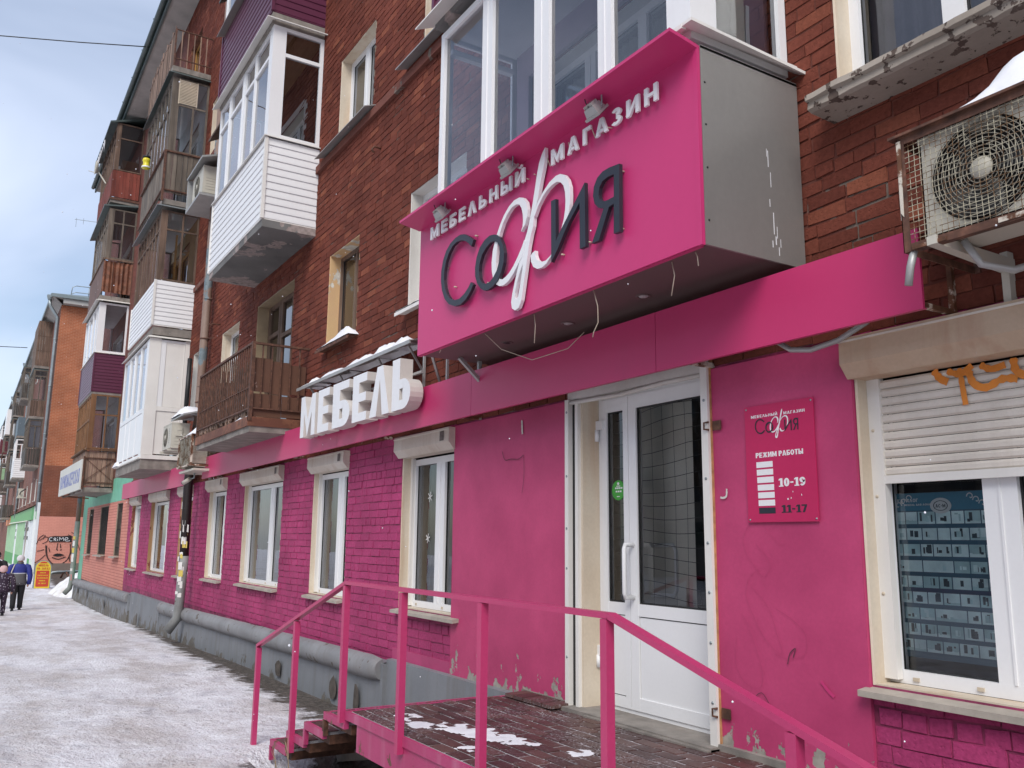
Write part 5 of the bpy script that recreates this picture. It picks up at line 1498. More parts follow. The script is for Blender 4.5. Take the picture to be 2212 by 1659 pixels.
# ------------------------------------------------------------------ the big pink shop sign
LOGO = {
'C':[(-0.608,0.29),(-0.686,0.339),(-0.757,0.379),(-0.828,0.396),(-0.908,0.393),(-0.99,0.372),(-1.062,0.329),(-1.115,0.261),(-1.143,0.177),(-1.145,0.095),(-1.122,0.008),(-1.07,-0.077),(-0.993,-0.139),(-0.892,-0.178),(-0.795,-0.185),(-0.71,-0.162),(-0.644,-0.118),(-0.598,-0.074),(-0.638,-0.044),(-0.679,-0.079),(-0.746,-0.114),(-0.823,-0.133),(-0.904,-0.125),(-0.977,-0.094),(-1.035,-0.04),(-1.073,0.023),(-1.092,0.091),(-1.088,0.163),(-1.061,0.237),(-1.014,0.297),(-0.951,0.338),(-0.88,0.353),(-0.799,0.341),(-0.728,0.311),(-0.68,0.278),(-0.64,0.243)],
'o':[(-0.284,0.232),(-0.354,0.244),(-0.425,0.231),(-0.497,0.193),(-0.544,0.129),(-0.566,0.05),(-0.561,-0.019),(-0.529,-0.083),(-0.479,-0.133),(-0.422,-0.166),(-0.359,-0.175),(-0.289,-0.163),(-0.229,-0.138),(-0.178,-0.086),(-0.146,-0.022),(-0.139,0.049),(-0.16,0.119),(-0.198,0.18),(-0.245,0.216)],
'oh':[(-0.282,0.179),(-0.337,0.184),(-0.399,0.165),(-0.462,0.123),(-0.496,0.065),(-0.504,0.008),(-0.489,-0.055),(-0.452,-0.098),(-0.399,-0.119),(-0.344,-0.118),(-0.291,-0.097),(-0.239,-0.054),(-0.21,0.003),(-0.199,0.066),(-0.209,0.118),(-0.24,0.158)],
'A':[(0.366,0.664),(0.369,0.595),(0.349,0.524),(0.312,0.428),(0.281,0.33),(0.235,0.221),(0.223,0.139),(0.196,0.085),(0.176,0.029),(0.15,-0.065),(0.124,-0.174),(0.1,-0.268),(0.078,-0.355),(0.044,-0.401),(-0.005,-0.409),(-0.045,-0.385),(-0.056,-0.339),(-0.042,-0.28),(-0.008,-0.194),(0.026,-0.116),(0.06,-0.047),(0.087,0.016),(0.107,0.057),(0.148,0.123),(0.181,0.207),(0.214,0.306),(0.24,0.399),(0.267,0.5),(0.293,0.577),(0.326,0.627)],
'Ah':[(0.093,-0.095),(0.054,-0.148),(0.02,-0.209),(-0.007,-0.28),(-0.011,-0.315),(0.012,-0.332),(0.035,-0.318),(0.053,-0.264),(0.073,-0.191),(0.089,-0.133)],
'B':[(0.071,0.147),(0.12,0.179),(0.149,0.233),(0.156,0.286),(0.138,0.347),(0.096,0.39),(0.046,0.409),(-0.025,0.411),(-0.098,0.386),(-0.164,0.342),(-0.223,0.278),(-0.275,0.203),(-0.316,0.116),(-0.331,0.028),(-0.326,-0.039),(-0.306,-0.102),(-0.267,-0.153),(-0.213,-0.181),(-0.153,-0.189),(-0.088,-0.174),(-0.023,-0.135),(0.032,-0.087),(0.088,-0.039),(0.135,0.057),(0.114,0.071),(0.087,0.032),(0.032,-0.028),(-0.024,-0.079),(-0.081,-0.116),(-0.132,-0.134),(-0.176,-0.141),(-0.214,-0.128),(-0.245,-0.093),(-0.265,-0.043),(-0.271,0.012),(-0.264,0.068),(-0.249,0.146),(-0.215,0.226),(-0.171,0.287),(-0.112,0.338),(-0.054,0.368),(0.004,0.371),(0.047,0.356),(0.076,0.32),(0.094,0.267),(0.098,0.217),(0.092,0.176)],
'D':[(0.232,0.229),(0.281,0.291),(0.347,0.346),(0.424,0.388),(0.5,0.406),(0.55,0.401),(0.599,0.377),(0.635,0.334),(0.659,0.274),(0.662,0.214),(0.659,0.156),(0.646,0.094),(0.622,0.036),(0.586,-0.011),(0.538,-0.063),(0.501,-0.096),(0.451,-0.134),(0.388,-0.176),(0.337,-0.188),(0.278,-0.182),(0.232,-0.156),(0.202,-0.11),(0.198,-0.066),(0.218,-0.053),(0.251,-0.045),(0.255,-0.079),(0.271,-0.11),(0.298,-0.132),(0.337,-0.148),(0.382,-0.152),(0.438,-0.134),(0.488,-0.085),(0.525,-0.037),(0.562,0.011),(0.592,0.075),(0.607,0.136),(0.611,0.194),(0.605,0.256),(0.587,0.307),(0.556,0.34),(0.513,0.36),(0.463,0.359),(0.399,0.343),(0.341,0.31),(0.288,0.265),(0.242,0.203)],
'I':[(0.457,0.241),(0.51,0.238),(0.513,-0.059),(0.55,-0.015),(0.833,0.237),(0.838,-0.187),(0.778,-0.187),(0.777,0.123),(0.658,0.025),(0.586,-0.055),(0.537,-0.114),(0.461,-0.187)],
'Y':[(1.171,0.237),(1.167,-0.19),(1.111,-0.186),(1.115,0.002),(1.068,-0.003),(0.965,-0.186),(0.895,-0.185),(1.016,0.004),(0.963,0.026),(0.925,0.066),(0.91,0.121),(0.921,0.18),(0.955,0.225),(1.009,0.247),(1.073,0.248)],
'Yh':[(1.118,0.189),(1.061,0.193),(1.008,0.185),(0.975,0.154),(0.967,0.108),(0.98,0.076),(1.017,0.049),(1.059,0.045),(1.116,0.046)],
}
SG = thing('shop_sign', 'large pink box sign with grey sides and raised lettering above the shop door', 'sign', (-4.9, 0, 1.56))
SX0, SX1, SY, SZ0, SZ1 = -6.65, -3.20, -.83, 1.56, 2.69
mb = MB(); mb.box(SX0, SX1-.035, SY, SY+.012, SZ0, SZ1); mb.box(SX1-.034, SX1-.002, SY-.004, SY+.020, SZ0-.004, SZ1+.02); mb.box(SX0, SX1-.035, SY+.013, SY+.04, SZ0-.004, SZ0+.012)
mb.build('front_panel', M_SIGN, SG)
mb = MB(); mb.box(SX1-.014, SX1, SY+.022, -.02, SZ0, SZ1+.03); mb.build('side_panel', M_GREYM, SG, label='grey metal side with white splashes')
mb = MB(); mb.box(SX0, SX0+.014, SY+.013, -.02, SZ0+.013, SZ1); mb.build('side_panel', M_SIGN, SG)
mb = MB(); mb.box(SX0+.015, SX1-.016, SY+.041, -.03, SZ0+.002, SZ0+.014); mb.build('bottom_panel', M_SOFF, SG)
mb = MB()
mb.hexa([(SX0-.02, -1.03, 2.725), (SX1+.0, -1.03, 2.725), (SX1, SY+.0, 2.69), (SX0-.02, SY, 2.69), (SX0-.02, -1.03, 2.745), (SX1, -1.03, 2.745), (SX1, SY+.0, 2.712), (SX0-.02, SY, 2.712)])
mb.build('visor', M_SIGN, SG)
mb = MB(); mb.box(SX0, SX1, SY+.02, -.02, 2.70, 2.715); mb.build('top_panel', M_GREYM, SG)
mb = MB(); mb.hexa([(SX1-.02, SY-.09, 2.80), (SX1+.055, SY-.09, 2.80), (SX1+.055, .08, 2.76), (SX1-.02, .08, 2.80), (SX1-.02, SY-.09, 2.818), (SX1+.055, SY-.09, 2.818), (SX1+.055, .08, 2.778), (SX1-.02, .08, 2.818)])
mb.box(SX1-.45, SX1-.02, SY-.092, SY-.06, 2.79, 2.817)
mb.build('drip_ledge', M_PVCW, SG)
mb = MB()
for i, (y, z, l, wv) in enumerate([(-.30, 2.12, .10, .006), (-.285, 2.0, .09, .005), (-.30, 1.88, .045, .006), (-.31, 2.18, .05, .004), (-.275, 1.72, .13, .007), (-.262, 1.66, .05, .009), (-.25, 1.70, .07, .005), (-.24, 1.6, .05, .007), (-.29, 1.64, .04, .007), (-.225, 1.65, .05, .005)]):
    mb.poly([(SX1+.0012, y-wv/2, z), (SX1+.0012, y+wv/2, z), (SX1+.0012, y+wv/2, z+l), (SX1+.0012, y-wv/2, z+l)])
mb.build('paint_splash', M_LETW, SG)
mb = MB()
for z in (1.7, 2.0, 2.25, 2.5): mb.lathe((SX1, SY+.05, z), [(0, .004), (.006, .003), (.007, 0)], 8, axis='X')
mb.build('rivet', M_BLACK, SG)
for key, mat_, hs, yo in (('A', M_LETW, ['Ah'], .0), ('B', M_LETW, [], .0035), ('D', M_LETW, [], .0025), ('C', M_NAVY, [], .006), ('o', M_NAVY, ['oh'], .012), ('I', M_NAVY, [], .012), ('Y', M_NAVY, ['Yh'], .006)):
    mb = MB()
    polytri(mb, LOGO[key], [LOGO[q] for q in hs], -.872-yo, -.852-yo+.006, -5.0, 2.0)
    mb.build('letter', mat_, SG)
letters('МЕБЕЛЬНЫЙ', -6.375, -4.90, 2.513, .108, -.872, -.857, 'letter', M_LETW, SG, gap=.34, t=.22, h=.19)
letters('МАГАЗИН', -4.562, -3.487, 2.502, .110, -.872, -.857, 'letter', M_LETW, SG, gap=.34, t=.22, h=.19)
mb = MB()
for i in range(34): mb.tube([(-6.33+.085*i+random.uniform(-.01, .01), -.857, 2.53+random.choice((0, .07))), (-6.33+.085*i, -.828, 2.53)], .004, 5)
for (x, z) in ((-5.62, 2.33), (-5.95, 2.0), (-6.1, 2.2), (-5.3, 2.2), (-5.42, 1.9), (-4.02, 2.2), (-4.17, 1.85), (-3.84, 2.2), (-3.85, 1.84), (-4.1, 1.84), (-4.46, 1.85)): mb.tube([(x, -.857, z), (x, -.828, z)], .006, 5)
mb.build('standoff', M_CERAM, SG, kind='stuff')
for i, (x, y, lit) in enumerate([(-5.78, -.46, 0), (-5.0, -.42, 1), (-4.15, -.43, 1)]):
    mb = MB(); mb.lathe((x, y, SZ0+.002), [(.052, -.002), (.050, -.006), (.036, -.006), (.034, -.001)], 16); mb.build('downlight', M_SOFF, SG)
    mb = MB(); mb.lathe((x, y, SZ0-.001), [(.033, 0), (.02, -.008), (.0, -.010)], 14); mb.build('downlight_lens', M_ALU if lit else M_BLACK, SG)
for pts in ([(-4.93, -.76, 1.565), (-4.92, -.755, 1.48), (-4.94, -.75, 1.36)], [(-4.22, -.78, 1.565), (-4.19, -.77, 1.45), (-4.20, -.76, 1.35), (-4.26, -.75, 1.30), (-4.27, -.75, 1.27)], [(-3.53, -.75, 1.565), (-3.515, -.745, 1.48), (-3.55, -.74, 1.37)],
            [(-3.33, -.76, 1.565), (-3.315, -.76, 1.53), (-3.315, -.755, 1.48)], [(-5.62, -.76, 1.565), (-5.55, -.65, 1.44), (-5.35, -.5, 1.34), (-5.1, -.35, 1.40), (-4.95, -.31, 1.50)], [(-6.3, -.78, 1.565), (-6.33, -.78, 1.535)]):
    mb = MB(); mb.tube(pts, .0032, 5); mb.build('loose_wire', M_CERAM, SG)
mb = MB(); mb.bar((-6.55, -.27, 1.56), (-6.55, -.27, 1.22), .03); mb.bar((-6.5, -.5, 1.56), (-6.55, -.05, 1.2), .03)
mb.bar((-7.70, -.25, 1.82), (-7.70, -.25, 1.47), .022); mb.bar((-7.45, -.3, 1.80), (-7.62, -.08, 1.47), .022); mb.bar((-7.2, -.25, 1.82), (-7.2, -.25, 1.47), .022)
mb.build('bracket', M_ALU, SG)

for i, x in enumerate((-6.06, -5.02, -3.99)):
    FL = thing('floodlight', ['small floodlight at the far end of the pink visor above the word start', 'middle floodlight hanging from the pink visor', 'floodlight on the pink visor nearest to the grey side panel'][i], 'floodlight', (x, -.95, 2.70), 'floodlights clipped to the sign visor')
    c0 = Vector((x, -.935, 2.635))
    a = Vector((0, .75, -.66)).normalized(); u = Vector((1, 0, 0)); v = a.cross(u)
    def bx(mb, s0, s1, hw, hh, hw2=None, hh2=None):
        hw2 = hw2 or hw; hh2 = hh2 or hh
        p = []
        for s, ww, h_ in ((s0, hw, hh), (s1, hw2, hh2)):
            for (sx_, sy_) in ((-1, -1), (1, -1), (1, 1), (-1, 1)): p.append(c0+a*s+u*sx_*ww+v*sy_*h_)
        mb.hexa(p)
    mb = MB(); bx(mb, -.035, .012, .045, .035, .055, .045); mb.build('housing', M_ALU, FL)
    mb = MB(); bx(mb, .013, .030, .066, .056); mb.build('bezel', M_ALU, FL)
    mb = MB(); bx(mb, .031, .034, .055, .045); mb.build('lens', M_GLASSB, FL)
    mb = MB()
    for k in range(6): bx(mb, -.05+.0001*k, -.036, .002, .03); c0 = c0+u*.0
    for k in range(7):
        q = c0+u*(-.036+.012*k)-a*.045
        mb.bar(q-v*.03, q+v*.03, .004, .02, upv=tuple(a))
    mb.build('cooling_fin', M_ALU, FL)
    mb = MB(); mb.bar(c0+u*.07, c0+u*.07+Vector((0, .0, .085)), .012, .004); mb.bar(c0-u*.07, c0-u*.07+Vector((0, 0, .085)), .012, .004); mb.bar(c0-u*.07+Vector((0, 0, .083)), c0+u*.07+Vector((0, 0, .083)), .012, .004)
    mb.build('bracket', M_STEELG, FL)
    mb = MB(); mb.tube([c0-u*.03-a*.03, c0-u*.05+Vector((0, -.03, .06)), c0-u*.04+Vector((0, -.06, .11)), c0-u*.02+Vector((0, -.03, .13))], .004, 5); mb.build('cable', M_BLACK, FL)

# ------------------------------------------------------------------ pink fascia bands
FB = thing('fascia_band', 'long pink fascia band running over the shop windows and door', 'fascia', (-9.6, -.2, 1.09))
for a, b in ((-16.96, -13.42), (-13.415, -9.95), (-9.945, -6.66), (-6.655, -4.205), (-4.20, -2.33)):
    mb = MB(); mb.box(a, b, -.29, -.275, 1.09, 1.485); mb.build('panel', M_BAND, FB)
mb = MB(); mb.box(-16.95, -2.34, -.273, -.245, 1.095, 1.112); mb.build('bottom_lip', M_BAND, FB)
mb = MB(); mb.box(-2.36, -2.335, -.272, -.0, 1.10, 1.125); mb.box(-2.36, -2.335, -.03, 0, 1.126, 1.36); mb.box(-2.36, -2.335, -.272, -.0, 1.44, 1.465)
for x in (-4.0, -7.0, -9.0, -11.9, -14.2, -16.6): mb.box(x, x+.03, -.272, 0, 1.11, 1.14); mb.box(x, x+.03, -.272, 0, 1.42, 1.45)
mb.build('bracket', M_RUSTW, FB)
FB2 = thing('fascia_band', 'shorter pink fascia band past the black drainpipe next to the salmon wall', 'fascia', (-23, -.2, 1.06))
for a, b in ((-27.35, -23.6), (-23.595, -18.5)):
    mb = MB(); mb.box(a, b, -.20, -.185, 1.07, 1.50); mb.build('panel', M_BAND, FB2)
mb = MB(); mb.box(-27.34, -27.325, -.184, 0, 1.08, 1.49); mb.build('end_return', M_BAND, FB2)
mb = MB(); mb.tube([(-3.32, -.16, 1.14), (-3.22, -.16, 1.07), (-3.08, -.16, 1.045), (-2.92, -.14, 1.07), (-2.75, -.12, 1.14)], .016, 8); mb.build('conduit', M_ALU, FB)

# ------------------------------------------------------------------ МЕБЕЛЬ channel letters and the little roof over them
LS = thing('letter_sign', 'white three-dimensional letters reading МЕБЕЛЬ standing on the pink band', 'sign', (-9.2, -.47, 1.26))
for ch, a, b in (('М', -10.78, -10.24), ('Е', -10.14, -9.76), ('Б', -9.64, -9.10), ('Е', -9.02, -8.62), ('Л', -8.53, -8.02), ('Ь', -7.96, -7.53)):
    letters(ch, a, b, 1.262, .52, -.475, -.335, 'letter', M_LETW, LS, t=.30 if ch != 'М' else .24, h=.18, sidem=M_LETS)
mb = MB()
for z in (1.36, 1.62): mb.box(-10.75, -7.6, -.333, -.30, z, z+.025)
mb.build('mounting_rail', M_ALU, LS)
CN = thing('canopy', 'narrow snow-topped metal canopy above the white letters', 'canopy', (-9.7, 0, 2.03))
mb = MB(); mb.hexa([(-11.55, -.30, 2.02), (-7.95, -.30, 2.02), (-7.95, .0, 2.10), (-11.55, 0, 2.10), (-11.55, -.30, 2.026), (-7.95, -.30, 2.026), (-7.95, 0, 2.106), (-11.55, 0, 2.106)])
mb.box(-11.55, -7.95, -.305, -.29, 1.99, 2.03); mb.build('sheet', M_ALU, CN)
mb = MB()
for x in (-11.3, -10.2, -9.0, -8.2): mb.bar((x, -.26, 2.02), (x, -.02, 2.08), .03); mb.bar((x, -.2, 2.03), (x, -.01, 1.75), .02)
mb.build('bracket', M_ALU, CN)
random.seed(3)
for i, (a, b, hh) in enumerate([(-11.45, -11.2, .05), (-11.15, -10.95, .08), (-10.8, -9.9, .075), (-9.85, -9.0, .085), (-8.98, -8.5, .10), (-8.5, -8.12, .095)]):
    snowcap(CN, a, b, -.30, -.02, 2.03, hh, seed=20+i, nx=16)

# ------------------------------------------------------------------ opening-hours plaque
PQ = thing('hours_plaque', 'pink opening-hours plaque with black and white print beside the door', 'plaque', (-3.445, -.02, .46))
mb = MB(); mb.box(-3.70, -3.19, -.034, -.028, .122, .812); mb.build('board', paint('plaque_pink', (.50, .018, .10), .38, .03, 1), PQ)
mb = MB()
for (x, z) in ((-3.685, .795), (-3.205, .795), (-3.685, .137), (-3.205, .137)): mb.lathe((x, -.034, z), [(0, -.004), (.005, -.003), (.006, 0)], 8, axis='Y')
mb.build('screw', M_STEELG, PQ)
letters('МЕБЕЛЬНЫЙ', -3.647, -3.447, .738, .017, -.0352, -.034, 'print_line', M_LETW, PQ, joined=True, gap=.26)
letters('МАГАЗИН', -3.40, -3.25, .736, .017, -.0352, -.034, 'print_line', M_LETW, PQ, joined=True, gap=.26)
k_ = .322/2.316
for key, mat_, hs, yo in (('A', M_LETW, ['Ah'], .0), ('B', M_LETW, [], .0004), ('D', M_LETW, [], .0002), ('C', M_NAVY, [], .0008), ('o', M_NAVY, ['oh'], .0012), ('I', M_NAVY, [], .0012), ('Y', M_NAVY, ['Yh'], .0008)):
    mb = MB()
    polytri(mb, [(x*k_, z*k_*1.12) for x, z in LOGO[key]], [[(x*k_, z*k_*1.12) for x, z in LOGO[q]] for q in hs], -.0355-yo, -.0345-yo+.0004, -3.460, .668)
    mb.build('logo_letter', mat_, PQ)
letters('РЕЖИМ', -3.622, -3.464, .499, .030, -.0352, -.034, 'print_line', M_LETW, PQ, joined=True, gap=.12, t=.27)
letters('РАБОТЫ', -3.448, -3.274, .499, .030, -.0352, -.034, 'print_line', M_LETW, PQ, joined=True, gap=.12, t=.27)
for i in range(7):
    z1 = .474-i*.0447
    x0 = -3.62+.0012*i
    mb = MB(); mb.box(x0, x0+.123, -.0352, -.034, z1-.034, z1); mb.build('day_bar', M_LETW if i < 6 else M_NAVY, PQ)
letters('10-19', -3.457, -3.268, .322, .048, -.0352, -.034, 'print_line', M_LETW, PQ, joined=True, gap=.12, t=.27)
letters('11-17', -3.444, -3.266, .174, .043, -.0352, -.034, 'print_line', M_NAVY, PQ, joined=True, gap=.12, t=.27)
mb = MB()
for (x, z, w_) in ((-3.40, .245, .012), (-3.375, .25, .006), (-3.30, .265, .005), (-3.36, .285, .004)): mb.poly([(x, -.0353, z), (x+w_, -.0353, z+.003), (x+w_*.6, -.0353, z+.012), (x, -.0353, z+.008)])
mb.build('scratch', M_LETW, PQ)

# ------------------------------------------------------------------ air conditioners
def aircon(label, x0, x1, y0, y1, z0, z1, fanx, fanr, cage=None, arms=True, snow=None, text=False):
    A = thing('air_conditioner', label, 'air conditioner', ((x0+x1)/2, y1, z0), 'outdoor air conditioner units')
    mb = MB(); cx, cz = fanx, (z0+z1)/2
    mb.box(x0, x0+.006, y0, y1, z0, z1); mb.box(x1-.006, x1, y0, y1, z0, z1); mb.box(x0+.006, x1-.006, y0, y1, z0, z0+.006); mb.box(x0+.006, x1-.006, y1-.01, y1, z0+.006, z1-.02); mb.box(x0-.006, x1+.006, y0-.006, y1+.006, z1-.02, z1+.006)
    n_ = 40; R_ = []
    for k in range(n_):                               # front sheet with the round fan opening
        a = 2*pi*k/n_; ca, sa = cos(a), sin(a)
        t = min(((x1-cx) if ca > 0 else (x0-cx))/ca if abs(ca) > 1e-6 else 9, ((z1-.02-cz) if sa > 0 else (z0-cz))/sa if abs(sa) > 1e-6 else 9)
        R_.append(((cx+fanr*ca, cz+fanr*sa), (cx+t*ca, cz+t*sa)))
    for k in range(n_):
        (p, q), (p2, q2) = R_[k], R_[(k+1) % n_]
        mb.poly([(p[0], y0, p[1]), (q[0], y0, q[1]), (q2[0], y0, q2[1]), (p2[0], y0, p2[1])])
    for (ex, ez) in ((x0, z0), (x1, z0), (x1, z1-.02), (x0, z1-.02)):
        for k in range(n_):
            q, q2 = R_[k][1], R_[(k+1) % n_][1]
            if min(abs(q[0]-ex), abs(q2[0]-ex)) < 1e-6 and min(abs(q[1]-ez), abs(q2[1]-ez)) < 1e-6: mb.poly([(q[0], y0, q[1]), (ex, y0, ez), (q2[0], y0, q2[1])])
    for k in range(5): mb.box(x1-.0, x1+.006, y0+.05, y1-.04, z0+.08+k*.06, z0+.095+k*.06)
    b = mb.build('casing', M_ACW, A)
    cz = (z0+z1)/2; cx = fanx
    mb = MB(); mb.lathe((cx, y0, cz), [(fanr+.002, .0), (fanr, .10), (0, .12)], 40, axis='Y'); mb.build('fan_recess', M_BLACK, A)
    mb = MB()
    for k in range(3):
        a = k*2*pi/3
        q = [(cx+.03*cos(a), y0+.05, cz+.03*sin(a)), (cx+fanr*.9*cos(a-.2), y0+.03, cz+fanr*.9*sin(a-.2)), (cx+fanr*.92*cos(a+.75), y0+.07, cz+fanr*.92*sin(a+.75)), (cx+.05*cos(a+1.2), y0+.08, cz+.05*sin(a+1.2))]
        mb.poly(q); mb.poly(q[::-1])
    mb.build('fan_blade', paint('fan_grey', (.025, .025, .024), .5), A)
    mb = MB()
    nr = 14 if fanr > .2 and cage and cage[0] > -3 else 7
    for i in range(1, nr+1):
        r_ = fanr*i/nr
        pts = [(cx+r_*cos(2*pi*t/28), y0-.012, cz+r_*sin(2*pi*t/28)) for t in range(29)]
        mb.tube(pts, .0021, 4, cap=False)
    for k in range(16):
        a = 2*pi*k/16; mb.tube([(cx+.04*cos(a), y0-.008, cz+.04*sin(a)), (cx+fanr*cos(a+.35), y0-.008, cz+fanr*sin(a+.35))], .0016, 4)
    mb.build('fan_guard', paint('guard_grey', (.30, .28, .23), .5), A)
    mb = MB(); mb.lathe((cx, y0-.014, cz), [(.0, -.004), (.045, -.003), (.048, .006)], 18, axis='Y'); mb.build('fan_hub', M_ACW, A)
    if arms:
        for x in (x0+.03, x1-.08):
            mb = MB(); mb.hexa([(x, y0-.05, z0-.05), (x+.045, y0-.05, z0-.05), (x+.045, -.0, z0-.075), (x, .0, z0-.075), (x, y0-.05, z0-.012), (x+.045, y0-.05, z0-.012), (x+.045, 0, z0-.012), (x, 0, z0-.012)]); mb.box(x+.005, x+.04, -.05, 0, z0-.25, z0+.02); mb.build('support_arm', M_ACW, A)
    return A

AC1 = aircon('rusty caged air conditioner with snow on top above the right-hand shop window', -2.12, -1.28, -.56, -.26, 1.315, 1.77, -1.85, .222, cage=(-2.2,))
CG = (-2.205, -1.10, -.60, -.05, 1.265, 1.80)
mb = MB()
x0, x1, y0, y1, z0, z1 = CG
for x in (x0, x1-.03): mb.box(x, x+.035, y0, y0+.004, z0, z1); mb.box(x, x+.004, y0, y0+.04, z0, z1); mb.box(x, x+.03, y1-.01, y1, z0, z1)
for z in (z0, z1-.035): mb.box(x0+.036, x1-.031, y0+.0005, y0+.005, z, z+.035); mb.box(x0-.001, x0+.004, y0+.041, y1-.011, z, z+.035); mb.box(x0+.005, x1, y0+.006, y0+.036, z+(.0 if z == z0 else .031), z+(.004 if z == z0 else .035))
mb.build('cage_frame', M_RUST, AC1, label='brown rusty angle-iron cage frame')
mb = MB(); mb.box(x0-.006, x0-.0015, y0+.005, y0+.05, 1.42, z1-.01); mb.hexa([(x0+.001, y0-.004, 1.45), (x0+.014, y0-.004, 1.43), (x0+.014, y0-.0005, 1.43), (x0+.001, y0-.0005, 1.45), (x0+.001, y0-.004, z1-.015), (x0+.022, y0-.004, z1-.015), (x0+.022, y0-.0005, z1-.015), (x0+.001, y0-.0005, z1-.015)]); mb.box(x0+.04, x0+.20, y0-.004, y0-.001, z0+.004, z0+.02); mb.box(x0+.42, x0+.6, y0-.004, y0-.001, z0+.008, z0+.028); mb.build('paint_remnant', M_RUSTW, AC1)
mb = MB()
n = int((x1-x0)/.0255)
for k in range(1, n): x = x0+k*.0255; mb.tube([(x+.002*sin(k), y0+.008, z0+.02), (x, y0+.006, (z0+z1)/2), (x, y0+.008, z1-.02)], .0016, 4, cap=False)
for k in range(1, int((z1-z0)/.0255)): z = z0+k*.0255; mb.tube([(x0+.01, y0+.003, z), ((x0+x1)/2, y0+.002, z+.003*sin(k*2)), (x1-.01, y0+.003, z)], .0016, 4, cap=False)
mb.build('cage_mesh', rustmat('rusty_cream_wire', (.50, .46, .34), (.20, .11, .05), amt=.47, scale=12), AC1)
mb = MB(); mb.box(x0-.03, x1+.05, y0-.02, y1, z1, z1+.012); mb.build('cage_lid', M_RUST, AC1)
snowcap(AC1, x0+.10, x1+.25, y0-.012, y1, z1+.012, .25, seed=31, nx=30, ny=12, top=lambda u: .15+1.0*min(1, u*1.9)**.9)
mb = MB(); mb.tube([(-2.17, -.58, 1.27), (-2.19, -.585, 1.2), (-2.205, -.585, 1.12)], .017, 8); mb.build('conduit', M_ALU, AC1)
mb = MB(); mb.tube([(-2.02, -.45, 1.3), (-1.98, -.40, 1.19), (-1.9, -.3, 1.16), (-1.82, -.2, 1.2), (-1.78, -.1, 1.3)], .017, 8); mb.build('conduit', M_ALU, AC1)

AC2 = aircon('caged air conditioner with rusty frame directly above the black drainpipe', -17.5, -16.7, -.57, -.28, 1.36, 1.82, -17.15, .2)
x0, x1, y0, y1, z0, z1 = (-17.64, -16.5, -.62, -.04, 1.30, 1.88)
mb = MB()
for x in (x0, x1-.04): mb.box(x, x+.04, y0, y0+.04, z0, z1); mb.box(x, x+.03, y1-.03, y1, z0, z1)
for z in (z0, z1-.03): mb.box(x0+.041, x1-.041, y0+.002, y0+.03, z, z+.03); mb.box(x1-.035, x1-.002, y0+.041, y1-.031, z, z+.03); mb.box(x0+.002, x0+.035, y0+.041, y1-.031, z, z+.03)
mb.build('cage_frame', M_RUSTW, AC2)
mb = MB()
for k in range(1, 22): z = z0+k*.026; mb.tube([(x0+.02, y0+.012, z), (x1-.02, y0+.012, z)], .004, 4, cap=False); mb.tube([(x1-.02, y0+.04, z), (x1-.02, y1, z)], .0025, 4, cap=False)
for k in range(1, 30): x = x0+k*.038; mb.tube([(x, y0+.016, z0), (x, y0+.016, z1)], .003, 4, cap=False)
mb.build('cage_mesh', rustmat('dirty_cream_wire', (.36, .33, .27), (.2, .12, .06), amt=.45), AC2)
snowcap(AC2, x0+.1, x1+.05, y0, y1, z1, .22, seed=33, top=lambda u: .2+u)
mb = MB(); mb.box(x0+.0, x1+.1, y0+.05, y1, z0-.09, z0-.05); mb.build('drip_tray', M_ACW, AC2)
AC3 = aircon('pale air conditioner hanging in front of the white panelled balcony', -18.85, -18.0, -.70, -.36, 1.74, 2.24, -18.55, .19)
mb = MB(); mb.box(-17.995, -17.975, -.62, -.5, 1.98, 2.16); mb.box(-17.975, -17.968, -.60, -.52, 2.09, 2.12); mb.tube([(-17.97, -.52, 2.0), (-17.93, -.45, 1.95), (-17.95, -.34, 1.96)], .008, 5); mb.build('terminal_box', M_ACW, AC3)
mb = MB(); mb.hexa([(-18.6, -.62, 2.33), (-17.4, -.62, 2.33), (-17.4, 0, 2.5), (-18.6, 0, 2.5), (-18.6, -.62, 2.36), (-17.4, -.62, 2.36), (-17.4, 0, 2.53), (-18.6, 0, 2.53)]); mb.build('hood', M_ALU, AC3)
snowcap(AC3, -18.6, -17.7, -.64, -.05, 2.38, .20, seed=40)
mb = MB()
for k in range(7): mb.box(-18.2, -18.185, -.7065, -.7055, 1.85+.045*k, 1.875+.045*k)
mb.build('maker_mark', M_BLACK, AC3)
AC4 = aircon('air conditioner under a small hood high beside the upper wooden balcony', -18.75, -17.75, -.52, -.2, 7.02, 7.6, -18.3, .22)
mb = MB(); mb.hexa([(-18.95, -.62, 7.66), (-17.5, -.62, 7.66), (-17.5, 0, 7.86), (-18.95, 0, 7.86), (-18.95, -.62, 7.70), (-17.5, -.62, 7.70), (-17.5, 0, 7.9), (-18.95, 0, 7.9)]); mb.box(-18.95, -18.9, -.6, 0, 6.95, 7.66); mb.box(-18.95, -17.6, -.6, 0, 6.9, 6.95); mb.build('hood', M_ALU, AC4)

CM = thing('security_camera', 'small grey security camera on a bracket at the top of the black drainpipe', 'camera', (-17.3, -.4, 1.1))
mb = MB(); mb.tube([(-17.42, -.52, 1.03), (-17.27, -.44, 1.10)], .04, 12); mb.build('camera_body', M_ACW, CM)
mb = MB(); mb.tube([(-17.435, -.528, 1.022), (-17.42, -.52, 1.03)], .034, 12); mb.build('lens', M_BLACK, CM)
mb = MB(); mb.tube([(-17.28, -.44, 1.1), (-17.18, -.38, 1.12), (-17.18, -.38, 1.24)], .016, 8); mb.box(-17.2, -17.15, -.4, -.35, 1.2, 1.27); mb.build('bracket', M_STEELG, CM)
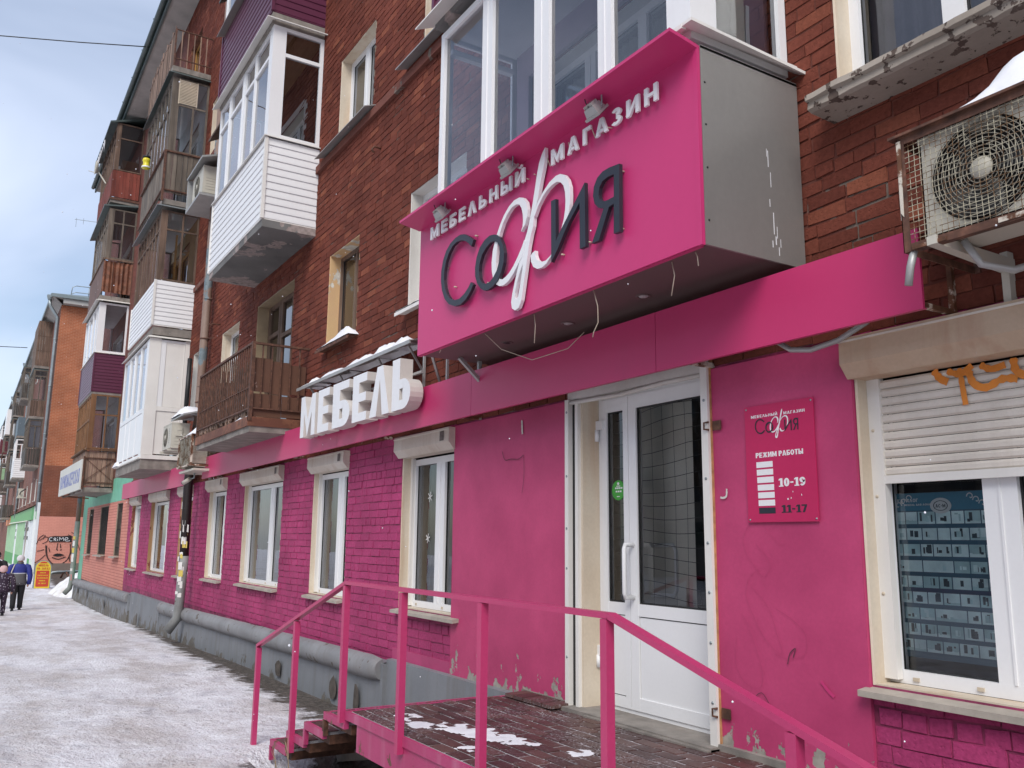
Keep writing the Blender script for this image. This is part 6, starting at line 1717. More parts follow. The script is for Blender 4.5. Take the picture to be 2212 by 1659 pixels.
# ------------------------------------------------------------------ porch, steps and railing
PZ = -1.22
PO = thing('porch', 'raised entrance porch paved with small brown tiles and edged in pink steel', 'porch', (-4.7, -.75, -1.9))
M_TILE = None
def tilemat():
    m, n, b, o = newmat('brown_paver')
    oi = node(n, 'ShaderNodeObjectInfo')
    v = wpos(n)
    c = ramp(n, oi.outputs['Random'], [(0, (.050, .021, .019)), (.5, (.072, .030, .026)), (1, (.105, .050, .042))])
    c = mixc(n, 1.0, c, ramp(n, noise(n, v, 5, 5), [(.3, .75), (.7, 1.25)]), 'MULTIPLY')
    fr = math_(n, 'MULTIPLY', ramp(n, noise(n, v, 55, 5, .75), [(.52, 0), (.64, 1)]), ramp(n, noise(n, v, 2.3, 4), [(.44, .05), (.64, .85)]))
    c = mixc(n, fr, c, (.52, .50, .53))
    n.links.new(c, b.inputs['Base Color'])
    b.inputs['Roughness'].default_value = .5
    addbump(n, b, noise(n, v, 70, 4), .3, .004)
    return m
M_TILE = tilemat()
M_JOINT = paint('frosty_joint', (.40, .375, .385), .9, .65, 4, fine=.4)
mb = MB(); mb.box(-6.22, -3.14, -1.50, -.02, PZ-.06, PZ-.0025); mb.build('deck_slab', M_JOINT, PO)
tw, tl = .105, .205
base = []
for q in range(3):
    mb = MB(); j = lambda: random.uniform(-.003, .003)
    ox_, oz_ = -6.1+q*.21, PZ
    t = [(-tl/2+.011, -tw/2+.010, .003+j()), (tl/2-.011, -tw/2+.010, .003+j()), (tl/2-.011, tw/2-.010, .003+j()), (-tl/2+.011, tw/2-.010, .003+j())]
    e = [(-tl/2+.008, -tw/2+.008, -.008), (tl/2-.008, -tw/2+.008, -.008), (tl/2-.008, tw/2-.008, -.008), (-tl/2+.008, tw/2-.008, -.008)]
    mb.v = [(a+ox_, b-1.43, c+oz_) for a, b, c in t+e]; mb.f = [(0, 1, 2, 3)]+[(k, 4+k, 4+(k+1) % 4, (k+1) % 4) for k in range(4)]; mb.m = [0]*5; mb.sm = [False]*5
    base.append(mb.build('paving_tile', M_TILE, PO, origin=(-6.1+q*.21, -1.43, PZ)))
nx, ny = int(3.05/tl), int(1.44/tw)
for j in range(ny+1):
    y = -1.435+j*tw
    if y > -.05: break
    x = -6.20+tl/2-(tl/2 if j % 2 else 0)
    i = 0
    while x < -3.2:
        if x-tl/2 >= -6.215-.11:
            if not (j == 0 and i < 3 and j % 2 == 0): 
                o = dup(random.choice(base), PO, (max(x, -6.11), y, PZ+random.uniform(-.0015, .0015)))
                if x < -6.15: o.scale = (.5, 1, 1); o.location.x = -6.16-ORG[PO.name][0]
        x += tl; i += 1
for q, b_ in enumerate(base): b_.location = (-6.10+q*tl-ORG[PO.name][0], -1.435-ORG[PO.name][1], PZ-ORG[PO.name][2])
# curb of larger pavers against the wall left of the door, and the snow patches
for k in range(5):
    mb = MB(); x = -6.18+.02*k; mb.hexa([(-6.15+.13*k, -.22, PZ+.012), (-6.03+.13*k, -.22, PZ+.012), (-6.03+.13*k, -.03, PZ+.012), (-6.15+.13*k, -.03, PZ+.012), (-6.145+.13*k, -.215, PZ+.035), (-6.035+.13*k, -.215, PZ+.035), (-6.035+.13*k, -.03, PZ+.04), (-6.145+.13*k, -.03, PZ+.04)])
    mb.build('border_paver', M_TILE, PO)
mb = MB(); mb.box(-6.2, -5.56, -.03, .0, PZ-.02, PZ+.045); mb.box(-3.99, -2.9, -.05, -.0, PZ-.02, PZ+.04); mb.build('mortar_fillet', M_CONCOLD, PO)
from mathutils import noise as mn
mb = MB(); NX, NY = 150, 70
hm = {}
for j in range(NY+1):
    for i in range(NX+1):
        x = -6.15+2.9*i/NX; y = -1.46+1.3*j/NY
        s = mn.noise((x*1.6, y*1.9, 7))*.6+mn.noise((x*4.5, y*5, 2))*.5+mn.noise((x*14, y*16, 4))*.35
        cl = 0
        for (bx, by, rx, ry, a) in ((-5.15, -1.10, .45, .18, .55), (-5.55, -1.28, .35, .12, .35), (-4.72, -1.33, .25, .1, .5), (-5.0, -.95, .6, .2, .2), (-4.45, -.85, .5, .2, .2), (-4.15, -.6, .5, .18, .15), (-3.9, -1.0, .5, .25, .2), (-5.9, -1.2, .2, .1, .25)):
            cl += a*math.exp(-((x-bx)/rx)**2-((y-by)/ry)**2)
        hm[i, j] = (x, y, PZ+.001+.022*(s*.60+cl*1.15-.40))
for j in range(NY):
    for i in range(NX):
        q = [hm[i, j], hm[i+1, j], hm[i+1, j+1], hm[i, j+1]]
        if max(p[2] for p in q) > PZ+.0035:
            mb.poly([(p[0], p[1], max(min(p[2], PZ+.012), PZ-.004)) for p in q], 0, True)
mb.build('snow_patch', M_SNOW, PO, kind='stuff')
# steel edge: angle frame, deep beam, legs
M_PEDGE = peel('pink_steel_edge', (.40, .036, .125), (.47, .055, .17), (.17, .07, .045), thr=.62, scale=7, rough=.5, streak=.4, streakcol=(.55, .30, .38))
mb = MB(); mb.box(-6.22, -3.13, -1.525, -1.50, PZ-.055, PZ+.004); mb.box(-6.225, -6.20, -1.50, -.03, PZ-.055, PZ+.003); mb.build('edge_angle', M_PEDGE, PO)
mb = MB(); mb.box(-6.02, -3.13, -1.512, -1.492, PZ-.24, PZ-.056); mb.build('edge_beam', M_PEDGE, PO)
mb = MB()
for x in (-5.5, -3.6): mb.box(x, x+.1, -1.2, -1.1, -2.0, PZ-.06)
mb.build('support_leg', M_CONCOLD, PO)
mb = MB(); mb.box(-6.2, -5.9, -1.45, -.1, PZ-.07, PZ-.0605); mb.build('under_plate', M_RUST, PO)
# steps going down on both sides
def stair(sgn, xa):
    for k in range(4):
        z = -1.295-.145*k; a = xa+sgn*.43*k; b = xa+sgn*.43*(k+1)
        x0, x1 = min(a, b), max(a, b)
        mb = MB(); mb.box(x0+.02, x1-.02, -1.49, -.16, z-.03, z-.0025); s = mb.build('step', M_JOINT, PO)
        for j in range(12):
            for i in range(2):
                o = dup(random.choice(base), s, (x0+.115+.205*i, -1.435+j*tw, z)); o.name = 'paving_tile'
        mb = MB(); mb.box(x0, x1, -1.525, -1.49, z-.05, z+.006); mb.box(x0 if sgn < 0 else x1-.025, x0+.025 if sgn < 0 else x1, -1.489, -.16, z-.055, z+.005); mb.build('step_edge', M_PEDGE, s)
        xe = x0 if sgn < 0 else x1
        mb = MB(); mb.box(xe-.018, xe+.018, -1.524, -1.488, z-.17, z-.051); mb.build('step_riser_post', M_RUST if k in (0, 2) else M_PEDGE, s)
        mb = MB(); mb.box(x0+.03, x1-.02, -1.46, -.2, z-.10, z-.031); mb.build('step_frame', M_RUST, s)
stair(-1, -6.225); stair(1, -3.125)
mb = MB(); mb.hexa([(-8.0, -.9, -2.0), (-6.0, -.9, -1.55), (-6.0, -.75, -1.55), (-8.0, -.75, -2.0), (-8.0, -.9, -1.92), (-6.0, -.9, -1.42), (-6.0, -.75, -1.42), (-8.0, -.75, -1.92)]); mb.build('stringer', M_CONCOLD, PO)
RL = thing('railing', 'pink square-tube handrail running along the porch and down its steps', 'railing', (-4.7, -1.54, -1.3))
yr = -1.535
zt = -.315
P = [(-8.42, -.985), (-6.25, zt), (-3.12, zt-.005), (-1.0, -.94)]
for (xa, za), (xb, zb) in zip(P, P[1:]):
    mb = MB(); mb.bar((xa, yr, za), (xb, yr, zb), .048, .026); mb.build('handrail', M_RAIL, RL)
mb = MB(); mb.bar((-8.435, yr, -.985), (-8.435, yr, -1.10), .046, .026); mb.build('handrail_end', M_RAIL, RL)
posts = [(-8.40, -1.90, -1.0), (-7.35, -1.72, -.68), (-6.26, -1.30, zt-.02), (-5.27, -1.32, zt-.02), (-4.245, -1.35, zt-.02), (-3.15, -1.32, zt-.02), (-2.13, -1.65, -.63), (-1.1, -1.9, -.93)]
for (x, zb, ztp) in posts:
    mb = MB(); mb.bar((x+.0, yr-.001, zb), (x, yr-.001, ztp), .046, .044); mb.build('post', M_RAIL, RL)
WD = thing('dry_weed', 'thin dry weed stalks growing from under the porch steps', 'weed', (-7.1, -1.65, -1.9))
mb = MB()
for (dx, hh, lean) in ((0, .42, .03), (.04, .36, -.05), (-.28, .2, .02), (-.3, .26, -.03)): mb.tube([(-7.0+dx, -1.66, -1.92), (-7.0+dx+lean*.4, -1.67, -1.92+hh*.6), (-7.0+dx+lean, -1.69, -1.92+hh)], [.004, .003, .002], 5); mb.tube([(-7.0+dx+lean*.4, -1.67, -1.92+hh*.6), (-7.0+dx+lean*.4-.08, -1.68, -1.92+hh*.85)], .002, 4)
mb.build('stalk', paint('dry_stalk', (.30, .23, .15), .9), WD)

# ------------------------------------------------------------------ hairdresser sign, dish, aerial, toy, cables
HS = thing('hairdresser_sign', 'long white sign board with blue letters under the brown glazed balcony', 'sign', (-34, -1, 1.5))
A_, B_ = Vector((-37.5, -1.0, 0)), Vector((-31.05, -.93, 0))
mb = MB(); mb.hexa([(-37.5, -1.03, 1.50), (-31.05, -.96, 1.50), (-31.05, -.91, 1.50), (-37.5, -.98, 1.50), (-37.5, -1.03, 2.47), (-31.05, -.96, 2.47), (-31.05, -.91, 2.47), (-37.5, -.98, 2.47)]); mb.build('board', paint('sign_white', (.62, .62, .57), .6, .06, .6, streak=.15, dirt=(.4, .38, .33)), HS)
H_ = letters('ПАРИКМАХЕРСКАЯ', -37.1, -31.4, 1.74, .46, -1.0, -.99, 'letter', paint('sign_blue', (.10, .13, .38), .5, .15, 3), HS, gap=.34, t=.17, h=.15)
for o in H_: o.rotation_euler = (0, 0, math.atan2(.07, 6.45)); o.location = Vector(o.location)
for o in H_:
    # letters were laid out in the sign's own axis; swing them about the left end of the board
    a = math.atan2(.07, 6.45); px, py = -37.5+34, -1.03+1
    lx, ly = o.location.x, o.location.y
    o.location.x = px+(lx-px)*cos(a)-(ly-py)*sin(a); o.location.y = py+(lx-px)*sin(a)+(ly-py)*cos(a)-.035
mb = MB(); mb.bar((-37.2, -.95, 1.52), (-37.2, 0, 1.46), .05); mb.bar((-34.6, -.95, 1.5), (-34.6, 0, 1.42), .05); mb.box(-37.3, -31.2, -.9, -.86, 1.44, 1.49); mb.build('bracket', M_RUST, HS)

DS = thing('satellite_dish', 'cream satellite dish sticking out beside the red boarded balcony', 'satellite dish', (-32.4, -1.15, 12.8))
mb = MB(); mb.lathe((-32.6, -1.28, 12.95), [(.0, .06), (.14, .045), (.24, -.02), (.25, -.02), (.15, .075), (0, .09)], 18, axis='Y'); mb.build('dish', M_ACW, DS)
mb = MB(); mb.bar((-32.6, -1.25, 12.9), (-32.5, -.92, 12.4), .04); mb.bar((-32.6, -1.2, 12.75), (-32.65, -1.5, 12.8), .02); mb.build('arm', M_ACW, DS)
TA = thing('tv_antenna', 'small rod aerial pointing out from the red boarded balcony', 'antenna', (-34.6, -.9, 11.6))
mb = MB(); mb.bar((-34.6, -.9, 11.62), (-35.1, -1.6, 11.75), .016); mb.bar((-35.05, -1.55, 11.45), (-35.05, -1.55, 11.80), .012); mb.bar((-34.9, -1.32, 11.55), (-34.9, -1.32, 11.78), .012); mb.build('aerial', M_STEELG, TA)
TY = thing('hanging_toy', 'yellow and white plastic bottle toy with black cap hanging off the wooden balcony', 'toy', (-22.4, -1.0, 9.3))
mb = MB(); mb.lathe((-22.43, -1.0, 9.16), [(0, 0), (.10, .01), (.105, .05), (.075, .11), (.08, .17), (.10, .21), (.085, .26), (.045, .29)], 14); mb.build('bottle_body', paint('toy_yellow', (.70, .60, .03), .4, .25, 9), TY)
mb = MB(); mb.lathe((-22.43, -1.0, 9.16), [(.106, .012), (.110, .03), (.106, .05)], 14); mb.build('white_rim', M_LETW, TY)
mb = MB(); mb.lathe((-22.43, -1.0, 9.16), [(.05, .285), (.095, .29), (.09, .33), (0, .345)], 14); mb.tube([(-22.43, -1.0, 9.5), (-22.43, -.9, 9.75)], .004, 4); mb.build('cap', M_BLACK, TY)
CB = MB(); CB.tube([(-26.08, -.66, 14.5), (-27.0, -2.5, 14.52), (-28.0, -4.54, 14.57), (-31.5, -11.6, 14.9), (-36, -21, 15.6)], .016, 5); setp(CB.build('overhead_cable', M_BLACK), 'thin dark overhead cable running from the eaves out over the street', 'cable')
CB = MB(); CB.tube([(-80, -1.0, 15.2), (-79.5, -8, 14.6), (-79, -22, 15.5)], .03, 5); setp(CB.build('overhead_cable', M_BLACK), 'faint overhead cable fixed to the eaves of the orange end-wall building', 'cable')
HK = MB(); HK.tube([(-9.62, .0, 4.86), (-9.60, -.1, 4.86), (-9.60, -.13, 4.82), (-9.60, -.12, 4.78), (-9.60, -.10, 4.79)], .012, 6); HK.build('wall_hook', M_RUST, BLD)
HK = MB(); HK.tube([(-17.6, .0, 4.24), (-17.6, -.16, 4.24), (-17.6, -.2, 4.20), (-17.6, -.24, 4.24)], .014, 6); HK.build('wall_hook', M_RUST, BLD)
CD = thing('downspout_tube', 'short black plastic tube fixed upright on the brick by the white panelled balcony', 'pipe', (-19.6, -.1, 2.6))
mb = MB(); mb.tube([(-19.75, -.12, 2.45), (-19.72, -.12, 3.9)], .05, 8); mb.build('tube', M_BLACK, CD)

# ------------------------------------------------------------------ snow heap, low pipe rail, pavement board
mb = MB(); NX, NY = 46, 34
for j in range(NY+1):
    for i in range(NX+1):
        u, v = i/NX, j/NY
        x = -46+9.0*u; y = -1.5+3.1*v
        rx, ry = (x+41.3)/3.4, (y-.55)/1.35
        hgt = max(0, 1-rx*rx-ry*ry)**1.1*.85
        hgt *= 1+.35*mn.noise((x*1.2, y*1.5, 3))+.15*mn.noise((x*4, y*4, 8))
        mb.v.append((x, y, gz(x)-.05+max(hgt, -.02)))
for j in range(NY):
    for i in range(NX):
        a = j*(NX+1)+i; mb.f.append((a, a+1, a+NX+2, a+NX+1)); mb.m.append(0); mb.sm.append(True)
m, n, b, o = newmat('dirty_heap_snow')
v = wpos(n)
c = mixc(n, ramp(n, noise(n, v, 2.2, 5), [(.42, 0), (.66, .75)]), (.80, .80, .81), (.52, .45, .36))
n.links.new(c, b.inputs['Base Color']); b.inputs['Roughness'].default_value = .8; addbump(n, b, noise(n, v, 7, 6), .6, .05)
setp(mb.build('snow_heap', m, origin=(-41.5, .2, -2.3)), 'shovelled heap of dirty snow behind the building corner', 'snow heap')
PR = thing('pipe_rail', 'low bent grey pipe rail standing before the mural wall', 'rail', (-52, .8, -2.1))
mb = MB(); mb.tube([(-52, .05, -2.15), (-52, .08, -1.95), (-52, .22, -1.83), (-52, .45, -1.80), (-52, 2.4, -1.74)], .055, 8); mb.build('rail_pipe', M_STEELG, PR)
mb = MB(); mb.tube([(-52.3, .62, -2.2), (-52, .74, -1.80)], .05, 8); mb.tube([(-51.7, 1.05, -2.2), (-52, .85, -1.80)], .05, 8); mb.build('rail_leg', M_RUST, PR)

SB = thing('sandwich_board', 'yellow arched pavement board with red panel advertising made-to-order furniture', 'sandwich board', (-45.06, -.74, gz(-45)+.0), rotz=radians(90), local=True)
def archpts(hw, z0, zs, zt, n=14): return [(-hw, z0), (hw, z0)]+[(hw*cos(pi*k/n), zs+(zt-zs)*sin(pi*k/n)) for k in range(n+1)]
def fr(poly, y0, y1, nm, mt, par=None):
    mb = MB(); mb.prism(poly, lambda p: (p[0], y0+.10*p[1], p[1]), lambda p: (p[0], y1+.10*p[1], p[1])); return mb.build(nm, mt, par or SB)
M_YEL = paint('board_yellow', (.72, .53, .03), .5, .06); M_REDB = paint('board_red', (.52, .05, .02), .5, .08)
fr(archpts(.335, 0, .92, 1.25), -.20, -.17, 'board', M_STEELG)
fr(archpts(.30, .03, .92, 1.215), -.206, -.201, 'face_panel', M_YEL)
fr([(-.235, .10), (.235, .10), (.255, .14), (.255, .76), (.235, .80), (-.235, .80), (-.255, .76), (-.255, .14)], -.212, -.207, 'red_panel', M_REDB)
fr([(-.15, 1.12), (.15, 1.12)]+[(.15*cos(pi*k/8), 1.12+.075*sin(pi*k/8)) for k in range(9)], -.212, -.207, 'red_arc', M_REDB)
def blet(txt, x0, x1, z0, hh, mt, y=-.214):
    o = letters(txt, x0, x1, z0, hh, y, y+.005, 'lettering', mt, SB, joined=True, gap=.14)[0]
    o.rotation_euler = (0, 0, 0)
    me = o.data
    for vt in me.vertices: vt.co.y += .10*vt.co.z
blet('МЕБЕЛЬ', -.20, .20, .985, .095, M_REDB); blet('НА ЗАКАЗ', -.25, .25, .845, .095, M_REDB)
for t_, hw, z in (('ЛЮБАЯ', .11, .68), ('КОРПУСНАЯ И', .20, .565), ('ВСТРОЕННАЯ', .20, .45), ('МЕБЕЛЬ', .12, .335), ('НА ЗАКАЗ', .15, .22)): blet(t_.replace('Ю', 'Н').replace('У', 'У'), -hw, hw, z, .055, M_YEL, -.219)
mb = MB(); mb.prism(archpts(.335, 0, .92, 1.22), lambda p: (p[0], .26-.26*p[1]/1.25-.02, p[1]), lambda p: (p[0], .29-.26*p[1]/1.25-.02, p[1])); mb.build('rear_leg', M_STEELG, SB)

# ------------------------------------------------------------------ people
def skinfig(name, joints, edges, mat, par, sub=2):
    me = bpy.data.meshes.new(name)
    me.from_pydata([j[0] for j in joints], edges, [])
    me.materials.append(mat)
    o = bpy.data.objects.new(name, me); COL.objects.link(o)
    o.parent = par; ORG[o.name] = (0, 0, 0)
    o.modifiers.new('skin', 'SKIN')
    sv = me.skin_vertices[0].data
    for k, j in enumerate(joints):
        r = j[1]; sv[k].radius = r if isinstance(r, tuple) else (r, r)
        sv[k].use_root = (k == 0)
    m_ = o.modifiers.new('smooth', 'SUBSURF'); m_.levels = sub; m_.render_levels = sub
    o.modifiers['skin'].use_smooth_shade = True
    return o

def loft(rings, mats, name, par, n=14, mats_i=None):
    """rings: (x, y, z, rx, ry)"""
    mb = MB()
    for (x, y, z, rx, ry) in rings:
        for k in range(n):
            a = 2*pi*k/n; mb.v.append((x+rx*cos(a), y+ry*sin(a), z))
    for i in range(len(rings)-1):
        for k in range(n):
            mb.f.append((i*n+k, i*n+(k+1) % n, (i+1)*n+(k+1) % n, (i+1)*n+k)); mb.m.append(mats_i[i] if mats_i else 0); mb.sm.append(True)
    mb.f.append(tuple(range(n-1, -1, -1))); mb.m.append(mats_i[0] if mats_i else 0); mb.sm.append(False)
    e = (len(rings)-1)*n; mb.f.append(tuple(range(e, e+n))); mb.m.append(mats_i[-1] if mats_i else 0); mb.sm.append(False)
    return mb.build(name, mats, par)

M_SKIN = paint('skin', (.50, .28, .20), .6, .05)
def person(label, loc, H, jacket, jm, trous, hatfn, width=1.0, rotz=90, stride=.16, arm=.0, jz=.46):
    PE = thing('person', label, 'person', loc, None, radians(rotz), local=True)
    h = H
    jo = [((0, 0, .53*h), .085*h), ((0, 0, .64*h), .075*h), ((0, .0, .76*h), .085*h), ((0, .0, .83*h), .04*h), ((0, .012, .87*h), .036*h), ((0, .022, .925*h), (.048*h, .056*h)), ((0, .012, .975*h), .036*h)]
    ed = [(0, 1), (1, 2), (2, 3), (3, 4), (4, 5), (5, 6)]
    for s in (-1, 1):
        k = len(jo); st = stride*s
        jo += [((s*.055*h, 0, .50*h), .060*h), ((s*.06*h, st*.45+.03, .28*h), .036*h), ((s*.06*h, st*.8-.02, .055*h), .024*h), ((s*.062*h, st*.8+.10, .022*h), .022*h)]
        ed += [(0, k), (k, k+1), (k+1, k+2), (k+2, k+3)]
        k = len(jo)
        jo += [((s*.115*h*width, 0, .80*h), .038*h), ((s*.150*h*width, -.02-st*.3, .64*h), .026*h), ((s*.145*h*width, .06-st*.45, .50*h), .020*h), ((s*.14*h*width, .08-st*.5, .455*h), .020*h), ((s*.138*h*width, .095-st*.5, .42*h), .014*h)]
        ed += [(2, k), (k, k+1), (k+1, k+2), (k+2, k+3), (k+3, k+4)]
    skinfig('body', jo, ed, M_SKIN, PE, 1)
    w = width
    T = [(0, 0, jz*h, .118*h*w, .085*h), (0, 0, (jz+.06)*h, .122*h*w, .088*h), (0, 0, .60*h, .110*h*w, .082*h), (0, 0, .665*h, .108*h*w, .08*h), (0, 0, .68*h, .108*h*w, .08*h), (0, 0, .70*h, .110*h*w, .08*h), (0, 0, .77*h, .118*h*w, .078*h), (0, 0, .815*h, .105*h*w, .065*h), (0, .005, .84*h, .06*h*w, .05*h), (0, .01, .855*h, .045*h, .043*h)]
    loft(T, jacket, 'jacket', PE, 16, jm)
    for s in (-1, 1):
        st = stride*s
        mb = MB(); mb.tube([(s*.075*h*w, 0, .815*h), (s*.118*h*w, 0, .79*h), (s*.140*h*w, -.015-st*.15, .72*h), (s*.158*h*w, -.025-st*.3, .63*h), (s*.158*h*w, .02-st*.4, .55*h), (s*.15*h*w, .06-st*.45, .475*h)], [.04*h, .052*h, .05*h, .044*h, .04*h, .035*h], 12)
        mb.build('sleeve', jacket[0], PE)
        mb = MB(); mb.tube([(s*.05*h, 0, .53*h), (s*.058*h, st*.2, .42*h), (s*.06*h, st*.45+.03, .28*h), (s*.061*h, st*.7, .14*h), (s*.062*h, st*.8-.01, .045*h)], [.072*h, .066*h, .052*h, .045*h, .043*h], 12)
        mb.build('trouser_leg', trous, PE)
        mb = MB(); mb.hexa([(s*.062*h-.042, st*.8-.07, 0), (s*.062*h+.042, st*.8-.07, 0), (s*.062*h+.045, st*.8+.19, 0), (s*.062*h-.045, st*.8+.19, 0), (s*.062*h-.036, st*.8-.06, .085), (s*.062*h+.036, st*.8-.06, .085), (s*.062*h+.032, st*.8+.16, .05), (s*.062*h-.032, st*.8+.16, .05)])
        mb.build('shoe', M_BLACK, PE)
    hatfn(PE, h)
    return PE
M_BLUE = paint('blue_jacket_cloth', (.020, .030, .21), .7, .12, 6); M_GREYJ = paint('grey_jacket_cloth', (.10, .10, .105), .75, .12, 6); M_STRIPE = paint('pale_piping', (.55, .57, .62), .6)
M_BLKC = paint('black_cloth', (.012, .012, .015), .8, .15, 8)
def hat_white(PE, h):
    mb = MB(); mb.lathe((0, .02, .905*h), [(.062*h, -.002*h), (.066*h, .02*h), (.066*h, .05*h), (.052*h, .08*h), (.02*h, .098*h), (0, .10*h)], 16); mb.build('hat', paint('white_knit', (.62, .60, .62), .9, .1, 40), PE)
    mb = MB(); mb.lathe((0, .012, .84*h), [(.055*h, 0), (.06*h, .015*h), (.058*h, .03*h), (.05*h, .04*h)], 14); mb.build('scarf', M_GREYJ, PE)
    mb = MB(); mb.tube([(-.14*h, -.09, .60*h), (-.13*h, -.11, .70*h), (-.10*h, -.095, .80*h), (-.085*h, -.03, .838*h), (-.08*h, .06, .80*h)], .016, 6); mb.build('bag_strap', paint('cream_bag', (.58, .54, .47), .7, .08, 5), PE)
    mb = MB()
    rings = [(-.155*h, -.06, .49*h, .02, .045), (-.158*h, -.07, .50*h, .055, .12), (-.155*h, -.07, .56*h, .06, .125), (-.15*h, -.075, .615*h, .04, .08), (-.145*h, -.085, .64*h, .016, .03)]
    loft(rings, [paint('cream_bag', (.58, .54, .47), .7, .08, 5)], 'shoulder_bag', PE, 12)
person('person in blue and grey jacket, white knitted hat and cream shoulder bag walking away', (-31.9, -2.34, gz(-31.9)+.01), 1.70, [M_BLUE, M_GREYJ, M_STRIPE], [1, 1, 1, 2, 0, 0, 0, 0, 0], M_BLKC, hat_white, 1.12)
def hat_black(PE, h):
    mb = MB(); mb.lathe((0, .02, .905*h), [(.064*h, -.01*h), (.068*h, .02*h), (.066*h, .05*h), (.05*h, .08*h), (0, .096*h)], 16); mb.build('hat', M_BLKC, PE)
    mb = MB(); mb.lathe((0, .02, .905*h), [(.0685*h, .005*h), (.0695*h, .02*h), (.069*h, .03*h)], 16); mb.build('hat_band', paint('grey_knit_band', (.22, .22, .24), .9, .4, 60), PE)
    mb = MB(); mb.lathe((0, .02, 1.0*h), [(0, -.012*h), (.02*h, 0), (.024*h, .012*h), (.015*h, .027*h), (0, .03*h)], 10); mb.build('pompom', M_BLKC, PE)
person('person in black jacket and black bobble hat at the edge of the snowy pavement', (-33.1, -2.97, gz(-33.1)+.01), 1.82, [M_BLKC], None, M_BLKC, hat_black, 1.1)
def dots(name):
    m, n, b, o = newmat(name)
    v = wpos(n); vo = node(n, 'ShaderNodeTexVoronoi', _Scale=16); n.links.new(v, vo.inputs['Vector'])
    c = mixc(n, ramp(n, vo.outputs['Distance'], [(.2, 1), (.26, 0)]), (.030, .016, .035), (.42, .38, .45))
    n.links.new(c, b.inputs['Base Color']); b.inputs['Roughness'].default_value = .75
    return m
M_DOT = dots('spotted_cloth')
def hat_pink(PE, h):
    mb = MB(); mb.lathe((0, .02, .895*h), [(.068*h, -.02*h), (.075*h, .02*h), (.072*h, .06*h), (.05*h, .095*h), (0, .108*h)], 16); mb.build('hat', paint('pale_pink_knit', (.60, .40, .40), .9, .1, 30), PE)
person('child in dark spotted snowsuit and pale pink hat, nearest of the three walkers', (-29.75, -2.86, gz(-29.75)+.01), 1.42, [M_DOT], None, M_DOT, hat_pink, 1.3)
# ------------------------------------------------------------------ the next house down the street, its end wall facing us
B2 = thing('apartment_building', 'five-storey house with orange brick end wall, painted mural and rows of old balconies', 'apartment building', (-75, 5, -2.2))
BX, BY = -56.0, -.40
M_OB = brickwall('orange_end_brick', (.37, .098, .036), (.42, .125, .05), (.46, .22, .13), plane='YZ', mort=.012, var=.28, bw=.26, bh=.0875)
M_OBD = brickwall('brown_lower_brick', (.19, .055, .028), (.22, .068, .034), (.24, .10, .065), plane='YZ', mort=.010, var=.3)
M_MUR = brickwall('salmon_mural_wall', (.66, .28, .21), (.69, .30, .225), (.58, .22, .165), plane='YZ', mort=.008, var=.08)
mb = MB()
mb.poly([(BX, BY, 4.0), (BX, 12, 4.0), (BX, 12, 13.4), (BX, BY, 13.4)]); mb.build('end_wall', M_OB, B2)
mb = MB(); mb.poly([(BX, BY, 1.12), (BX, 12, 1.12), (BX, 12, 4.0), (BX, BY, 4.0)]); mb.build('end_wall', M_OBD, B2)
mb = MB(); mb.poly([(BX, BY, -1.47), (BX, 12, -1.47), (BX, 12, 1.12), (BX, BY, 1.12)]); mb.build('end_wall', M_MUR, B2, label='salmon painted lower end wall carrying the face mural')
mb = MB(); mb.box(BX-.1, BX+.03, BY, 12, -2.4, -1.47); mb.build('plinth', paint('brown_grey_plinth', (.20, .155, .13), .8, .12), B2)
mb = MB(); mb.box(BX-.1, BX+.05, BY, 12, -2.05, -1.93); mb.build('plinth', M_DARK, B2)
HF = [(-62.2, -61.2, 2.15, 3.5), (-66.6, -65.5, 2.15, 3.5), (-71.3, -70.2, 2.15, 3.5), (-75.4, -74.4, 2.15, 3.5), (-80.2, -79.2, 2.15, 3.5), (-85.0, -84.0, 2.15, 3.5), (-90.5, -89.4, 2.15, 3.5),
      (-58.9, -58.1, 5.2, 6.6), (-70.4, -69.2, 5.2, 6.6), (-73.0, -72.0, 5.2, 6.6), (-84, -83, 5.2, 6.6), (-70.4, -69.2, 8.2, 9.6), (-73.0, -72.0, 8.2, 9.6), (-70.4, -69.2, 11.2, 12.6), (-73, -72, 11.2, 12.6), (-66.4, -65.2, -1.75, .75)]
rs = [(-140, BX, -2.6, 13.4)]
for h in HF: rs = sub(rs, h)
mb = MB()
for (a, b, c, d) in rs: mb.poly([(a, BY, c), (b, BY, c), (b, BY, d), (a, BY, d)])
mb.build('street_wall', brickwall('brown_street_brick', (.17, .06, .04), (.20, .07, .045), (.20, .12, .09)), B2)
mb = MB(); mb.poly([(-140, BY, -2.6), (-140, 12, -2.6), (-140, 12, 13.4), (-140, BY, 13.4)]); mb.poly([(-140, 12, -2.6), (BX, 12, -2.6), (BX, 12, 13.4), (-140, 12, 13.4)]); mb.build('back_wall', M_OBD, B2)
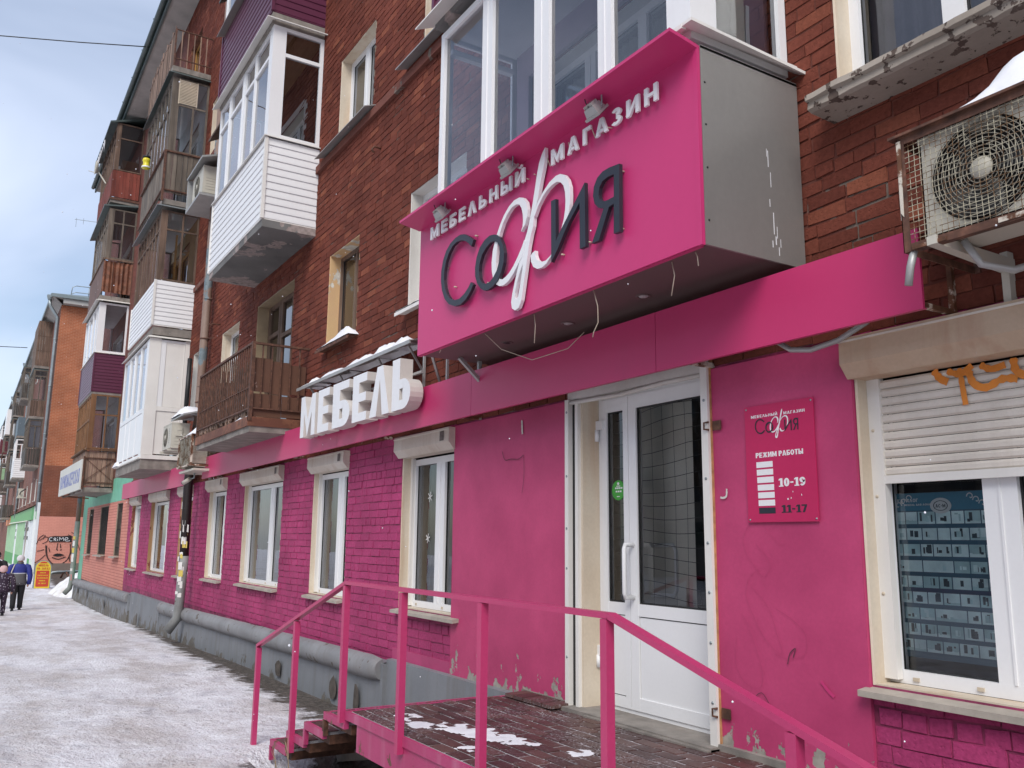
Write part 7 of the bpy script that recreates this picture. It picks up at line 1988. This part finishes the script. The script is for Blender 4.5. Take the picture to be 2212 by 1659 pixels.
for h in HF[:-1]:
    mb = MB(); frame_bars(mb, h[0], h[1], h[2], h[3], BY+.16, .07, .06, [(h[0]+h[1])/2]); W = mb.build('window', M_PVC, B2)
    mb = MB(); y0, y1 = BY+.002, BY+.16
    mb.box(h[0]-.0, h[0]+.02, y0, y1, h[2], h[3]); mb.box(h[1]-.02, h[1], y0, y1, h[2], h[3]); mb.box(h[0]+.021, h[1]-.021, y0, y1, h[3]-.02, h[3]); mb.box(h[0]+.021, h[1]-.021, y0-.1, y1, h[2]-.02, h[2]+.01); mb.build('reveal', M_WHPL, W)
    pane(W, [(h[0]+.07, BY+.19, h[2]+.07), (h[1]-.07, BY+.19, h[2]+.07), (h[1]-.07, BY+.19, h[3]-.07), (h[0]+.07, BY+.19, h[3]-.07)])
    mb = MB(); mb.poly([(h[0], BY+.5, h[2]), (h[1], BY+.5, h[2]), (h[1], BY+.5, h[3]), (h[0], BY+.5, h[3])]); mb.build('curtain', M_CURTW, W)
mb = MB(); mb.box(-140.5, BX+.55, BY-.55, 12.5, 13.72, 13.80); mb.hexa([(-140.5, BY-.55, 13.80), (BX+.5, BY-.55, 13.80), (BX+.05, BY, 13.40), (-140.5, BY, 13.40), (-140.5, BY-.5, 13.82), (BX+.5, BY-.5, 13.82), (BX+.05, BY+.05, 13.42), (-140.5, BY+.05, 13.42)]); mb.box(BX, BX+.52, BY+.06, 12, 13.42, 13.71)
mb.build('eave', M_SOFFW, B2)
mb = MB(); mb.box(-140.6, BX+.62, BY-.64, BY-.56, 13.66, 13.86); mb.box(BX+.56, BX+.64, BY-.56, 12.5, 13.70, 13.86)
mb.hexa([(-140.6, BY-.6, 13.86), (BX+.6, BY-.6, 13.86), (BX-5, 6, 15.6), (-140.6, 6, 15.6), (-140.6, BY-.6, 13.9), (BX+.6, BY-.6, 13.9), (BX-5, 6, 15.65), (-140.6, 6, 15.65)])
mb.hexa([(BX+.6, BY-.6, 13.86), (BX+.6, 12.6, 13.86), (BX-5, 6.2, 15.6), (BX-5, 5.9, 15.6), (BX+.6, BY-.6, 13.9), (BX+.6, 12.6, 13.9), (BX-5, 6.2, 15.65), (BX-5, 5.9, 15.65)])
roof2 = mb.build('roof', paint('grey_green_roof', (.22, .26, .26), .5, .1, 1.5, metal=.2), B2)
mb = MB()
for (z) in (14.35, 14.75): mb.tube([(BX-.4, .05, 13.95), (BX-.3, .1, z-.12), (BX-.3, .3, z), (BX-.3, 4, z+.1), (BX-.3, 8, z+.1)], .028, 6)
for y in (1.0, 2.5, 4): mb.tube([(BX-.4, y, 13.95), (BX-.3, y, 14.8)], .022, 5)
mb.build('roof_railing', M_STEELG, roof2)
mb = MB(); mb.tube([(BX-.5, 1.7, 13.95), (BX-.5, 1.7, 15.3)], .03, 6); mb.tube([(BX-.3, 2.05, 13.9), (BX-.3, 2.05, 14.6)], [.09, .04], 6); mb.build('roof_mast', M_RUST, roof2)
mb = MB()
for k in range(12): mb.lathe((BX-1.6, 2.3+k*.22, 14.25), [(.11, -.3), (.11, .3)], 8, axis='X')
mb.build('corrugated_sheet', M_CONCOLD, roof2)
def dp2(x, y=BY-.12, top=13.7, ext=True):
    mb = MB(); mb.tube([(x, BY-.62, top+.05), (x, BY-.55, top-.35), (x, y, 12.7), (x, y, 9), (x, y, 1.4)], .095, 10); o = mb.build('drainpipe', M_STEELG, B2)
    mb = MB(); mb.lathe((x, BY-.62, top-.02), [(.10, 0), (.16, .18), (.17, .3)], 10); mb.build('funnel', M_STEELG, o)
    for z in (3, 5.8, 8.6, 11.4):
        mb = MB(); mb.lathe((x, y, z), [(.1, -.03), (.115, -.03), (.115, .03), (.1, .03)], 10); mb.build('joint', M_STEELG, o)
dp2(-56.35); dp2(-80.5); dp2(-101)
def farbal(x0, x1, zs, par, glz, kind, yd=.8, fm=None, wide=True, label=None):
    """balcony of the far house: slab, parapet boards or sheet, framed glazing"""
    ya = BY-yd
    mb = MB(); mb.box(x0-.05, x1+.05, ya-.03, BY, zs-.15, zs); B = mb.build('balcony', M_CONCOLD, B2, label=label)
    if kind[0] == 'boards':
        x = x0; mt = kind[1]
        while x < x1-.05:
            wv = .22; box1('board', mt, B, x, min(x+wv, x1)-.02, ya, ya+.03, zs+.02, par); x += wv
        y = ya+.01
        while y < BY-.05: box1('board', mt, B, x1-.03, x1, y, min(y+.14, BY)-.015, zs+.02, par); y += .14
    elif kind[0] == 'siding':
        n = 9; p = (par-zs)/n
        for k in range(n):
            mb = MB(); mb.hexa([(x0, ya-.02, zs+k*p), (x1+.02, ya-.02, zs+k*p), (x1+.02, BY, zs+k*p), (x0, BY, zs+k*p), (x0, ya, zs+k*p+p-.01), (x1, ya, zs+k*p+p-.01), (x1, BY, zs+k*p+p-.01), (x0, BY, zs+k*p+p-.01)]); mb.build('siding_board', kind[1], B)
    elif kind[0] == 'sheet':
        mb = MB(); mb.box(x0, x1, ya, ya+.03, zs+.02, par); mb.box(x1-.03, x1, ya+.03, BY, zs+.02, par); mb.build('parapet_sheet', kind[1], B)
    else:
        mb = MB(); mb.bar((x0, ya, par), (x1, ya, par), .04); mb.bar((x1, ya, par), (x1, BY, par), .04); mb.bar((x1, ya, zs+.1), (x1, BY, zs+.1), .03)
        for k in range(5): mb.bar((x1, ya+.8*k/4, zs), (x1, ya+.8*k/4, par), .025)
        for k in range(14): mb.bar((x0+(x1-x0)*k/13, ya, zs), (x0+(x1-x0)*k/13, ya, par), .025)
        mb.build('railing', M_RUST, B)
    if glz:
        glz_ = (par+.02, glz)
        mb = MB(); fwd = .07
        frame_bars(mb, x0, x1-.1, glz_[0], glz_[1], ya+.005, fwd, .05, [x0+(x1-x0)*k/5 for k in range(1, 5)], [glz_[1]-.4])
        mb.box(x1-.1, x1, ya, ya+.1, glz_[0], glz_[1]); mb.box(x1-.05, x1, BY-.08, BY, glz_[0], glz_[1]); mb.box(x1-.05, x1-.002, ya+.101, BY-.081, glz_[0], glz_[0]+.07); mb.box(x1-.05, x1-.002, ya+.101, BY-.081, glz_[1]-.07, glz_[1]); mb.box(x1-.05, x1-.003, ya+.101, BY-.081, glz_[1]-.43, glz_[1]-.37)
        mb.box(x1-.05, x1-.003, (ya+BY)/2-.03, (ya+BY)/2+.03, glz_[0]+.07, glz_[1]-.43)
        F = mb.build('window_frame', fm or M_WOODG, B)
        pane(B, [(x0+.07, ya+.03, glz_[0]), (x1-.1, ya+.03, glz_[0]), (x1-.1, ya+.03, glz_[1]), (x0+.07, ya+.03, glz_[1])], M_GLASSB)
        pane(B, [(x1-.03, ya+.1, glz_[0]), (x1-.03, BY-.08, glz_[0]), (x1-.03, BY-.08, glz_[1]), (x1-.03, ya+.1, glz_[1])], M_GLASSB)
        mb = MB(); mb.box(x0, x1, ya-.06, BY, glz_[1]+.002, glz_[1]+.06); mb.build('canopy', M_ROOF, B)
    return B
M_WGY = woodmat('dark_grey_boards', (.045, .04, .036), (.11, .095, .08)); M_BGREY = paint('blue_grey_sheet', (.11, .15, .18), .6, .08); M_MAROON = paint('maroon_sheet', (.12, .02, .03), .5)
a0, a1 = -65.0, -61.2
B = farbal(a0, a1, 10.55, 13.45, None, ('boards', M_WOODO), label='tall brown boarded top-floor balcony enclosure')
farbal(a0, a1, 7.35, 8.35, 10.3, ('boards', M_WOODO)); B = farbal(a0, a1, 4.35, 5.35, 7.15, ('boards', M_WGY))
mb = MB(); mb.poly([(a1-.12, BY-.7, 5.4), (a1-.12, BY-.1, 5.4), (a1-.12, BY-.1, 7.1), (a1-.12, BY-.7, 7.1)]); mb.build('curtain', M_CURTW, B)
mb = MB(); mb.box(a1-.01, a1+.01, BY-.8, BY, 11.5, 11.55); mb.box(a1-.01, a1+.01, BY-.8, BY, 12.45, 12.5); mb.build('batten', M_WOODO, B2)
b0, b1 = -79.5, -76.0
farbal(b0, b1, 10.5, 11.6, 12.9, ('boards', M_WGY)); farbal(b0, b1, 7.55, 9.0, None, ('sheet', M_BGREY)); farbal(b0, b1, 4.4, 5.75, 7.3, ('siding', M_SIDW), fm=M_PVC)
c0_, c1_ = -92.5, -88.5
farbal(c0_, c1_, 10.6, 11.7, 12.7, ('boards', M_WGY)); farbal(c0_, c1_, 7.6, 8.7, 10.3, ('boards', M_WGY)); farbal(c0_, c1_, 4.5, 5.6, 7.3, ('boards', M_WGY)); farbal(c0_, c1_, 1.6, 2.7, None, ('boards', M_WGY))
e0, e1 = -110, -106
farbal(e0, e1, 10.6, 13.3, None, ('sheet', M_PVC)); farbal(e0, e1, 7.6, 8.7, 10.3, ('bars',)); farbal(e0, e1, 4.6, 5.7, 7.4, ('boards', M_WGY)); farbal(e0, e1, 1.6, 2.8, 4.4, ('boards', M_WGY))
farbal(-126, -120, 9.6, 11.4, 13, ('sheet', M_MAROON), fm=M_PVC); farbal(-126, -120, 6.6, 8.0, 9.5, ('sheet', M_LIME), fm=M_PVC); farbal(-126, -120, 3.6, 5.0, 6.5, ('sheet', M_PVC), fm=M_PVC); farbal(-126, -120, .9, 2.2, 3.5, ('sheet', M_LIME), fm=M_PVC)
# painted ground-floor shopfront
yb = BY-.03
def fl(a, b, c, d, mt, nm, y=yb, lab=None): return box1(nm, mt, B2, a, b, y, BY, c, d, label=lab)
fl(-87.5, -60.0, 1.0, 1.72, M_GREEN2, 'fascia_panel', BY-.16, 'green shop fascia'); fl(-59.99, -57.6, 1.0, 1.74, M_GREEN, 'fascia_panel', BY-.17); fl(-57.4, -56.02, .98, 1.74, M_GREEN, 'fascia_panel', BY-.10)
fl(-95.5, -87.51, .98, 1.7, M_ORANGE, 'fascia_panel', BY-.165, 'orange shop fascia')
fl(-62.3, -56.02, -1.32, .975, M_WHITEW, 'shopfront_wall'); fl(-62.3, -56.02, -2.5, -1.325, M_GREEN, 'shopfront_base')
fl(-57.58, -57.42, -2.5, 1.75, M_WHITEW, 'pilaster', BY-.19); fl(-56.2, -55.98, -2.5, 1.9, M_WHITEW, 'pilaster', BY-.14)
fl(-95, -67.5, -1.32, .975, M_LIME, 'shopfront_wall'); fl(-95, -67.5, -2.6, -1.325, M_GREEN, 'shopfront_base')
fl(-67.45, -66.5, -2.5, .97, M_WHITEW, 'pilaster', BY-.05); fl(-65.1, -62.35, -2.5, .97, M_WHITEW, 'pilaster', BY-.05); fl(-79.5, -77.6, -2.5, .97, M_WHITEW, 'pilaster', BY-.05)
for (a, b) in ((-78.8, -78.3), (-67.2, -66.8), (-64.4, -63.5)):
    for z in (-.2, .35): box1('shop_vent', M_DARK, B2, a, b, BY-.07, BY-.05, z, z+.22)
mb = MB(); mb.box(-66.4, -65.2, BY+.05, BY+.1, -2.3, .75); dd = mb.build('shop_door', paint('pale_door', (.55, .52, .46), .5), B2)
fl(-65.95, -65.5, -2.3, .6, paint('ochre_strip', (.62, .42, .17), .7, .3, .8), 'door_strip', BY-.02)
mb = MB(); mb.hexa([(-67.2, BY-1.0, .80), (-63.9, BY-1.0, .80), (-63.9, BY, .98), (-67.2, BY, .98), (-67.2, BY-1.0, .85), (-63.9, BY-1.0, .85), (-63.9, BY, 1.03), (-67.2, BY, 1.03)]); mb.build('door_canopy', M_PVCW, dd)
mb = MB(); mb.hexa([(-95, BY-.28, 1.74), (-57, BY-.28, 1.74), (-57, BY, 1.88), (-95, BY, 1.88), (-95, BY-.28, 1.77), (-57, BY-.28, 1.77), (-57, BY, 1.93), (-95, BY, 1.93)]); mb.build('fascia_cap', M_RUSTB, B2)
A5 = thing('air_conditioner', 'small air conditioner on the far house above its green shop fascia', 'air conditioner', (-71.5, BY-.4, 2.7), 'outdoor air conditioner units')
mb = MB(); mb.box(-72, -71.2, BY-.5, BY-.18, 2.75, 3.35); mb.box(-72.1, -71.1, BY-.55, BY, 2.68, 2.74); mb.build('casing', M_ACW, A5)
mb = MB(); mb.lathe((-71.6, BY-.505, 3.05), [(.23, -.004), (.0, -.012)], 14, axis='Y'); mb.build('fan_guard', M_DARK, A5)
mb = MB(); mb.tube([(-71.2, BY-.4, 2.95), (-70.9, BY-.35, 3.1), (-70.7, BY-.1, 3.3)], .04, 6); mb.build('hose', M_BLACK, A5)
# the mural: a loosely brushed face with a lettered black bar, flat paint
MUR = {'faceL':[(.11,-.49),(.16,-.93),(.23,-1.17),(.4,-1.41),(.63,-1.56),(.82,-1.54)],'faceR':[(1.29,-.38),(1.34,-.83),(1.25,-1.21),(1.05,-1.44),(.82,-1.55)],'noseL':[(.66,-.35),(.63,-.73)],'nose2':[(.79,-.39),(.83,-.63)],'nose3':[(.63,-.73),(.7,-.75)],'nose4':[(.81,-.76),(.88,-.7)],
 'lipb':[(.43,-1.14),(.6,-1.21),(.76,-1.24),(.94,-1.19),(1.12,-1.12)],'hair1':[(-.42,-.43),(-.27,-.06),(-.07,.11)],'hair2':[(-.12,-.39),(.11,-.26),(.15,-.02)],'hair3':[(-.41,-1.44),(-.16,-1.27),(.09,-1.0)],'hair4':[(-.35,-.8),(-.17,-.77),(0,-.71)],'hair5':[(1.13,.13),(1.39,-.01)],'hair6':[(1.65,-.35),(1.84,-.79)],
 'hair7':[(-.11,-.16),(-.01,.08)],'ear':[(1.44,-.83),(1.3,-1.03),(1.36,-1.38)],'cheek':[(.22,-.61),(.29,-.83)],'hair8':[(-.28,-.23),(-.03,-.02),(.13,-.05)],'faceL2':[(.06,-.46),(.12,-.93),(.27,-1.27),(.51,-1.52)],'faceR2':[(1.37,-.32),(1.42,-.69),(1.35,-.97)],'h9':[(1.28,.27),(1.51,.13)]}
M_BRUSH = paint('dark_mural_paint', (.055, .028, .024), .7, .3, 6)
W3 = lambda p, o_: (BX+.012+o_, p.x, p.y)
mb = MB()
for i, (k, pts) in enumerate(MUR.items()): ribbon(pts, .035 if 'hair' in k or 'h9' in k else .05, W3, mb, .0015*i)
mb.build('graffiti', M_BRUSH, B2, label='dark brush strokes of the painted face')
mb = MB(); mb.poly([(BX+.045, y, z) for y, z in [(.45,-1.03),(.58,-.95),(.7,-.92),(.76,-.94),(.82,-.93),(1.06,-1.02),(.9,-1.06),(.74,-1.09),(.59,-1.08)]]); mb.poly([(BX+.046, y, z) for y, z in [(.2,-.29),(.18,-.12),(.2,0),(.5,.04),(.8,.03),(1.31,.08),(1.36,-.28),(.9,-.27)]]); mb.build('graffiti', M_BLACK, B2, label='black bar and lips of the painted face')
mb = MB()
for i, pts in enumerate([[(.35,-.07),(.28,-.05),(.22,-.11),(.22,-.18),(.28,-.24),(.36,-.22)], [(.45,-.24),(.44,-.07)], [(.44,-.07),(.52,-.08),(.52,-.14),(.46,-.155)], [(.47,-.155),(.56,-.24)], [(.62,-.24),(.61,-.12)], [(.61,-.06),(.622,-.035)], [(.71,-.22),(.72,-.03)], [(.72,-.03),(.81,-.15)], [(.81,-.15),(.9,-.03)], [(.9,-.03),(.94,-.22)], [(1.0,-.15),(1.14,-.12),(1.12,-.05),(1.03,-.04),(.99,-.15),(1.08,-.24),(1.26,-.21)]]): ribbon(pts, .026, W3, mb, .038+.001*i)
mb.build('graffiti', M_LETW, B2, label='white word crime on the black bar')
mb = MB()
for z0, z1, a, b in ((.05, .3, 1.6, 1.62), (.05, .07, 1.62, 2.0), (.28, .3, 1.62, 2.0)): mb.box(BX+.005, BX+.012, a, b, z0, z1)
mb.build('graffiti', paint('red_line', (.35, .06, .05), .7), B2)

# ------------------------------------------------------------------ across the street, seen only mirrored in the glass
M_OPP = brickwall('panel_block', (.21, .195, .17), (.24, .22, .195), (.10, .09, .08), plane='XZ', bw=3.0, bh=2.8, mort=.05, var=.15)
O1 = thing('apartment_building', 'plain pale apartment block on the other side of the street', 'apartment building', (-10, -45, -1.9))
mb = MB(); mb.box(-48, 26, -52, -36, -2.2, 16.5); mb.build('wall', M_OPP, O1)
mb = MB()
for r_ in range(6):
    for k in range(24): x = -46+3*k; z = -.2+2.8*r_; mb.box(x, x+1.5, -36, -35.97, z, z+1.5)
mb.build('window', paint('far_window_dark', (.05, .06, .07), .2, .2), O1, kind='stuff')
mb = MB(); mb.box(-48.4, 26.4, -52.4, -35.6, 16.5, 16.8); mb.build('roof', M_SNOW, O1)
random.seed(77)
M_BARK = paint('bare_bark', (.07, .055, .045), .9, .2)
def tree(x, y, h, label):
    T = thing('bare_tree', label, 'tree', (x, y, -1.9), 'bare trees across the street')
    mb = MB()
    def br(p, d, l, r, lev):
        q = p+d*l; mb.tube([p, p+d*l*.5+Vector((random.uniform(-.03, .03)*l, random.uniform(-.03, .03)*l, 0)), q], [r, r*.85, r*.65], 5, cap=False)
        if lev == 0: return
        for k in range(3 if lev > 1 else 4):
            nd = (d+Vector((random.uniform(-.7, .7), random.uniform(-.7, .7), random.uniform(-.1, .5)))).normalized()
            br(p+d*l*random.uniform(.55, 1.0), nd, l*random.uniform(.5, .75), r*.55, lev-1)
    mb2 = mb; br(Vector((x, y, -1.95)), Vector((0, 0, 1)), h*.38, .16, 4); mb.build('trunk', M_BARK, T)
tree(-20, -16, 8.5, 'bare winter tree across the street with wide low branches'); tree(-9, -18, 9.5, 'tall bare winter tree across the street'); tree(-31, -17, 8, 'bare winter tree across the street further down')

# a few flakes in the air over the pavement and the porch
random.seed(9)
mb = MB()
for i in range(420):
    c = Vector((random.uniform(-16, 0), random.uniform(-5.5, -1.6), random.uniform(-1.6, 5)))
    if (c-CAMP).length < 2.2: continue
    s = random.uniform(.0022, .0042)
    mb.lathe((c.x, c.y, c.z), [(0, -s), (s, -s*.3), (s*.8, s*.5), (0, s)], 6)
setp(mb.build('falling_snow', M_SNOW), kind='stuff')
